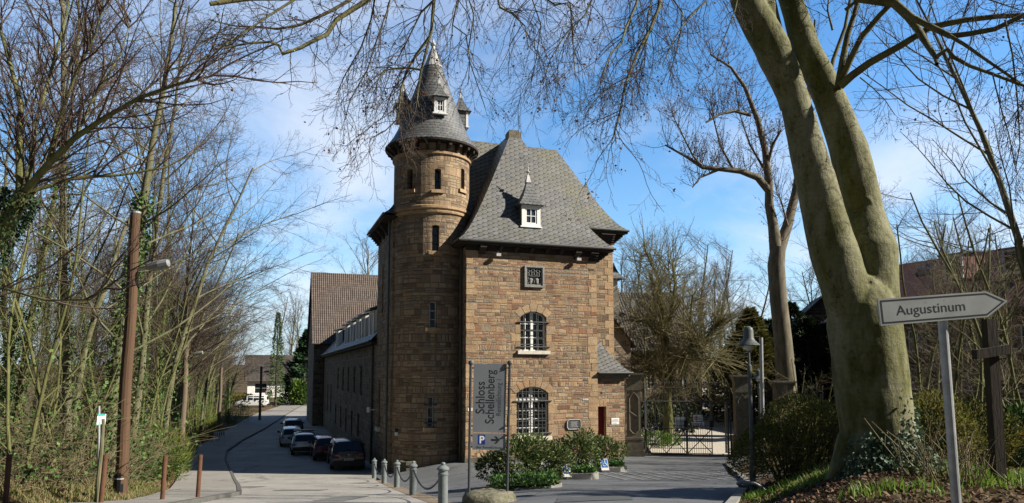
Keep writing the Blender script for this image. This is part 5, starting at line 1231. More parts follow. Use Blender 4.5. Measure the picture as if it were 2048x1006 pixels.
    # leaning tree at the left edge whose ivy-wrapped limb enters the picture
    rng = random.Random(5); Y = 13.5; b = gp(-170, Y); root = thing('leaning_tree', b, 'dark leaning tree with ivy-wrapped limb at the left picture edge', 'tree'); out = newout()
    stem = [b+Vector((0, 0, -.3))]+[at(x, y, Y) for x, y in ((-140, 800), (-80, 620), (-20, 500), (25, 430), (45, 385))]
    out[0].append((stem, [.26, .24, .2, .17, .15, .13]))
    for poly, r in ((((40, 395), (38, 300), (42, 210), (18, 120), (-10, 20), (-30, -90)), .10), (((45, 388), (62, 330), (70, 250), (100, 150), (130, 40), (150, -60)), .09), (((48, 385), (95, 330), (150, 275), (210, 235), (280, 195), (350, 170), (430, 150)), .10), (((95, 330), (115, 250), (150, 150), (190, 70), (215, -30)), .06), (((150, 275), (185, 200), (240, 110), (262, 40)), .05),
                    (((20, 440), (70, 380), (150, 355), (240, 350), (330, 335), (400, 300)), .07), (((-90, 640), (0, 575), (90, 600), (180, 600), (230, 560)), .045)):
        pts = [at(x, y, Y+.25*i*(-1)**len(poly)) for i, (x, y) in enumerate(poly)]; out[1].append((pts, [.72*r*(1-.75*i/(len(pts)-1)) for i in range(len(pts))]))
        for i in range(1, len(pts)):
            for k in range(6 if poly[-1][1] < 250 else 2):
                q = pts[i-1].lerp(pts[i], rng.random()); d = (pts[i]-pts[i-1]).normalized(); d = (d+rperp(rng, d)*.8+Vector((0, 0, .25))).normalized()
                sub = newout(); grow(rng, q, d, rng.uniform(1.0, 2.4), .022, 0, [dict(seg=5, wob=.2, trop=.04, tip=.3), dict(n=7, t0=.15, ang=42, len=.5, wob=.2, seg=4, rr=.5, rmin=.006), dict(n=4, t0=.2, ang=42, len=.55, wob=.2, seg=3, rr=.6, rmin=.004)], sub)
                for a in range(3): out[2+a].extend(sub[a])
    wood_parts(root, out, m_bark_moss, m_twig); ivy_on(root, [(stem[1:], [.22]*5)], rng, 3000, .06, 1.0, mat=m_ivyd)
left_wood()
def undergrowth():
    rn = random.Random(31); nr = np.random.default_rng(31); brs = []; C = []; CY = []
    for _ in range(5200):
        Y = 13+abs(rn.gauss(0, 1))*26; x = walkL(Y)-.9-abs(rn.gauss(0, 1))*7
        if Y > 120 or CX+FPX*x/Y < -120 or (Y > 28 and x > walkL(Y)-2.5 and rn.random() < .75): continue
        p = Vector((x, Y, g(x, Y)-.05)); L = rn.uniform(.7, 2.6)*(1 if rn.random() < .85 else 1.7); d = Vector((rn.gauss(0, .45), rn.gauss(0, .45), 1)); pts = [p]; n = 5
        for i in range(n): d = (d.normalized()+Vector((rn.gauss(0, .2), rn.gauss(0, .2), -.12))).normalized(); pts.append(pts[-1]+d*L/n)
        brs.append((pts, [.011*(1-.65*i/n) for i in range(n+1)]))
        for k in range(4):
            q = pts[rn.randint(1, n)]; e = Vector((rn.gauss(0, 1), rn.gauss(0, 1), rn.uniform(-.2, .9))).normalized()*rn.uniform(.3, .9); brs.append(([q, q+e*.5, q+e+Vector((0, 0, -.08))], [.006, .005, .003]))
            if rn.random() < (.22 if Y < 27 else .5): C += [tuple(q+e*rn.random()+Vector((rn.gauss(0, .1), rn.gauss(0, .1), rn.gauss(0, .1)))) for _ in range(6)]
    v, f = tubes(brs, 3); tag(arrays('undergrowth', v, f, m_twig_p), 'tangle of straw-brown bramble stems on the wood floor left of the street', 'undergrowth', kind='stuff')
    V, F = leaves(np.array(C), .10, nr, .8); tag(arrays('undergrowth_leaves', V, F, m_ivy), 'green ivy and bramble leaves low in the left wood', 'ground cover', kind='stuff')
undergrowth()
def blob_points(rn, n, c, r, shell=.75, noise=.18, lumps=9, seed=0):
    """points filling a lumpy ellipsoid, thicker near the surface"""
    L = rn.normal(size=(lumps, 3)); L /= np.linalg.norm(L, axis=1, keepdims=True)
    d = rn.normal(size=(n, 3)); d /= np.linalg.norm(d, axis=1, keepdims=True)
    k = 1+noise*np.max(np.clip((d@L.T-.75)*4, 0, 1), axis=1)-noise*.5; t = (1-(1-shell)*rn.random(n)**1.6)*k
    return np.array(c)+d*t[:, None]*np.array(r), d
def shrub(name, loc, blobs, mat, n, size, label, cat, group=None, asp=.4, twig=None, stems=14, seed=1, zc_=True, upv=None, up_d=.4, shell=.55, part='foliage'):
    rn = np.random.default_rng(seed); rg = random.Random(seed); root = thing(name, loc, label, cat, group); C, D = [], []
    tot = sum(b[1][0]*b[1][2]+b[1][0]*b[1][1] for b in blobs)
    for c, r in blobs:
        m = int(n*(r[0]*r[2]+r[0]*r[1])/tot); p, d = blob_points(rn, m, np.array(loc)+np.array(c), r, shell, .3); d = d+np.array([0, 0, up_d]); keep = p[:, 2] > loc[2]-.05; C.append(p[keep]); D.append(d[keep])
    V, F = leaves(np.concatenate(C), size, rn, asp, D=np.concatenate(D)); arrays(part, V, F, mat, root)
    if stems:
        brs = []
        for _ in range(stems):
            c, r = rg.choice(blobs); b = Vector(loc)+Vector((c[0]*.6+rg.gauss(0, r[0]*.15), c[1]*.6+rg.gauss(0, r[1]*.15), -.15)); e = Vector(loc)+Vector(c)+Vector((rg.gauss(0, .5)*r[0], rg.gauss(0, .5)*r[1], rg.uniform(.3, .9)*r[2])); m = b.lerp(e, .5)+Vector((rg.gauss(0, .06), rg.gauss(0, .06), .05)); brs.append(([b, m, e], [.02, .014, .006]))
        v, f = tubes(brs, 5); arrays('stems', v, f, twig or m_twig, root)
    return root
def left_shrubs():
    p = gp(470, 52); lab = ['bright green broom bush at the pavement edge behind the barrier', 'yellow-green broom bush further along the pavement edge', 'dark green broom bush left of the grey wooden pole', 'small broom bush between the two wooden poles']
    for i, (px, Y, h, w) in enumerate(((452, 64, 3.0, 3.2), (490, 84, 3.4, 4.5), (345, 31, 2.6, 2.4), (395, 44, 3.0, 2.6))):
        p = gp(px, Y, 850); p.x = min(p.x, walkL(Y)-w*.3)
        shrub('broom_bush', p, [((0, 0, h*.42), (w*.5, w*.6, h*.5)), ((w*.25, -.6, h*.3), (w*.35, w*.4, h*.36)), ((-w*.4, .5, h*.35), (w*.4, w*.4, h*.4))], m_broom, 5200, .30, lab[i], 'bush', asp=.07, twig=m_twig_g, stems=40, seed=40+i, up_d=1.3)
    for i, (px, Y, h) in enumerate(((100, 23, 1.6), (190, 25, 2.0), (40, 20, 1.3), (300, 30, 1.8), (265, 24, 1.2), (150, 30, 2.5), (60, 28, 2.5), (230, 30, 3))):
        p = gp(px, Y, 900); shrub('holly_bush', p, [((0, 0, h*.45), (h*.6, h*.6, h*.5)), ((h*.4, .2, h*.3), (h*.4, h*.4, h*.35))], m_ivy, 1300, .10, 'low dark green bush on the floor of the left wood', 'bush', 'low green bushes in the left wood', asp=.6, stems=10, seed=60+i)
left_shrubs()

# ---------------------------------------------------------------- the great beech on the right
def big_beech():
    Y = 12.0; rng = random.Random(77); base = at(1748, 940, Y); gz = g(base.x, Y); root = thing('beech_tree', (base.x, Y, gz), 'huge smooth-barked beech with two leaning stems and hanging twigs, right of the lamp', 'tree')
    mb = MB()
    def stem(rows, Yf, n=22, asp=1.0):
        pts, rad = [], []
        for (xl, xr, y) in rows:
            yy = Yf(y); a, b = at(xl, y, yy), at(xr, y, yy); c = (a+b)/2; pts.append(c); rad.append((b-a).length/2*(.90 if 230 < y < 480 else .94 if y < 560 else .965))
        mb.tube(pts, rad, n); return pts, rad
    stem([(1672, 1872, 990), (1678, 1855, 955), (1682, 1840, 915), (1684, 1828, 870), (1676, 1819, 800), (1664, 1806, 700), (1655, 1800, 650), (1660, 1794, 615), (1674, 1778, 585), (1698, 1752, 555)], lambda y: Y)
    L = [(1725, 1745, 850), (1705, 1755, 780), (1680, 1762, 700), (1658, 1752, 635), (1640, 1735, 570), (1619, 1715, 500), (1601, 1690, 420), (1576, 1652, 300), (1559, 1620, 200), (1510, 1583, 100), (1470, 1538, 20), (1440, 1505, -60), (1395, 1450, -190), (1350, 1395, -330)]
    pl, rl = stem(L, lambda y: Y-.10*sm(800, 560, y)+(700-y)*.0002)
    Rr = [(1735, 1760, 850), (1722, 1782, 770), (1708, 1797, 690), (1700, 1797, 635), (1697, 1796, 570), (1691, 1794, 500), (1688, 1769, 424), (1657, 1738, 300), (1629, 1692, 200), (1608, 1668, 150), (1585, 1640, 100), (1557, 1606, 0), (1535, 1580, -90), (1515, 1550, -220), (1505, 1530, -360)]
    pr, rr = stem(Rr, lambda y: Y+.12*sm(800, 560, y)+.25*sm(520, 380, y)+(700-y)*.0003)
    stem([(1560, 1612, 215), (1535, 1585, 130), (1522, 1566, 60), (1512, 1552, 0), (1500, 1535, -90), (1480, 1505, -240)], lambda y: Y+.15)
    for a in range(7):      # root flare
        th = a*.9+.4; o = Vector((math.cos(th), math.sin(th), 0)); c = Vector((base.x, Y, 0)); zr = g(c.x+o.x*1.2, Y+o.y*1.2)
        k_ = .55 if o.x < -.2 else 1; mb.tube([c+o*.35+Vector((0, 0, gz+.55)), c+o*(.45+.14*k_)+Vector((0, 0, gz+.18)), c+o*(.55+.36*k_)+Vector((0, 0, zr-.03)), c+o*(.7+.6*k_)+Vector((0, 0, zr-.25))], [.22, .16, .12, .08], 8)
    for (x, y, yy, r) in ((1578, 165, Y-.42, .10), (1597, 215, Y-.38, .08), (1728, 262, Y-.12, .13), (1727, 400, Y+.05, .13), (1735, 560, Y-.25, .1)):
        c = at(x, y, yy); mb.lathe([(r*1.3, -.05), (r, .02), (r*.5, .06), (0, .03)], c, 9)
    limbs = []
    def limb(poly, r0, r1, Y0, Y1): 
        n = len(poly)-1; pts = [at(x, y, Y0+(Y1-Y0)*i/n) for i, (x, y) in enumerate(poly)]; rad = [r0+(r1-r0)*i/n for i in range(n+1)]; limbs.append((pts, rad)); return pts, rad
    tk = mb.build('trunk', m_beech, root)
    rm = tk.modifiers.new('Remesh', 'REMESH'); rm.mode = 'VOXEL'; rm.voxel_size = .026; rm.use_smooth_shade = True
    s_ = tk.modifiers.new('Smooth', 'SMOOTH'); s_.iterations = 7; s_.factor = .6
    tx = bpy.data.textures.new('bark_swell', 'CLOUDS'); tx.noise_scale = .8
    dm = tk.modifiers.new('Swell', 'DISPLACE'); dm.texture = tx; dm.strength = .05; dm.mid_level = .5; dm.texture_coords = 'LOCAL'
    # limbs to the right
    R1 = limb([(1675, 178), (1685, 120), (1695, 70), (1708, 30), (1722, -20), (1740, -120)], .065, .03, 12.2, 12.0)
    limb([(1676, 175), (1700, 120), (1722, 75), (1760, 30), (1790, 0), (1830, -60)], .06, .035, 12.2, 11.4)
    R2 = limb([(1680, 172), (1705, 150), (1740, 125), (1800, 92), (1861, 54), (1930, 40), (2000, 32), (2060, 30), (2200, 60)], .075, .03, 12.1, 10.8)
    limb([(1560, -60), (1650, -40), (1722, -5), (1789, 6), (1815, 32), (1838, 62), (1858, 95), (1872, 116), (1874, 128)], .11, .025, 12.2, 10.2)
    R3 = limb([(1789, 4), (1825, 35), (1860, 53), (1900, 72), (1935, 68), (1990, 58), (2048, 30), (2150, -20)], .055, .03, 11, 9.8)
    R4 = limb([(1872, 114), (1895, 98), (1908, 115), (1940, 132), (1985, 148), (2030, 165), (2100, 190)], .035, .018, 10.2, 9.8)
    R5 = limb([(1900, 72), (1930, 90), (1980, 125), (2048, 172), (2120, 210)], .03, .015, 10.4, 9.8)
    limb([(1655, 190), (1666, 120), (1690, 55), (1700, 0), (1705, -60)], .04, .025, 12.6, 12.8)
    # the great limb over the street and its hanging branches, most of it above the picture
    limb([(1445, -60), (1330, -150), (1180, -175), (1010, -150), (850, -100), (720, -40), (600, -8), (500, -5), (420, 8)], .17, .03, 11.8, 9.6)
    limb([(1400, -190), (1250, -290), (1050, -320), (900, -260)], .13, .05, 12, 13)
    H = []
    def hang(poly, r0, Y0, Y1, n=16, L=1.2, dr=-.10):
        p, r = limb(poly, r0, max(.006, r0*.25), Y0, Y1); H.append((p, r, n, L, dr))
    hang([(885, -112), (868, 0), (863, 60), (848, 120), (840, 150), (834, 200), (838, 215)], .032, 10.2, 10.0, 10, .9)
    hang([(858, 75), (832, 110), (812, 145), (802, 180), (797, 225), (793, 240), (770, 262), (740, 278)], .022, 10.1, 9.8, 20, .9)
    hang([(843, 140), (820, 136), (790, 137), (768, 141), (755, 160), (752, 190)], .018, 10.0, 9.9, 14, .9)
    hang([(868, 0), (842, 25), (825, 60), (808, 95), (788, 130)], .018, 10.2, 10.4, 14, 1.0)
    hang([(780, -70), (735, 0), (700, 22), (672, 40), (655, 68), (630, 80), (600, 96), (565, 108), (557, 90), (540, 84), (500, 86), (450, 96)], .045, 10.4, 9.4, 24, .8, -.02)
    hang([(720, -40), (700, 0), (650, 28), (600, 50), (555, 58), (520, 54), (470, 52), (420, 40)], .03, 10.4, 9.8, 22, .8, -.01)
    hang([(600, -8), (540, 30), (480, 70), (430, 100), (400, 120)], .02, 9.9, 9.2, 14, .8, -.02)
    hang([(760, -60), (742, 40), (722, 95), (690, 150), (672, 190)], .016, 10.4, 10.4, 16, 1.0)
    hang([(800, -80), (775, 20), (750, 90), (735, 140), (700, 200), (690, 240)], .014, 10.4, 10.6, 16, 1.0)
    hang([(930, -120), (915, 0), (905, 50), (932, 70), (940, 120), (936, 170)], .016, 10.6, 10.8, 14, 1.0)
    hang([(960, -130), (935, -10), (948, 30), (935, 110), (955, 170), (970, 215)], .014, 10.6, 10.8, 12, .9)
    hang([(1010, -150), (990, -30), (1000, 15), (1024, 27), (1050, 52), (1057, 95)], .026, 10.8, 10.4, 16, 1.1)
    hang([(1100, -170), (1040, -40), (1110, 10), (1140, 5), (1146, 70), (1148, 125), (1152, 160)], .02, 11, 10.4, 22, 1.3)
    hang([(1180, -175), (1290, -60), (1272, 10), (1252, 55), (1242, 88), (1222, 105), (1212, 130), (1200, 170)], .028, 11.2, 10.2, 28, 1.3)
    hang([(1300, -160), (1330, -40), (1318, 15), (1300, 60), (1275, 105), (1262, 140), (1250, 170), (1240, 225), (1230, 262), (1232, 285)], .036, 11.4, 10.0, 40, 1.25)
    hang([(1320, -40), (1302, 5), (1296, 30), (1292, 90), (1288, 135), (1262, 150), (1225, 170), (1190, 200), (1170, 230)], .016, 11.2, 10.4, 26, 1.0)
    hang([(1440, -100), (1410, 5), (1385, 28), (1362, 55), (1345, 85), (1325, 130)], .02, 11.6, 10.6, 18, 1.1)
    hang([(1360, -100), (1347, 0), (1365, 25), (1362, 65), (1350, 110), (1338, 160)], .016, 11.4, 10.8, 14, 1.0)
    hang([(1180, -175), (1100, -60), (1065, 0), (1082, 50), (1072, 120), (1062, 160)], .016, 11, 10.8, 20, 1.2)
    hang([(1230, -150), (1200, -40), (1170, 30), (1130, 70), (1100, 120), (1085, 170)], .018, 11, 10.2, 26, 1.2)
    hang([(1480, -30), (1470, 20), (1455, 60), (1440, 100), (1425, 150)], .014, 11.4, 11, 12, .9)
    for p, r in (R2, R3, R4, R5): H.append((p[3:], r[3:], 18, .9, -.04))
    for p, r in (R1, limbs[1]): H.append((p, r, 8, .9, .03))
    hang([(2010, 40), (2025, 110), (2035, 200), (2040, 290), (2030, 340)], .014, 9.8, 9.8, 16, .9)
    hang([(1985, 148), (2000, 210), (2018, 270), (2030, 330)], .010, 9.9, 9.9, 12, .8)
    hang([(1945, 70), (1925, 140), (1905, 180), (1890, 215)], .008, 10, 10, 8, .7)
    hang([(1720, 155), (1745, 175), (1770, 200), (1790, 230)], .012, 12, 11.5, 9, .8, -.01)
    hang([(1665, 60), (1655, 20), (1660, -30), (1690, -80)], .02, 12.2, 12.2, 12, .9, .03)
    hang([(1690, 20), (1740, -20), (1800, -40), (1900, -30), (1980, 0), (2040, 20)], .03, 12, 10.5, 22, .9, -.03)
    out = newout(); buds = []
    for p, r, n, L, dr in H:
        seg = [(p[i+1]-p[i]).length for i in range(len(p)-1)]; tot = sum(seg); n = int(n*1.12)
        for k in range(n):
            t = tot*(.12+.88*(k+rng.random())/n); i = 0
            while i < len(seg)-1 and t > seg[i]: t -= seg[i]; i += 1
            q = p[i].lerp(p[i+1], min(1, t/seg[i])); d = (p[i+1]-p[i]).normalized(); d = (d*.55+rperp(rng, d)*.8+Vector((-.12, -.05, dr*2))).normalized()
            SPH = [dict(seg=9, wob=.30, trop=dr*1.5, tip=.4), dict(n=(4, 7), t0=.1, ang=42, len=.5, fall=.45, wob=.34, trop=dr*.9, seg=6, rr=.6, rmin=.0042), dict(n=(2, 4), t0=.15, ang=42, len=.5, fall=.4, wob=.34, trop=dr*.6, seg=4, rr=.7, rmin=.0034)]
            grow(rng, q, d, L*rng.uniform(.4, 1.25), min(r[i]*.5, .0075), 0, SPH, out)
    for lv in (1, 2):
        for p, r in out[lv]:
            if rng.random() < .045: buds += [tuple(p[-1]+Vector((rng.gauss(0, .03), rng.gauss(0, .03), rng.gauss(0, .03)))) for _ in range(rng.randint(1, 3))]
    v, f = tubes([(p, r) for p, r in limbs if len(p) > 1], 9); arrays('limbs', v, f, m_bark_moss2, root, smooth=True)
    V, F, off = [], [], 0
    for lv, sd_ in ((0, 4), (1, 3), (2, 3)): v, f = tubes(out[lv], sd_); V.append(v); F.append(f+off); off += len(v)
    arrays('twigs', np.concatenate(V), np.concatenate(F), m_twig_b, root)
    V, F = leaves(np.array(buds), .045, np.random.default_rng(5), .7); arrays('withered_leaves', V, F, m_budl, root)
    # ivy climbing the foot of the trunk
    nr = np.random.default_rng(9); C, D = [], []
    for _ in range(1900):
        a = rng.uniform(-2.6, .6); zz = abs(rng.gauss(0, .42)); 
        if zz > 1.9 or (a < -1.4 and zz > .5+.3*rng.random()): continue
        yp = 940-zz*118; i = max(0, min(1, (940-yp)/240)); rr = .66-.1*i+rng.uniform(.0, .06)+max(0, .5-zz)*rng.uniform(.1, .8)
        C.append((base.x+.02+rr*math.cos(a), Y+rr*math.sin(a), gz+zz+(g(base.x+rr*math.cos(a), Y+rr*math.sin(a))-gz)*max(0, 1-zz*1.5)+.03)); D.append((math.cos(a)*.6, math.sin(a)*.6, -.4))
    V, F = leaves(np.array(C), .065, nr, .85, D=np.array(D)); arrays('ivy', V, F, m_ivyp, root)
m_bark_moss2 = M('limb_bark', (.15, .14, .05), .85, .4, 5, .6, 30, col2=(.055, .05, .025))
m_ivyp = leafmat('pale_ivy_leaves', [(.03, .06, .03), (.06, .10, .05), (.10, .15, .09), (.16, .2, .14)], .6, .25, .1)
big_beech()

# ---------------------------------------------------------------- gate, pillars, railings
def patches():
    for i, (x, y, w, h, dk) in enumerate(((hit(500, 974, zs)[0], hit(500, 974, zs)[1], .72, .85, .7), (-4.6, 19.5, .8, 2.6, .75), (-7.2, 24.5, 1.6, .9, .8), (1.8, 16.5, 1.7, 1.0, .7), (.2, 27, 2.4, 1.2, .75), (-3.2, 14.6, 2.2, .5, .8))):
        V, F = [], []; nx, ny = 6, 6; rn = random.Random(i)
        for b in range(ny+1):
            for a in range(nx+1):
                px, py = x+w*(a/nx-.5)+rn.uniform(-.03, .03)+.12*b/ny, y+h*(b/ny-.5)+rn.uniform(-.03, .03); V.append((px, py, g(px, py)+.012))
        for b in range(ny):
            for a in range(nx): q = b*(nx+1)+a; F.append((q, q+1, q+nx+2, q+nx+1))
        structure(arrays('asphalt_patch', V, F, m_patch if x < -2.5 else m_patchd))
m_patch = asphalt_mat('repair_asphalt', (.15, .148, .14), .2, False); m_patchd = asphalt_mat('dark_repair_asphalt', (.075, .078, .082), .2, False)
patches()
def gate():
    Y = 40.0; a, b = at(1291, 909, Y), at(1463, 913.5, Y-.4); zg = a.z; ex = Vector((b.x-a.x, b.y-a.y, 0)); W = ex.length; ex.normalize(); ey = Vector((-ex.y, ex.x, 0))
    mf = lambda u, z, d=0: Vector((a.x, a.y, zg))+ex*u+ey*d+Vector((0, 0, z)); px = Y/FPX
    root = thing('iron_gate', mf(W/2, 0), 'tall black wrought iron gate with crossed braces and white notices across the drive', 'gate')
    zt, zm = 104*px, 46*px; ztop = zt+38*px*.95; uw = W*(936-320)/(1110-320)*1.0; um = W*(712-325)/(1110-320)
    f = MB()
    for u in (0, W): f.tube([mf(u, -.1), mf(u, ztop)], .045, 8)
    f.tube([mf(0, zt), mf(W, zt)], .035, 6); f.tube([mf(0, ztop-.25), mf(W, ztop-.25)], .02, 6); f.tube([mf(.02, zt-.14), mf(W, zt-.14)], .016, 6)
    f.build('frame', m_iron, root)
    t = MB(); n = 34       # overthrow with spear points
    for i in range(1, n):
        u = W*i/n; t.tube([mf(u, zt), mf(u, ztop-.05)], .013, 5); t.lathe([(.013, 0), (.03, .05), (0, .16)], mf(u, ztop-.05), 6)
    t.build('spear_rail', m_iron, root)
    for (u0, u1, nb) in ((.06, um-.03, 19), (um+.03, uw, 11)):
        l = MB(); h = zm*1.22
        for u in (u0, u1): l.tube([mf(u, .03), mf(u, zt)], .03, 6)
        for z in (.08, .36, h-.15): l.tube([mf(u0, z), mf(u1, z)], .022, 6)
        for i in range(1, nb): u = u0+(u1-u0)*i/nb; l.tube([mf(u, .06), mf(u, h)], .012, 5); l.lathe([(.012, 0), (.028, .03), (0, .09)], mf(u, h), 6)
        for i in range(0, nb, 2):
            u = u0+(u1-u0)*(i+.5)/nb; l.tube([mf(u, h-.2), mf(u, zt)], .011, 5)
        k = 2 if nb > 12 else 1
        for i in range(k):
            ua, ub = u0+(u1-u0)*i/k, u0+(u1-u0)*(i+1)/k; l.tube([mf(ua, .1, -.03), mf(ub, h-.15, -.03)], .026, 6); l.tube([mf(ua, h-.15, -.045), mf(ub, .1, -.045)], .026, 6)
        lf = l.build('leaf', m_iron, root); b_ = MB(); b_.box(mf(u1-.03, h+.12, -.03), .17, .08, .36); b_.build('lock', m_black, lf)
    d = MB()      # open wicket leaf, edge on
    d.tube([mf(W-.14, .03), mf(W-.14, zt)], .05, 6); d.tube([mf(W-.1, .03, .9), mf(W-.1, zt, .9)], .04, 6)
    for z in (.1, .6, 1.3, 2.0, zt-.1): d.tube([mf(W-.14, z), mf(W-.1, z, .9)], .025, 6)
    for i in range(1, 7): d.tube([mf(W-.13, .1, .13*i), mf(W-.13, zt, .13*i)], .012, 5)
    d.build('open_leaf', m_iron, root)
    def notice(x0, y0, x1, y1, kind):
        p0, p1 = at(x0, y1, Y-.15), at(x1, y0, Y-.15); m = MB(); m.obox(p0, (p1.x-p0.x, 0, 0), (0, .02, 0), (0, 0, p1.z-p0.z)); s = m.build('notice', m_white, root); m = MB(); w, h = p1.x-p0.x, p1.z-p0.z
        rn = random.Random(kind)
        if kind == 1:
            for j in range(7): m.obox(p0+Vector((w*.1, -.004, h*(.1+.1*j))), (w*rn.uniform(.5, .8), 0, 0), (0, .003, 0), (0, 0, h*.035))
            m.build('notice_lines', m_text, s); m = MB(); m.obox(p0+Vector((0, -.006, h*.62)), (w, 0, 0), (0, .004, 0), (0, 0, .02)); m.build('divider', m_gutter, s)
        if kind == 2:
            c = p0+Vector((w*.28, -.004, h*.45)); m.face([c+Vector((.105*math.cos(t), 0, .105*math.sin(t))) for t in np.linspace(0, 6.28, 20)[:-1]]); o = m.build('stop_disc', m_signred, s)
            m = MB(); m.obox(c+Vector((-.075, -.004, -.018)), (.15, 0, 0), (0, .003, 0), (0, 0, .036)); m.build('stop_bar', m_white, o)
            m = MB()
            for j in range(4): m.obox(p0+Vector((w*.52, -.004, h*(.2+.15*j))), (w*rn.uniform(.25, .4), 0, 0), (0, .003, 0), (0, 0, h*.05))
            m.build('notice_lines', m_gutter, s)
        if kind == 3:
            m.obox(p0+Vector((.02, -.004, .02)), (w-.04, 0, 0), (0, .003, 0), (0, 0, h-.04)); m.build('lettering_band', m_white, s); m = MB(); x = .06
            while x < w-.14: l = rn.uniform(.04, .1); m.obox(p0+Vector((x, -.008, h*.36)), (l, 0, 0), (0, .003, 0), (0, 0, h*.28)); x += l+.025
            m.build('notice_lines', m_signred, s)
    notice(1350.5, 834, 1372, 857, 1); notice(1387, 829.5, 1405, 842, 2); notice(1384, 844, 1408.5, 851.5, 3)
    def pillar(px0, px1, ytop, Yp, label):
        c = at((px0+px1)/2, 909, Yp); w = (px1-px0)*Yp/FPX*.80; gz = g(c.x, Yp); H = at(px0, ytop, Yp).z-gz; r = thing('gate_pillar', (c.x, Yp, gz), label, 'pillar', 'stone gate pillars'); z = gz
        def blk(s, z0, z1, m, name): k = MB(); k.obox(Vector((c.x, c.y, z0))-ex*w*s/2-ey*w*s/2, ex*w*s, ey*w*s, (0, 0, z1-z0)); return k
        k = blk(1.3, z-.3, z+.32, 0, ''); k2 = blk(1.22, z+.32, z+.92, 0, ''); k.absorb(k2, 0); k2 = blk(1.27, z+.92, z+1.05, 0, ''); k.absorb(k2, 0); k.build('pedestal', m_grey, r)
        k = blk(.94, z+1.05, z+H-.95, 0, ''); sh = k.build('shaft', m_grey, r)
        f = MB(); o = Vector((c.x, c.y, 0))-ex*w*.47-ey*w*.47; fm = lambda u, zz, d: o+ex*u+ey*d+Vector((0, 0, zz))
        s0, s1, zb, zt2 = w*.94*.16, w*.94*.84, z+1.25, z+H-1.1
        poly = [(s0, zb+.2), (s0+.18, zb), (s1-.18, zb), (s1, zb+.2), (s1, zt2-.3), (s1-.2, zt2), (s0+.2, zt2), (s0, zt2-.3)]
        for i in range(8): f.tube([fm(*poly[i], -.012), fm(*poly[(i+1) % 8], -.012)], .028, 5)
        f.tube([fm(s0, (zb+zt2)/2+.1, -.012), fm(s1, (zb+zt2)/2-.25, -.012)], .022, 5); f.build('panel_moulding', m_grey, sh)
        k = blk(1.0, z+H-.95, z+H-.86, 0, ''); k.absorb(blk(.96, z+H-.86, z+H-.36, 0, ''), 0)
        for i, s in enumerate((1.04, 1.14, 1.26, 1.36)): k.absorb(blk(s, z+H-.36+.09*i, z+H-.27+.09*i, 0, ''), 0)
        k.build('capital', m_grey, r); return r
    pillar(1251, 1286, 746, 40.1, 'weathered stone gate pillar between the red door and the gate')
    pillar(1468, 1502, 750, 39.6, 'stone gate pillar at the right end of the gate, behind the street lamp')
    pillar(1549, 1590, 762, 39.2, 'squat stone pillar at the foot of the tall plane tree')
    def railing(x0, x1, Yr, y1, name, label):
        p, q = at(x0, 900, Yr), at(x1, 900, Yr-.3); n = max(2, int((q.x-p.x)/.14)); gz = g(p.x, Yr); zt = at(x0, y1, Yr).z; r = thing('iron_railing', (p.x, Yr, gz), label, 'railing'); k = MB()
        for i in range(n+1):
            c = p.lerp(q, i/n); k.tube([(c.x, c.y, gz), (c.x, c.y, zt-.1)], .014, 5); k.lathe([(.014, 0), (.03, .05), (0, .14)], (c.x, c.y, zt-.1), 6)
        k.build('bars', m_iron, r); k = MB()
        for z in (zt-.3, zt-1.0, gz+.3): k.tube([(p.x, p.y, z), (q.x, q.y, z)], .022, 6)
        k.build('rails', m_iron, r); k = MB()
        for i in range(0, n):
            c = p.lerp(q, (i+.5)/n)
            for j in range(2): k.tube([Vector((c.x+.055*math.cos(t), c.y-.01, zt-.45-.13*j+.06*math.sin(t))) for t in np.linspace(0, 6.28, 9)], .008, 4, caps=False)
        k.build('scrolls', m_iron, r)
    railing(1503, 1549, 39.5, 768, '', 'iron railing with scrolls between the two right-hand stone pillars')
    railing(1591, 1650, 39, 772, '', 'iron railing right of the plane tree, mostly hidden by twigs')
    railing(1250, 1254, 39.9, 768, '', 'narrow iron grille between the annex corner and the gate pillar')
    def sheet(name, pts, mat, off):
        V = []; F = []; nx, ny = 10, 24
        for j in range(ny+1):
            for i in range(nx+1):
                u, v = i/nx, j/ny; k = v*(len(pts)-1); n = min(len(pts)-2, int(k)); f_ = k-n
                l = Vector(pts[n][0]).lerp(Vector(pts[n+1][0]), f_); r_ = Vector(pts[n][1]).lerp(Vector(pts[n+1][1]), f_); c = l.lerp(r_, u); V.append((c.x, c.y, g(c.x, c.y)+off))
        for j in range(ny):
            for i in range(nx): q = j*(nx+1)+i; F.append((q, q+1, q+nx+2, q+nx+1))
        structure(arrays(name, V, F, mat, smooth=True))
    sheet('driveway', [((7.9, 40.6, 0), (12.7, 40.2, 0)), ((8.6, 47, 0), (14, 46, 0)), ((11, 56, 0), (18, 55, 0)), ((15, 70, 0), (26, 66, 0)), ((17, 90, 0), (32, 84, 0)), ((2, 104, 0), (16, 108, 0))], m_gravel, .05)
    # faded no-parking grid on the asphalt
    m = MB(); x0, x1, y0, y1 = 3.55, 9.1, 24.0, 29.6
    def bar(p, q, w):
        p, q = Vector(p), Vector(q); d = (q-p); L = d.length; d.normalize(); s = Vector((-d.y, d.x, 0))*w/2; n = max(1, int(L/.45))
        for i in range(n):
            a_, b_ = p+d*L*i/n, p+d*L*(i+1)/n; m.face([Vector((v.x, v.y, g(v.x, v.y)+.014)) for v in (a_-s, a_+s, b_+s, b_-s)])
    for i in range(4): y = y0+(y1-y0)*i/3; bar((x0+.1*i, y, 0), (x1-.5+.55*i, y, 0), .14)
    for i in range(11): x = x0+(x1-x0)*i/10; bar((x+.25, y0, 0), (x-.55+.4, y1, 0), .12)
    structure(m.build('parking_markings', m_mark))
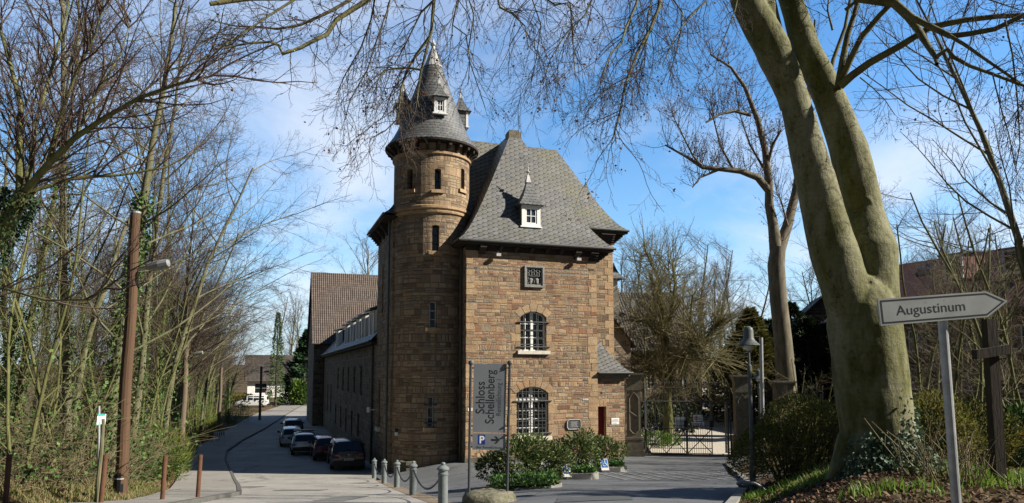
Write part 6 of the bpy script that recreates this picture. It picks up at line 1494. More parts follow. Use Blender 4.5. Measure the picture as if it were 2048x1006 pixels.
m_signred = M('sign_red', (.42, .03, .03), .5, .1, 5)
gate()

# ---------------------------------------------------------------- planted beds in front of the gatehouse
def beds():
    def bed(label, px0, px1, ykerb, Y, hs, seed, ny=1.1, n=2600):
        a, b = at(px0, ykerb, Y), at(px1, ykerb, Y); z = g((a.x+b.x)/2, Y); w = b.x-a.x; cx = (a.x+b.x)/2
        root = thing('planted_bed', (cx, Y+ny/2, z), label[0], 'planter'); k = MB()
        pts = [Vector((a.x-.05, Y+ny, 0)), Vector((a.x, Y+.2, 0)), Vector((a.x+.25, Y, 0)), Vector((b.x-.35, Y-.02, 0)), Vector((b.x-.05, Y+.22, 0)), Vector((b.x, Y+.6, 0)), Vector((b.x-.1, Y+ny+.3, 0))]
        for p, q in zip(pts, pts[1:]):
            d = (q-p).normalized(); s = Vector((-d.y, d.x, 0))*.13; L = (q-p).length; n2 = max(1, round(L/.6))
            for i in range(n2):
                p1, p2 = p.lerp(q, i/n2)+d*.004, p.lerp(q, (i+1)/n2)-d*.004; z1 = g(p1.x, p1.y); k.obox((p1.x, p1.y, z1-.15), (p2-p1), s, (0, 0, .15+(.20 if Y > 22 else .07)))
        k.build('kerb_edge', m_kerb, root); k = MB(); k.face([Vector((p.x, p.y, g(p.x, p.y)+.13)) for p in pts]); k.build('soil', m_ground, root)
        rn = np.random.default_rng(seed)
        C = np.stack([rn.uniform(a.x+.1, b.x-.15, 1500), Y+(.12 if Y > 22 else -.15)+rn.random(1500)**1.6*ny, np.zeros(1500)], 1); C[:, 2] = [g(p[0], p[1])+(.2+.2*rn.random() if Y > 22 else .05+.38*rn.random()) for p in C]
        V, F = leaves(C, .085, rn, .7, D=rn.normal(size=(1500, 3))*.5+np.array([0, 0, .6])); tag(arrays('ground_cover', V, F, m_cover, root), kind='stuff')
        blobs = [((dx, dy, zz), (rx, rx*.8, rz)) for dx, dy, zz, rx, rz in hs]
        shrub('rhododendron', (cx, Y+ny*.6, z+.1), blobs, m_rhodo, n, .13, label[1], 'shrub', asp=.34, stems=26, seed=seed, up_d=.25, shell=.35)
    bed(('low kerbed bed of bright ground cover, nearest behind the sign stone', 'largest glossy rhododendron, right behind the sign posts'), 972, 1127, 968, 20.2, [(-.25, .6, .62, .85, .55), (.65, .8, .5, .65, .45), (-1.0, .8, .35, .5, .4), (.2, .9, .85, .6, .42), (1.1, .9, .45, .45, .4)], 71, 1.4, 5200)
    bed(('middle kerbed bed with the smaller blue sign', 'upright rhododendron in the middle bed under the wall plaque'), 1120, 1202, 957, 24.4, [(0, .5, .75, .62, .55), (.3, .7, 1.15, .32, .32), (-.5, .7, .6, .45, .45), (.5, .7, .55, .4, .4)], 72, 1.4, 3000)
    bed(('farthest kerbed bed in front of the red door', 'loose rhododendron in the farthest bed before the red door'), 1192, 1258, 942, 29.5, [(-.1, .5, .72, .62, .5), (.5, .7, .55, .45, .4), (-.5, .7, .9, .45, .35)], 73, 1.5, 2200)
    for (px, py, Y, w, h, label) in ((1133, 941, 24.1, .28, .42, 'small blue and white parking sign stuck in the middle bed'), (1209, 929, 29.2, .32, .46, 'small blue parking sign in the farthest bed by the red door')):
        c = at(px, py, Y); r = thing('disabled_parking_sign', (c.x, Y, g(c.x, Y)), label, 'sign'); ex = Vector((.98, .2, 0)); up = Vector((-.16, .1, 1)).normalized(); n = ex.cross(up)
        k = MB(); q = [c+ex*a*w/2+up*b*h/2 for a, b in ((-1, -1), (1, -1), (1, 1), (-1, 1))]; k.prism(q, n*-.012); b_ = k.build('board', m_white, r)
        k = MB(); q = [c+n*.002+ex*a*w/2*.86+up*(b*h*.36+h*.09) for a, b in ((-1, -1), (1, -1), (1, 1), (-1, 1))]; k.face(q); bl = k.build('blue_field', m_lblue, b_)
        k = MB(); o = c+n*.004+up*h*.1
        k.tube([o+ex*.02+up*.1, o+ex*.02-up*.02, o+ex*.075-up*.02, o+ex*.1-up*.1], .014, 5); k.tube([o+ex*(-.01+.06*math.cos(t))+up*(-.05+.06*math.sin(t)) for t in np.linspace(1.8, 6.0, 10)], .010, 5, caps=False); k.lathe([(.022, -.01), (.022, .01), (0, .012)], o+ex*.02+up*.13, 8); k.build('wheelchair_symbol', m_white, bl)
        text(bl, 'P', .10, c+n*.004-ex*.11+up*.07, ex, up, m_white, 'parking_letter', bold=.002)
        k = MB(); k.tube([c-up*h*.5, Vector((c.x, Y, g(c.x, Y)))], .012, 6); k.build('stake', m_galv, r)
beds()

# ---------------------------------------------------------------- cars and van
m_tyre = M('tyre_rubber', (.012, .012, .013), .85, .2, 10)
m_rim = M('alloy_rim', (.22, .23, .24), .4, .1, 5, metal=.6, spec=.5)
m_tail = M('tail_lamp_red', (.22, .008, .01), .2, .1, 5, spec=.5)
m_plate = M('licence_plate', (.42, .42, .43), .4, .05, 5)
m_carglass = glass_mat('car_glass', (.01, .012, .015), .03)
def paint(name, col, rough=.22, metal=.3):
    m, nt, b = base_mat(name, rough, .5, metal); b.inputs['Base Color'].default_value = (*col, 1); b.inputs['Coat Weight'].default_value = .6; b.inputs['Coat Roughness'].default_value = .05
    v = nd(nt, 'ShaderNodeTexCoord').outputs['Object']; nt.links.new(ramp_(nt, noise_(nt, v, 2.5, 3), [(.3, tuple(c*.85 for c in col)), (.7, col)]), b.inputs['Base Color']); return m
def car(label, L, W, H, col, px, Y, yb, rz, suv=False, van=False, rails=False, rack=False, trim=None, group='cars parked along the castle wing'):
    root = proto('parked_car', label, 'van' if van else 'car', group); hb = .92 if not suv else 1.02
    if van: hb = 1.15
    P_ = [(0.0, .62*hb, .55*hb), (.04, hb, .8*hb), (.10, hb*1.02, hb), (.42 if not van else .16, H*.93, hb), (.75 if not van else .3, H*.99, hb), (L*.42, H, hb*.99), (L*.58, H*.975, hb*.97), (L*.63, H*.94, hb*.96), (L*.77 if not van else L*.80, hb*1.0, hb*.95), (L*.93, hb*.84, hb*.80), (L*.985, hb*.68, hb*.62), (L, .55, .5)]
    def xs(y, z, top, belt):
        t = max(0, (z-belt)/max(.01, H-belt)); e = 1-.06*max(0, (.25-y)/.25)-.10*max(0, (y-L*.86)/(L*.14)); return W/2*e*(1-(.22 if not van else .07)*t)
    V, F = [], []; m = 0
    for (y, top, belt) in P_:
        belt = min(belt, top-.02); lo = .26; ring = [(0, lo), (W*.44, lo), (xs(y, .4, top, belt)*.985, .36), (xs(y, .6, top, belt), .36+(belt-.36)*.5), (xs(y, belt, top, belt)*.985, belt)]
        ring += [(xs(y, belt+(top-belt)*.6, top, belt)*.98, belt+(top-belt)*.6), (xs(y, top, top, belt)*.90, top-.045*(top > belt+.1)), (xs(y, top, top, belt)*.6, top), (0, top+.012)]
        m = len(ring); V += [(x, y, z) for x, z in ring]
    n = len(P_); N = len(V); V += [(-x, y, z) for x, y, z in V]
    for s in (0, N):
        for j in range(n-1):
            for i in range(m-1): q = [s+j*m+i, s+j*m+i+1, s+(j+1)*m+i+1, s+(j+1)*m+i]; F.append(q if s == 0 else q[::-1])
    caps = [[j*m+i for i in range(m)]+[N+j*m+i for i in range(m-1, -1, -1)] for j in (0, n-1)]
    mb = MB()
    for f in F+caps: mb.face([V[i] for i in f])
    body = mb.build('body', col, root, smooth=R(38))
    g_ = MB(); y0, z0, y1, z1 = P_[2][0], P_[2][1]+.03, P_[3][0], P_[3][1]-.06; nrm = Vector((0, -(z1-z0), (y1-y0))).normalized()*.012; wr = W*.39
    wt = W*(.33 if not van else .39); ys = lambda z: y0+(y1-y0)*(z-P_[2][1])/(P_[3][1]-P_[2][1])
    q = [Vector((-wr, ys(z0), z0)), Vector((wr, ys(z0), z0)), Vector((wt, ys(z1), z1)), Vector((-wt, ys(z1), z1))]; g_.prism([p+nrm for p in q], -nrm*.8)
    rw = g_.build('rear_window', m_carglass, root); k = MB(); k.tube([(-.3, ys(z0)-.02, z0+.03), (.15, ys(z0)-.035, z0+.07)], .01, 4); k.build('wiper', m_black, rw)
    q = [Vector((-W*.40, P_[8][0]-.02, P_[8][1]+.02)), Vector((W*.40, P_[8][0]-.02, P_[8][1]+.02)), Vector((W*.34, P_[7][0]+.04, P_[7][1]-.02)), Vector((-W*.34, P_[7][0]+.04, P_[7][1]-.02))]; nn = (q[1]-q[0]).cross(q[3]-q[0]).normalized(); k = MB(); k.prism([p+nn*.025 for p in q], -nn*.01); k.build('windscreen', m_carglass, root)
    for s in (-1, 1):
        g_ = MB(); zb, zt = hb+.03, H*.93; yy = [(P_[3][0]+.08, L*.30), (L*.32, L*.50), (L*.52, L*.70)] if not van else [(.5, L*.24), (L*.26, L*.42), (L*.44, L*.60), (L*.63, L*.76)]
        for i, (a, b) in enumerate(yy):
            ta = a+.16 if i == 0 and not van else a; tb = b-.34 if i == len(yy)-1 else b
            q = [Vector((s*(xs(1, zb, H, hb)*.985+.008), a, zb)), Vector((s*(xs(1, zb, H, hb)*.985+.008), b, zb)), Vector((s*(xs(1, zt, H, hb)*.955+.012), tb, zt)), Vector((s*(xs(1, zt, H, hb)*.955+.012), ta, zt))]; g_.face(q)
        g_.build('side_window', m_carglass, root)
        t = MB(); zz = hb*.80; x0 = s*W*.49; xi = s*W*(.26 if suv else .37); t.prism([(x0*.985, -.008, zz-.10), (xi, -.03, zz-.06), (xi, -.03, zz+.05), (x0*.97, .0, zz+.09), (x0*1.012, .2, zz+.08), (x0*1.012, .2, zz-.06)], (0, .06, 0)); t.build('tail_lamp', m_tail, root)
        k = MB(); k.prism([(s*(W/2+.0), L*.66, hb), (s*(W/2+.2), L*.66, hb+.02), (s*(W/2+.2), L*.66, hb+.16), (s*(W/2+.02), L*.66, hb+.14)], (0, .1, 0)); k.build('wing_mirror', m_black, root)
        for y in (L*.185, L*.80):
            wh = MB(); r = .335; c = Vector((s*(W/2-.11), y, r))
            def lx(prof, mat, name, par):
                k = MB(); k.lathe(prof, (0, 0, 0), 18)
                k.v = [(c.x+s*z, c.y+x, c.z+yv) for x, yv, z in k.v]; return k.build(name, mat, par)
            w_ = lx([(r-.1, -.11), (r-.02, -.11), (r, -.08), (r, .09), (r-.02, .118), (r-.1, .122)], m_tyre, 'wheel', root); lx([(r-.1, .12), (r-.12, .10), (.06, .105), (.05, .13), (0, .13)], m_rim, 'rim', w_)
        if rails: k = MB(); k.tube([(s*W*.36, L*.2, H+.02), (s*W*.36, L*.24, H+.06), (s*W*.36, L*.52, H+.06), (s*W*.36, L*.56, H+.02)], .02, 6); k.build('roof_rail', m_galv, root)
    k = MB(); k.box((0, .005, .42), W*.94, .16, .20); k.box((0, .0, .56), W*.90, .10, .05); k.build('bumper', trim or m_black, root)
    k = MB(); k.box((0, -.03 if not suv else -.085, hb*.62), .52, .02, .12); pl = k.build('licence_plate', m_plate, root); k = MB(); rn = random.Random(label)
    for i in range(7): k.box((-.19+.063*i, -.043 if not suv else -.098, hb*.62), .035, .004, rn.uniform(.05, .075))
    k.build('plate_marks', m_text, pl)
    k = MB(); k.lathe([(0, 0), (.045, 0), (.045, .012), (0, .015)], (0, 0, 0), 12); k.v = [(x, -.03-z, hb*.86+y) for x, y, z in k.v]; k.build('badge', m_rim, root)
    if rack: k = MB(); k.box((0, L*.36, H+.10), W*.8, .7, .08); k.build('roof_box', m_black, root)
    x = at(px, yb, Y).x; z = g(x, Y); return place(root, (x, Y, z), rz)
def cars():
    wl = BW; rz = math.atan2(-wl.x, wl.y)
    car('black car with red tail lamps parked nearest to the tower', 4.45, 1.86, 1.66, paint('black_car_paint', (.008, .009, .012)), 697, 39.5, 938, rz-.03, suv=True)
    car('dark red car wedged between the black and the silver one', 4.2, 1.78, 1.52, paint('red_car_paint', (.14, .012, .018)), 656, 46, 925, rz)
    car('silver hatchback with dark rear band and plate, third in the row', 4.0, 1.75, 1.52, paint('silver_car_paint', (.42, .45, .50)), 609, 50.0, 915, rz, rack=True)
    car('pale grey estate car fourth in the parked row', 4.4, 1.75, 1.50, paint('grey_car_paint', (.36, .38, .39)), 583.5, 57, 907, rz, trim=m_offwhite)
    car('dark blue car with pale roof rails, last and hidden in the parked row', 4.5, 1.82, 1.62, paint('blue_car_paint', (.05, .06, .085)), 586, 66, 893, rz, suv=True, rails=True)
    v = car('white van with dark drawings on its side at the side road', 5.0, 1.9, 1.95, paint('white_van_paint', (.78, .78, .77), .3, 0), 536, 116, 813, math.radians(99), van=True, group='')
    v.name = 'white_van'
    k = MB(); rn = random.Random(6)
    for i in range(14):
        y, z = rn.uniform(.5, 3.9), rn.uniform(.6, 1.1); k.obox((-.972, y, z), (.004, 0, 0), (0, rn.uniform(.08, .3), 0), (0, 0, rn.uniform(.05, .2)))
    d = k.build('side_drawing', m_text); d.parent = v
    c = car('dark car coming down the far end of the street', 4.3, 1.78, 1.5, paint('navy_car_paint', (.03, .04, .07)), 622, 140, 803, math.pi-.2, group='')
    c.name = 'oncoming_car'
    k = MB()
    for s in (-1, 1): k.box((s*.62, 4.28, .62), .34, .06, .12)
    k.box((0, 4.3, .42), .5, .03, .11); d = k.build('headlights', m_white); d.parent = c
cars()

# ---------------------------------------------------------------- street signs on the left, barrier
def signs_left():
    Y = 16.6; p0, p1 = at(200, 965, Y), at(198, 812, Y); z = g(p0.x, Y); r = thing('bus_stop_sign', (p0.x, Y, z), 'white and turquoise bus stop panel on a leaning steel tube by the wood', 'sign')
    m = MB(); m.tube([Vector((p0.x, Y, z-.1)), p1], .03, 10); m.build('post', m_galv, r)
    q = [at(193, 851, Y-.08), at(209, 849, Y+.12), at(211, 828, Y+.12), at(195.5, 828, Y-.08)]; m = MB(); m.prism(q, (0, .03, 0)); b = m.build('panel', m_white, r)
    for t0, t1 in ((.0, .09), (.82, 1.0)):
        m = MB(); m.face([q[0].lerp(q[3], t0)+Vector((0, -.004, 0)), q[1].lerp(q[2], t0)+Vector((0, -.004, 0)), q[1].lerp(q[2], t1)+Vector((0, -.004, 0)), q[0].lerp(q[3], t1)+Vector((0, -.004, 0))]); m.build('colour_band', m_turq, b)
    m = MB()
    for t in (.25, .38, .5, .62, .72): a, c = q[0].lerp(q[3], t), q[1].lerp(q[2], t); m.face([a.lerp(c, .15)+Vector((0, -.003, 0)), a.lerp(c, .8)+Vector((0, -.003, 0)), a.lerp(c, .8)+Vector((0, -.003, .012)), a.lerp(c, .15)+Vector((0, -.003, .012))])
    m.build('timetable_lines', m_gutter, b)
    b0, b1 = at(195, 945, Y-.5), at(207, 838, Y-.35); m = MB(); m.tube([Vector((b0.x, b0.y, g(b0.x, b0.y)-.1)), b0.lerp(b1, .5)+Vector((.03, 0, 0)), b1], [.05, .045, .035], 8); tag(m.build('broken_trunk', m_bark), 'thin broken trunk leaning in front of the bus stop panel', 'trunk')
    Y = 58; a, c = at(427, 879, Y), at(450, 874, Y+1.0); z = g(a.x, Y)+.0; r = thing('road_barrier', (a.x, Y, z), 'red and white plastic barrier standing on the shaded pavement', 'barrier'); ex = Vector((c.x-a.x, c.y-a.y, 0)); L = ex.length; ex.normalize(); h = 1.02; o = Vector((a.x, a.y, z+.08))
    up = Vector((0, 0, 1)); m = MB()
    for u in (0, L-.07): m.obox(o+ex*u-up*.08, ex*.07, (0, .06, 0), up*(h+.1))
    m.obox(o+ex*.07+up*.12, ex*(L-.14), (0, .04, 0), up*.08); m.obox(o+ex*.07+up*.95, ex*(L-.14), (0, .04, 0), up*.06)
    for i in range(9): m.obox(o+ex*(.12+i*(L-.25)/8)+up*.2, ex*.045, (0, .035, 0), up*.48)
    m.build('frame', m_white, r); w = (L-.14)/9
    for i in range(9): m = MB(); m.obox(o+ex*(.07+w*i)+up*.68-Vector((0, .012, 0)), ex*w, (0, .05, 0), up*.27); m.build('stripe', m_signred if i % 2 == 0 else m_white, r)
    for u in (.2, L-.4): m = MB(); m.obox(o+ex*u+Vector((0, -.4, -.08)), ex*.2, (0, .8, 0), up*.1); m.build('foot', m_black, r)
    Y = 122; c = at(537.5, 785, Y); r = thing('round_sign', (c.x, Y, g(c.x, Y)), 'round white traffic sign with red rim behind the white van', 'road sign'); m = MB(); m.tube([Vector((c.x, Y+.04, g(c.x, Y))), c+Vector((0, .04, .5))], .05, 8); m.build('post', m_galv, r)
    m = MB(); m.lathe([(0, 0), (.62, 0), (.62, .03), (0, .03)], (0, 0, 0), 20); m.v = [(c.x+x, Y-zz, c.z+y) for x, y, zz in m.v]; d = m.build('disc', m_white, r); m = MB(); m.lathe([(.5, .036), (.62, .036)], (0, 0, 0), 20); m.v = [(c.x+x, Y-zz, c.z+y) for x, y, zz in m.v]; m.build('rim', m_signred, d)
    m = MB(); m.box(c+Vector((0, -.04, -.05)), .5, .01, .16); m.box(c+Vector((.02, -.04, .08)), .26, .01, .12); m.build('pictogram', m_gutter, d)
    Y = 132; c = at(574, 772, Y); z = g(c.x, Y); r = thing('street_name_sign', (c.x, Y, z), 'white street name finger on a post before the bungalow hedge', 'road sign'); m = MB(); m.tube([(c.x-.3, Y, z), (c.x-.3, Y, c.z+.35)], .07, 8); m.build('post', m_galv, r); m = MB(); m.obox((c.x-.3, Y-.1, c.z-.12), (1.2, 0, 0), (0, .04, 0), (0, 0, .34)); m.build('board', m_white, r)
m_turq = M('turquoise_paint', (.03, .30, .28), .5, .1, 5)
signs_left()

# ---------------------------------------------------------------- trees and bushes on the right and far away
def right_trees():
    rng = random.Random(91)
    # pollarded linden behind the gate
    Y = 47.0; b = gp(1335, Y, 835); root = thing('pollarded_linden', b, 'pollarded linden with masses of olive twigs behind the iron gate', 'tree'); out = newout()
    pts = [b+Vector((0, 0, -.3)), at(1337, 850, Y), at(1334, 800, Y), at(1336, 755, Y), at(1333, 715, Y), at(1330, 670, Y), at(1322, 610, Y), at(1300, 545, Y)]; out[0].append((pts, [.38, .34, .30, .29, .27, .21, .15, .08]))
    arms = [((1336, 740), (1355, 712), (1390, 690), (1402, 690)), ((1402, 690), (1382, 690), (1380, 640), (1385, 590)), ((1332, 715), (1305, 705), (1270, 715), (1240, 705)), ((1330, 690), (1310, 660), (1290, 640), (1262, 640)), ((1330, 670), (1345, 620), (1350, 570), (1345, 520)), ((1402, 690), (1425, 660), (1445, 640)), ((1334, 730), (1320, 735), (1285, 745), (1262, 742)), ((1355, 712), (1400, 720), (1435, 722)), ((1322, 610), (1318, 560), (1290, 500))]
    SPT = [dict(seg=7, wob=.17, trop=.0, tip=.4), dict(n=(2, 4), t0=.1, ang=30, len=.6, wob=.18, seg=4, rr=.6, rmin=.011), dict(n=(1, 3), t0=.2, ang=32, len=.6, wob=.2, seg=3, rr=.7, rmin=.008)]
    for i, poly in enumerate(arms):
        P_ = [at(x, y, Y+(-1.6, -1.2, 1.2, -1.4, 1.0, -1.5, -1.0, -2.4, 1.5)[i]*j/len(poly)) for j, (x, y) in enumerate(poly)]; rr = [.16-.10*j/(len(P_)-1) for j in range(len(P_))]; out[1].append((P_, rr))
        for k in range(88):
            j = rng.randint(1, len(P_)-1); q = P_[j-1].lerp(P_[j], rng.random()); d = Vector((rng.gauss(0, 1)+(q.x-b.x)*.18, rng.gauss(0, .8), rng.gauss(.6, .9)-(.45 if q.z < at(0, 705, Y).z else 0))); sub = newout()
            dr = -.10 if q.z < at(0, 690, Y).z else .05; SPT[0]['trop'] = dr
            grow(rng, q, d, rng.uniform(1.4, 3.6), .024, 0, SPT, sub)
            for a in range(3): out[2+a].extend(sub[a])
    for k in range(330):
        q = pts[2].lerp(pts[-1], rng.random()); d = Vector((rng.gauss(0, 1), rng.gauss(0, 1), rng.gauss(.7, .5))); sub = newout(); SPT[0]['trop'] = .06; grow(rng, q, d, rng.uniform(1.2, 3.4), .016, 0, SPT, sub)
        for a in range(3): out[2+a].extend(sub[a])
    wood_parts(root, out, m_bark_moss, m_twig_l)
    # tall plane tree with seed balls
    Y = 49.0; b = gp(1572, Y, 800); root = thing('plane_tree', b, 'tall forked plane tree with broken upper limbs, left of the beech', 'tree'); out = newout()
    def T(lst, lv=0): out[lv].append(([at(x, y, yy) for x, y, yy, r in lst], [r for x, y, yy, r in lst])); return lst
    z0 = b+Vector((0, 0, -.3)); out[0].append(([z0]+[at(x, y, Y) for x, y in ((1576, 850), (1572, 760), (1566, 680), (1557, 600), (1552, 530), (1556, 495))], [.82, .72, .68, .60, .58, .58, .52]))
    T([(1552, 500, Y, 0.468), (1546, 450, Y, 0.364), (1538, 410, Y, 0.312), (1538, 370, Y, 0.286), (1530, 300, Y, 0.234), (1515, 240, Y, 0.195), (1490, 175, Y, 0.143), (1462, 135, Y, 0.104), (1420, 108, Y, 0.065)], 1)
    T([(1558, 500, Y, 0.442), (1575, 450, Y+.5, 0.351), (1590, 390, Y+.8, 0.299), (1600, 330, Y+1, 0.260), (1612, 240, Y+1, 0.208), (1622, 140, Y+1, 0.130), (1630, 40, Y+1, 0.078)], 1)
    sec = [T([(1540, 385, Y, 0.286), (1515, 355, Y-.5, 0.247), (1480, 342, Y-1, 0.208), (1440, 338, Y-1.3, 0.169), (1405, 335, Y-1.6, 0.130), (1370, 312, Y-1.8, 0.091), (1330, 290, Y-2, 0.052)], 1), T([(1500, 230, Y-.2, 0.130), (1470, 222, Y-.6, 0.117), (1440, 228, Y-1, 0.091), (1412, 245, Y-1.2, 0.065)], 1), T([(1535, 330, Y, 0.130), (1545, 290, Y-.6, 0.104), (1562, 260, Y-1, 0.078)], 1), T([(1405, 335, Y-1.6, 0.104), (1385, 310, Y-2, 0.065), (1350, 240, Y-2.3, 0.039), (1340, 205, Y-2.3, 0.026)], 1), T([(1440, 338, Y-1.3, 0.104), (1400, 355, Y-1.5, 0.065), (1385, 375, Y-1.7, 0.039)], 1), T([(1535, 350, Y, 0.104), (1500, 290, Y+.6, 0.065), (1480, 230, Y+1, 0.039), (1470, 170, Y+1, 0.026)], 1), T([(1470, 345, Y-1, 0.091), (1440, 290, Y-.6, 0.065), (1425, 230, Y-.5, 0.039), (1420, 180, Y, 0.026)], 1), T([(1575, 450, Y, 0.078), (1562, 400, Y-.5, 0.052), (1552, 385, Y-1, 0.026)], 1)]
    SPP = [dict(seg=5, wob=.16, trop=.10, tip=.35), dict(n=(3, 6), t0=.2, ang=35, len=.5, wob=.18, trop=.1, seg=4, rr=.6, rmin=.008), dict(n=(2, 3), t0=.3, ang=35, len=.5, wob=.2, trop=.08, seg=3, rr=.7, rmin=.006)]; balls = []
    for P_, rr in out[1]:
        for j in range(1, len(P_)):
            for k in range(11 if rr[j] < .28 else 3):
                q = P_[j-1].lerp(P_[j], rng.random()); sub = newout(); grow(rng, q, Vector((rng.gauss(0, .7), rng.gauss(0, .7), rng.gauss(.9, .5))), rng.uniform(1.0, 3.0), .022, 0, SPP, sub)
                for a in range(3): out[2+a].extend(sub[a])
                for p, r in sub[2]+sub[1]:
                    if rng.random() < .45: balls.append(p[-1])
    wood_parts(root, out, m_bark_pl, m_twig)
    V, F = leaves(np.array([tuple(p+Vector((rng.gauss(0, .03), 0, rng.gauss(0, .03)))) for p in balls for _ in (0, 1)]), .075, np.random.default_rng(3), .9); arrays('seed_balls', V, F, m_budl, root)
    # bare background trees
    GB = 'bare trees behind the castle'
    Bk = tree_proto('bare_tree', 51, 18, .28, SPA, m_bark, m_twig, 'bare tree on the skyline behind the castle buildings', group=GB); Bk2 = tree_proto('bare_tree', 52, 17, .24, SPB, m_bark, m_twig, 'bare tree on the skyline behind the castle buildings', group=GB)
    first = {Bk.name: True, Bk2.name: True}
    def put(P_, px, Y, ytop, label=None, rz=None):
        p = gp(px, Y); zt = at(px, ytop, Y).z; sc_ = (zt-p.z)/(19 if P_ is Bk else 18); rz = rng.uniform(0, 6) if rz is None else rz
        if first.pop(P_.name, None): o = place(P_, p, rz, sc_)
        else: o = dup(P_, p, rz, label, sc_)
        o['label'] = label or 'bare tree on the skyline behind the castle buildings'
    for px, Y, yt in ((1272, 78, 470), (1310, 86, 478), (1402, 84, 452), (1440, 95, 470), (1480, 90, 520), (1365, 100, 470), (1510, 80, 505), (1625, 90, 540), (1655, 74, 520), (1595, 100, 560), (1245, 95, 500), (1420, 70, 545), (1465, 66, 560)): put(rng.choice((Bk, Bk2)), px, Y, yt)
    put(Bk, 732, 95, 482, 'lone bare tree rising behind the brown pantile roof'); put(Bk2, 760, 105, 500)
    for px, Y, yt in ((575, 165, 590), (600, 180, 610), (620, 150, 600), (545, 160, 570), (590, 210, 640), (640, 190, 620)): put(rng.choice((Bk, Bk2)), px, Y, yt, 'bare tree at the far end of the street')
    for px, Y, yt in ((1842, 30, 520), (1905, 33, 505), (1962, 29, 515), (2022, 32, 480), (1990, 36, 500), (1870, 37, 520)): put(rng.choice((Bk, Bk2)), px, Y, yt, 'twiggy bare tree screening the dark red house')
    for px, Y, yt in ((1290, 56, 560), (1365, 57, 545), (1425, 55, 580), (1250, 58, 570), (1395, 60, 560)): put(rng.choice((Bk, Bk2)), px, Y, yt, 'bare tree between the linden and the castle wing roof')
    for px, Y, yt in ((1808, 64, 392), (1845, 66, 415), (1880, 70, 440), (1790, 62, 430), (1990, 60, 400)): put(rng.choice((Bk, Bk2)), px, Y, yt, 'bare tree rising behind the dark red roof')
    # saplings and young trees in front of the red house
    Y2 = tree_proto('young_tree', 61, 9, .07, SPC, m_bark_moss, m_twig_p, '', 'young tree', 'thin young trees in front of the dark red house')
    k = 0
    for px, Y, h, rz in ((1805, 20, 6.6, 0), (1850, 24, 8.5, 1), (1890, 22, 7.6, 2), (1930, 26, 9, 3), (1965, 21, 8, 4), (2000, 24, 9.5, 5), (2030, 19, 8.2, 6), (2055, 22, 9, .5), (1915, 31, 10, 1.5), (1870, 33, 10, 2.5), (1980, 33, 11, 3.5), (2040, 30, 11, 4.4), (2075, 26, 11, 2.1), (1830, 30, 7.5, 5.2)):
        p = gp(px, Y); o = place(Y2, p, rz, h/9) if k == 0 else dup(Y2, p, rz, None, h/9); k += 1; o['label'] = 'thin bare young tree in front of the dark red house'
    for px, Y, h, rz in ((1612, 26, 4.2, 1), (1640, 24, 4.6, 2.2), (1660, 27, 5.6, 3.3), (1590, 29, 4.0, 4)):
        o = dup(Y2, gp(px, Y), rz, 'thin mossy sapling arching over the hedge left of the beech', h/9, 'thin saplings over the hedge')
    T2 = tree_proto('bare_tree', 63, 13, .13, SPA[:4], m_bark, m_twig, 'twiggy bare tree reaching in from the right picture edge', lean=(-.12, 0, 1)); place(T2, gp(2150, 17), 0, 1.0)
right_trees()
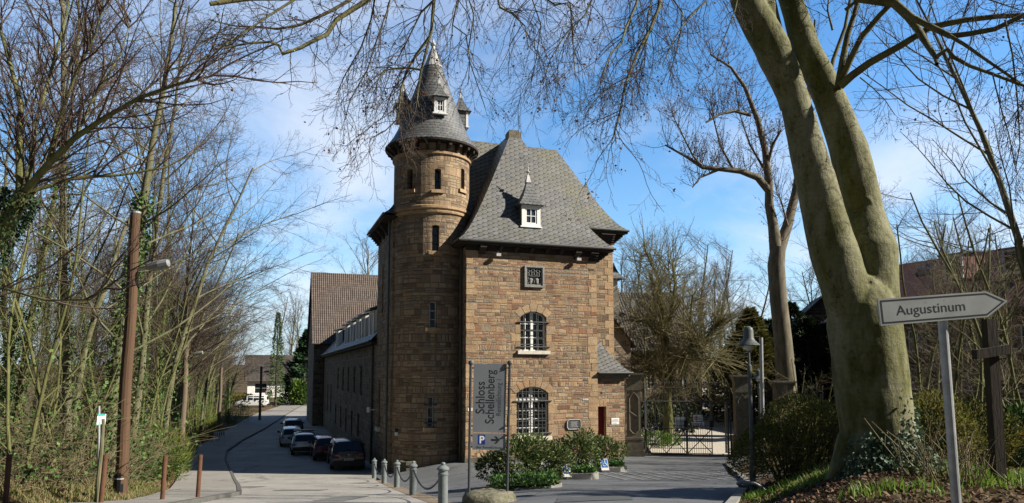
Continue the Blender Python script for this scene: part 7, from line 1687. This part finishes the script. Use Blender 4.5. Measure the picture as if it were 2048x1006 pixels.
def evergreens():
    def cone_tree(name, px, Y, ybase, ytop, w, mat, n, size, label, cat='evergreen', seed=1, asp=.3, lumps=None, group=None):
        p = gp(px, Y); zt = at(px, ytop, Y).z; H = zt-p.z; rn = np.random.default_rng(seed); root = thing(name, p, label, cat, group)
        t = rn.random(n)**.8; r = w*(1-t)**.75*(.55+.5*rn.random(n)**.5); a = rn.random(n)*6.283; lay = 1+.22*np.sin(t*38+a*2)+.18*np.sin(a*5+t*9)
        C = np.stack([p.x+r*lay*np.cos(a), p.y+r*lay*np.sin(a), p.z+.25+H*.98*t], 1); D = np.stack([np.cos(a), np.sin(a), -.1+.5*t], 1); V, F = leaves(C, size, rn, asp, D=D); arrays('foliage', V, F, mat, root)
        m = MB(); m.tube([p-Vector((0, 0, .3)), p+Vector((0, 0, H*.9))], [.22, .04], 8); m.build('trunk', m_bark_dk, root); return root
    cone_tree('conifer', 612, 128, 800, 662, 4.2, m_conif, 9000, .75, 'dark green conifer at the end of the street beside the tiled house', seed=2)
    p = gp(594, 124); shrub('laurel_bush', p, [((0, 0, 2.4), (1.3, 1.4, 2.2))], m_laurel, 1800, .5, 'bright green laurel bush in front of the far conifer', 'bush', asp=.5, stems=6, seed=5)
    cone_tree('conifer', 548, 120, 800, 625, 1.2, m_ivy, 3000, .4, 'narrow ivy-covered trunk standing behind the round traffic sign', 'tree', seed=3)
    cone_tree('yew_tree', 1508, 56, 800, 622, 3.0, m_yewg, 9000, .42, 'golden-tipped yew behind the right gate pillar', seed=4)
    for i, (px, Y, yt, w) in enumerate(((1470, 62, 690, 3.0), (1545, 58, 645, 3.4), (1592, 60, 610, 3.2), (1625, 57, 640, 3.2), (1665, 60, 650, 3.5), (1700, 58, 660, 3.5), (1745, 60, 690, 3.4))): cone_tree('yew_tree', px, Y, 800, yt, w, m_yew, 6500, .42, 'dark yew in the evergreen mass behind the railing', seed=10+i, group='dark yews behind the railing')
    # hedge mounds on the bank
    p = gp(1610, 17.6); shrub('hedge_mound', p, [((.0, .4, .6), (1.3, 1.5, 1.2)), ((-.8, .2, .4), (.95, 1.2, .95)), ((.8, .6, .8), (1.2, 1.4, 1.12)), ((1.8, .9, .65), (1.1, 1.3, 1.15))], m_hedge, 60000, .055, 'large dense mound of clipped hedge between the lamp and the beech', 'hedge', asp=.5, stems=60, seed=80, shell=.80)
    p = gp(1880, 14.6); shrub('hedge_mound', p, [((-.3, 0, .45), (1.0, 1.1, .95)), ((.7, .3, .4), (1.0, 1.1, .85))], m_hedge, 22000, .055, 'darker hedge mound right of the beech trunk, behind the sign post', 'hedge', asp=.5, stems=30, seed=81, shell=.7)
    # undergrowth at the foot of the red house
    for i, (px, Y, h) in enumerate(((1830, 30, 2.6), (1900, 28, 2.4), (1960, 31, 3.0), (2020, 27, 2.6), (2070, 30, 3.2), (1990, 22, 1.6), (2060, 19, 1.8))):
        p = gp(px, Y); shrub('laurel_bush', p, [((0, 0, h*.45), (h*.8, h*.7, h*.5)), ((h*.5, .2, h*.3), (h*.5, h*.5, h*.4))], m_yew if i < 5 else m_ivy, 2600, .16, 'dark evergreen bush at the foot of the dark red house', 'bush', 'dark bushes before the red house', asp=.4, stems=12, seed=100+i)
    # shrubs and cover behind the gate
    p = gp(1312, 44.5); shrub('laurel_bush', p, [((0, 0, .35), (1.1, .9, .55)), ((.9, .5, .3), (.8, .8, .45)), ((-1.0, .3, .4), (.8, .7, .6))], m_laurel, 3000, .12, 'bright yellow-green bush behind the left half of the gate', 'bush', asp=.6, stems=12, seed=120)
    p = gp(1352, 52); shrub('laurel_bush', p, [((0, 0, .8), (2.0, 1.5, 1.1)), ((-1.5, .5, 1.0), (1.6, 1.4, 1.5))], m_yew, 3400, .2, 'dark bush behind the linden trunk beyond the gate', 'bush', asp=.5, stems=12, seed=121)
    # holly just outside the right edge that shades the bank and the entrance
    p = Vector((15.6, 15.6, g(15.6, 15.6))); shrub('holly_tree', p, [((0, 0, 4.2), (2.1, 2.1, 4.0)), ((-.6, .5, 2.4), (2.0, 2.0, 2.4))], m_yew, 14000, .22, 'broad dark holly beyond the right picture edge', 'tree', asp=.6, stems=20, seed=130, shell=.5)
    for i, (px, Y, h, w) in enumerate(((470, 126, 1.6, 4), (590, 138, 1.2, 2.4), (606, 150, 3.0, 3.4))):
        p = gp(px, Y); shrub('garden_hedge', p, [((0, 0, h*.5), (w*.55, 2.2, h*.55)), ((w*.3, 1, h*.5), (w*.4, 2, h*.5))], m_hedge, 1800, .35, 'brown-green garden hedge by the far bungalow', 'hedge', 'garden hedges at the far end of the street', asp=.5, stems=5, seed=140+i)
evergreens()

# ---------------------------------------------------------------- litter and grass
def ground_litter():
    rn = np.random.default_rng(7); C = []
    def area(n, f):
        k = 0
        while k < n:
            q = f()
            if q is None: continue
            C.append((q[0], q[1], g(q[0], q[1])+.012+.03*rn.random())); k += 1
    def bank():
        y = rn.uniform(4, 20)**1; x = kerbR(y)+.2+abs(rn.normal())*3.4; return (x, y)
    area(26000, bank)
    def wood():
        y = 12+abs(rn.normal())*9; x = walkL(y)-abs(rn.normal())*3.0-.05; return (x, y)
    area(16000, wood)
    V, F = leaves(np.array(C), .06, rn, .75, D=rn.normal(size=(len(C), 3))*np.array([1, 1, .22])); tag(arrays('leaf_litter', V, F, m_litter), 'brown fallen leaves lying on the bank and the wood edge', 'leaf litter', kind='stuff')
    def blades(name, pts, h, mat, label, cat, wid=.012):
        V, F = [], []; pts = np.array(pts); n = len(pts); a = rn.random(n)*6.283; hh = h*(.5+.8*rn.random(n)); b = rn.normal(size=(n, 2))*.35
        for i in range(n):
            p = pts[i]; s = np.array([math.cos(a[i]), math.sin(a[i]), 0])*wid; t = p+np.array([b[i, 0]*hh[i], b[i, 1]*hh[i], hh[i]]); m = p+np.array([b[i, 0]*hh[i]*.3, b[i, 1]*hh[i]*.3, hh[i]*.6]); j = len(V); V += [p-s, p+s, m+s*.7, m-s*.7, t]; F += [(j, j+1, j+2, j+3), (j+3, j+2, j+4, j+4)]
        me = bpy.data.meshes.new(name); me.from_pydata([tuple(v) for v in V], [], [f if f[2] != f[3] else f[:3] for f in F]); me.materials.append(mat); o = bpy.data.objects.new(name, me); COL.objects.link(o); tag(o, label, cat, kind='stuff')
    pts = []
    for px, py, s, n in ((1560, 975, .5, 260), (1610, 965, .45, 260), (1530, 985, .4, 260), (1640, 960, .3, 180), (1745, 985, .3, 120), (1500, 998, .3, 240), (1960, 925, .35, 330), (2020, 935, .5, 420), (1930, 950, .4, 260), (2045, 960, .4, 240), (1990, 975, .3, 160), (1850, 985, .25, 90), (1900, 935, .3, 160)):
        X, Y = hit(px, py, lambda y: g(px_x(px, y), y))
        for _ in range(n): x, y = X+rn.normal()*s, Y+rn.normal()*s; pts += [(x, y, g(x, y)-.01)]*(x > kerbR(y)+.3)
    blades('grass', pts, .16, m_grass, 'fresh green grass tufts on the bank', 'grass')
    pts = []
    for _ in range(5200): y = 14.5+abs(rn.normal())*5; x = walkL(y)-.05-abs(rn.normal())*1.3; pts.append((x, y, g(x, y)-.01))
    blades('dry_grass', pts, .17, m_drygrass, 'dry grass along the edge of the left pavement', 'grass')
    pts = []
    for _ in range(2600): y = 15.5+rn.random()*8; x = walkL(y)-.1-abs(rn.normal())*.8; pts.append((x, y, g(x, y)-.01))
    blades('verge_grass', pts, .13, m_grass, 'green grass on the tip of the left verge', 'grass')
    rg = random.Random(3); brs = []; b = gp(1895, 10.2)
    for _ in range(60):
        p = b+Vector((rg.gauss(0, .28), rg.gauss(0, .25), -.05)); p.z = g(p.x, p.y); d = Vector((rg.gauss(0, .3), rg.gauss(0, .3), 1)); L = rg.uniform(.35, .95); q = p+d*L*.5; brs.append(([p, q, q+(d+Vector((rg.gauss(0, .3), 0, -.1)))*L*.5], [.008, .007, .004]))
        e = q+Vector((rg.gauss(0, .14), rg.gauss(0, .1), .16)); brs.append(([q, q.lerp(e, .5), e], [.005, .004, .003]))
    v, f = tubes(brs, 4); tag(arrays('dry_stems', v, f, m_twig_p), 'clump of dry straw-coloured stems behind the Augustinum sign post', 'dead plant')
def px_x(px, y): return (px-CX)/FPX*y
ground_litter()
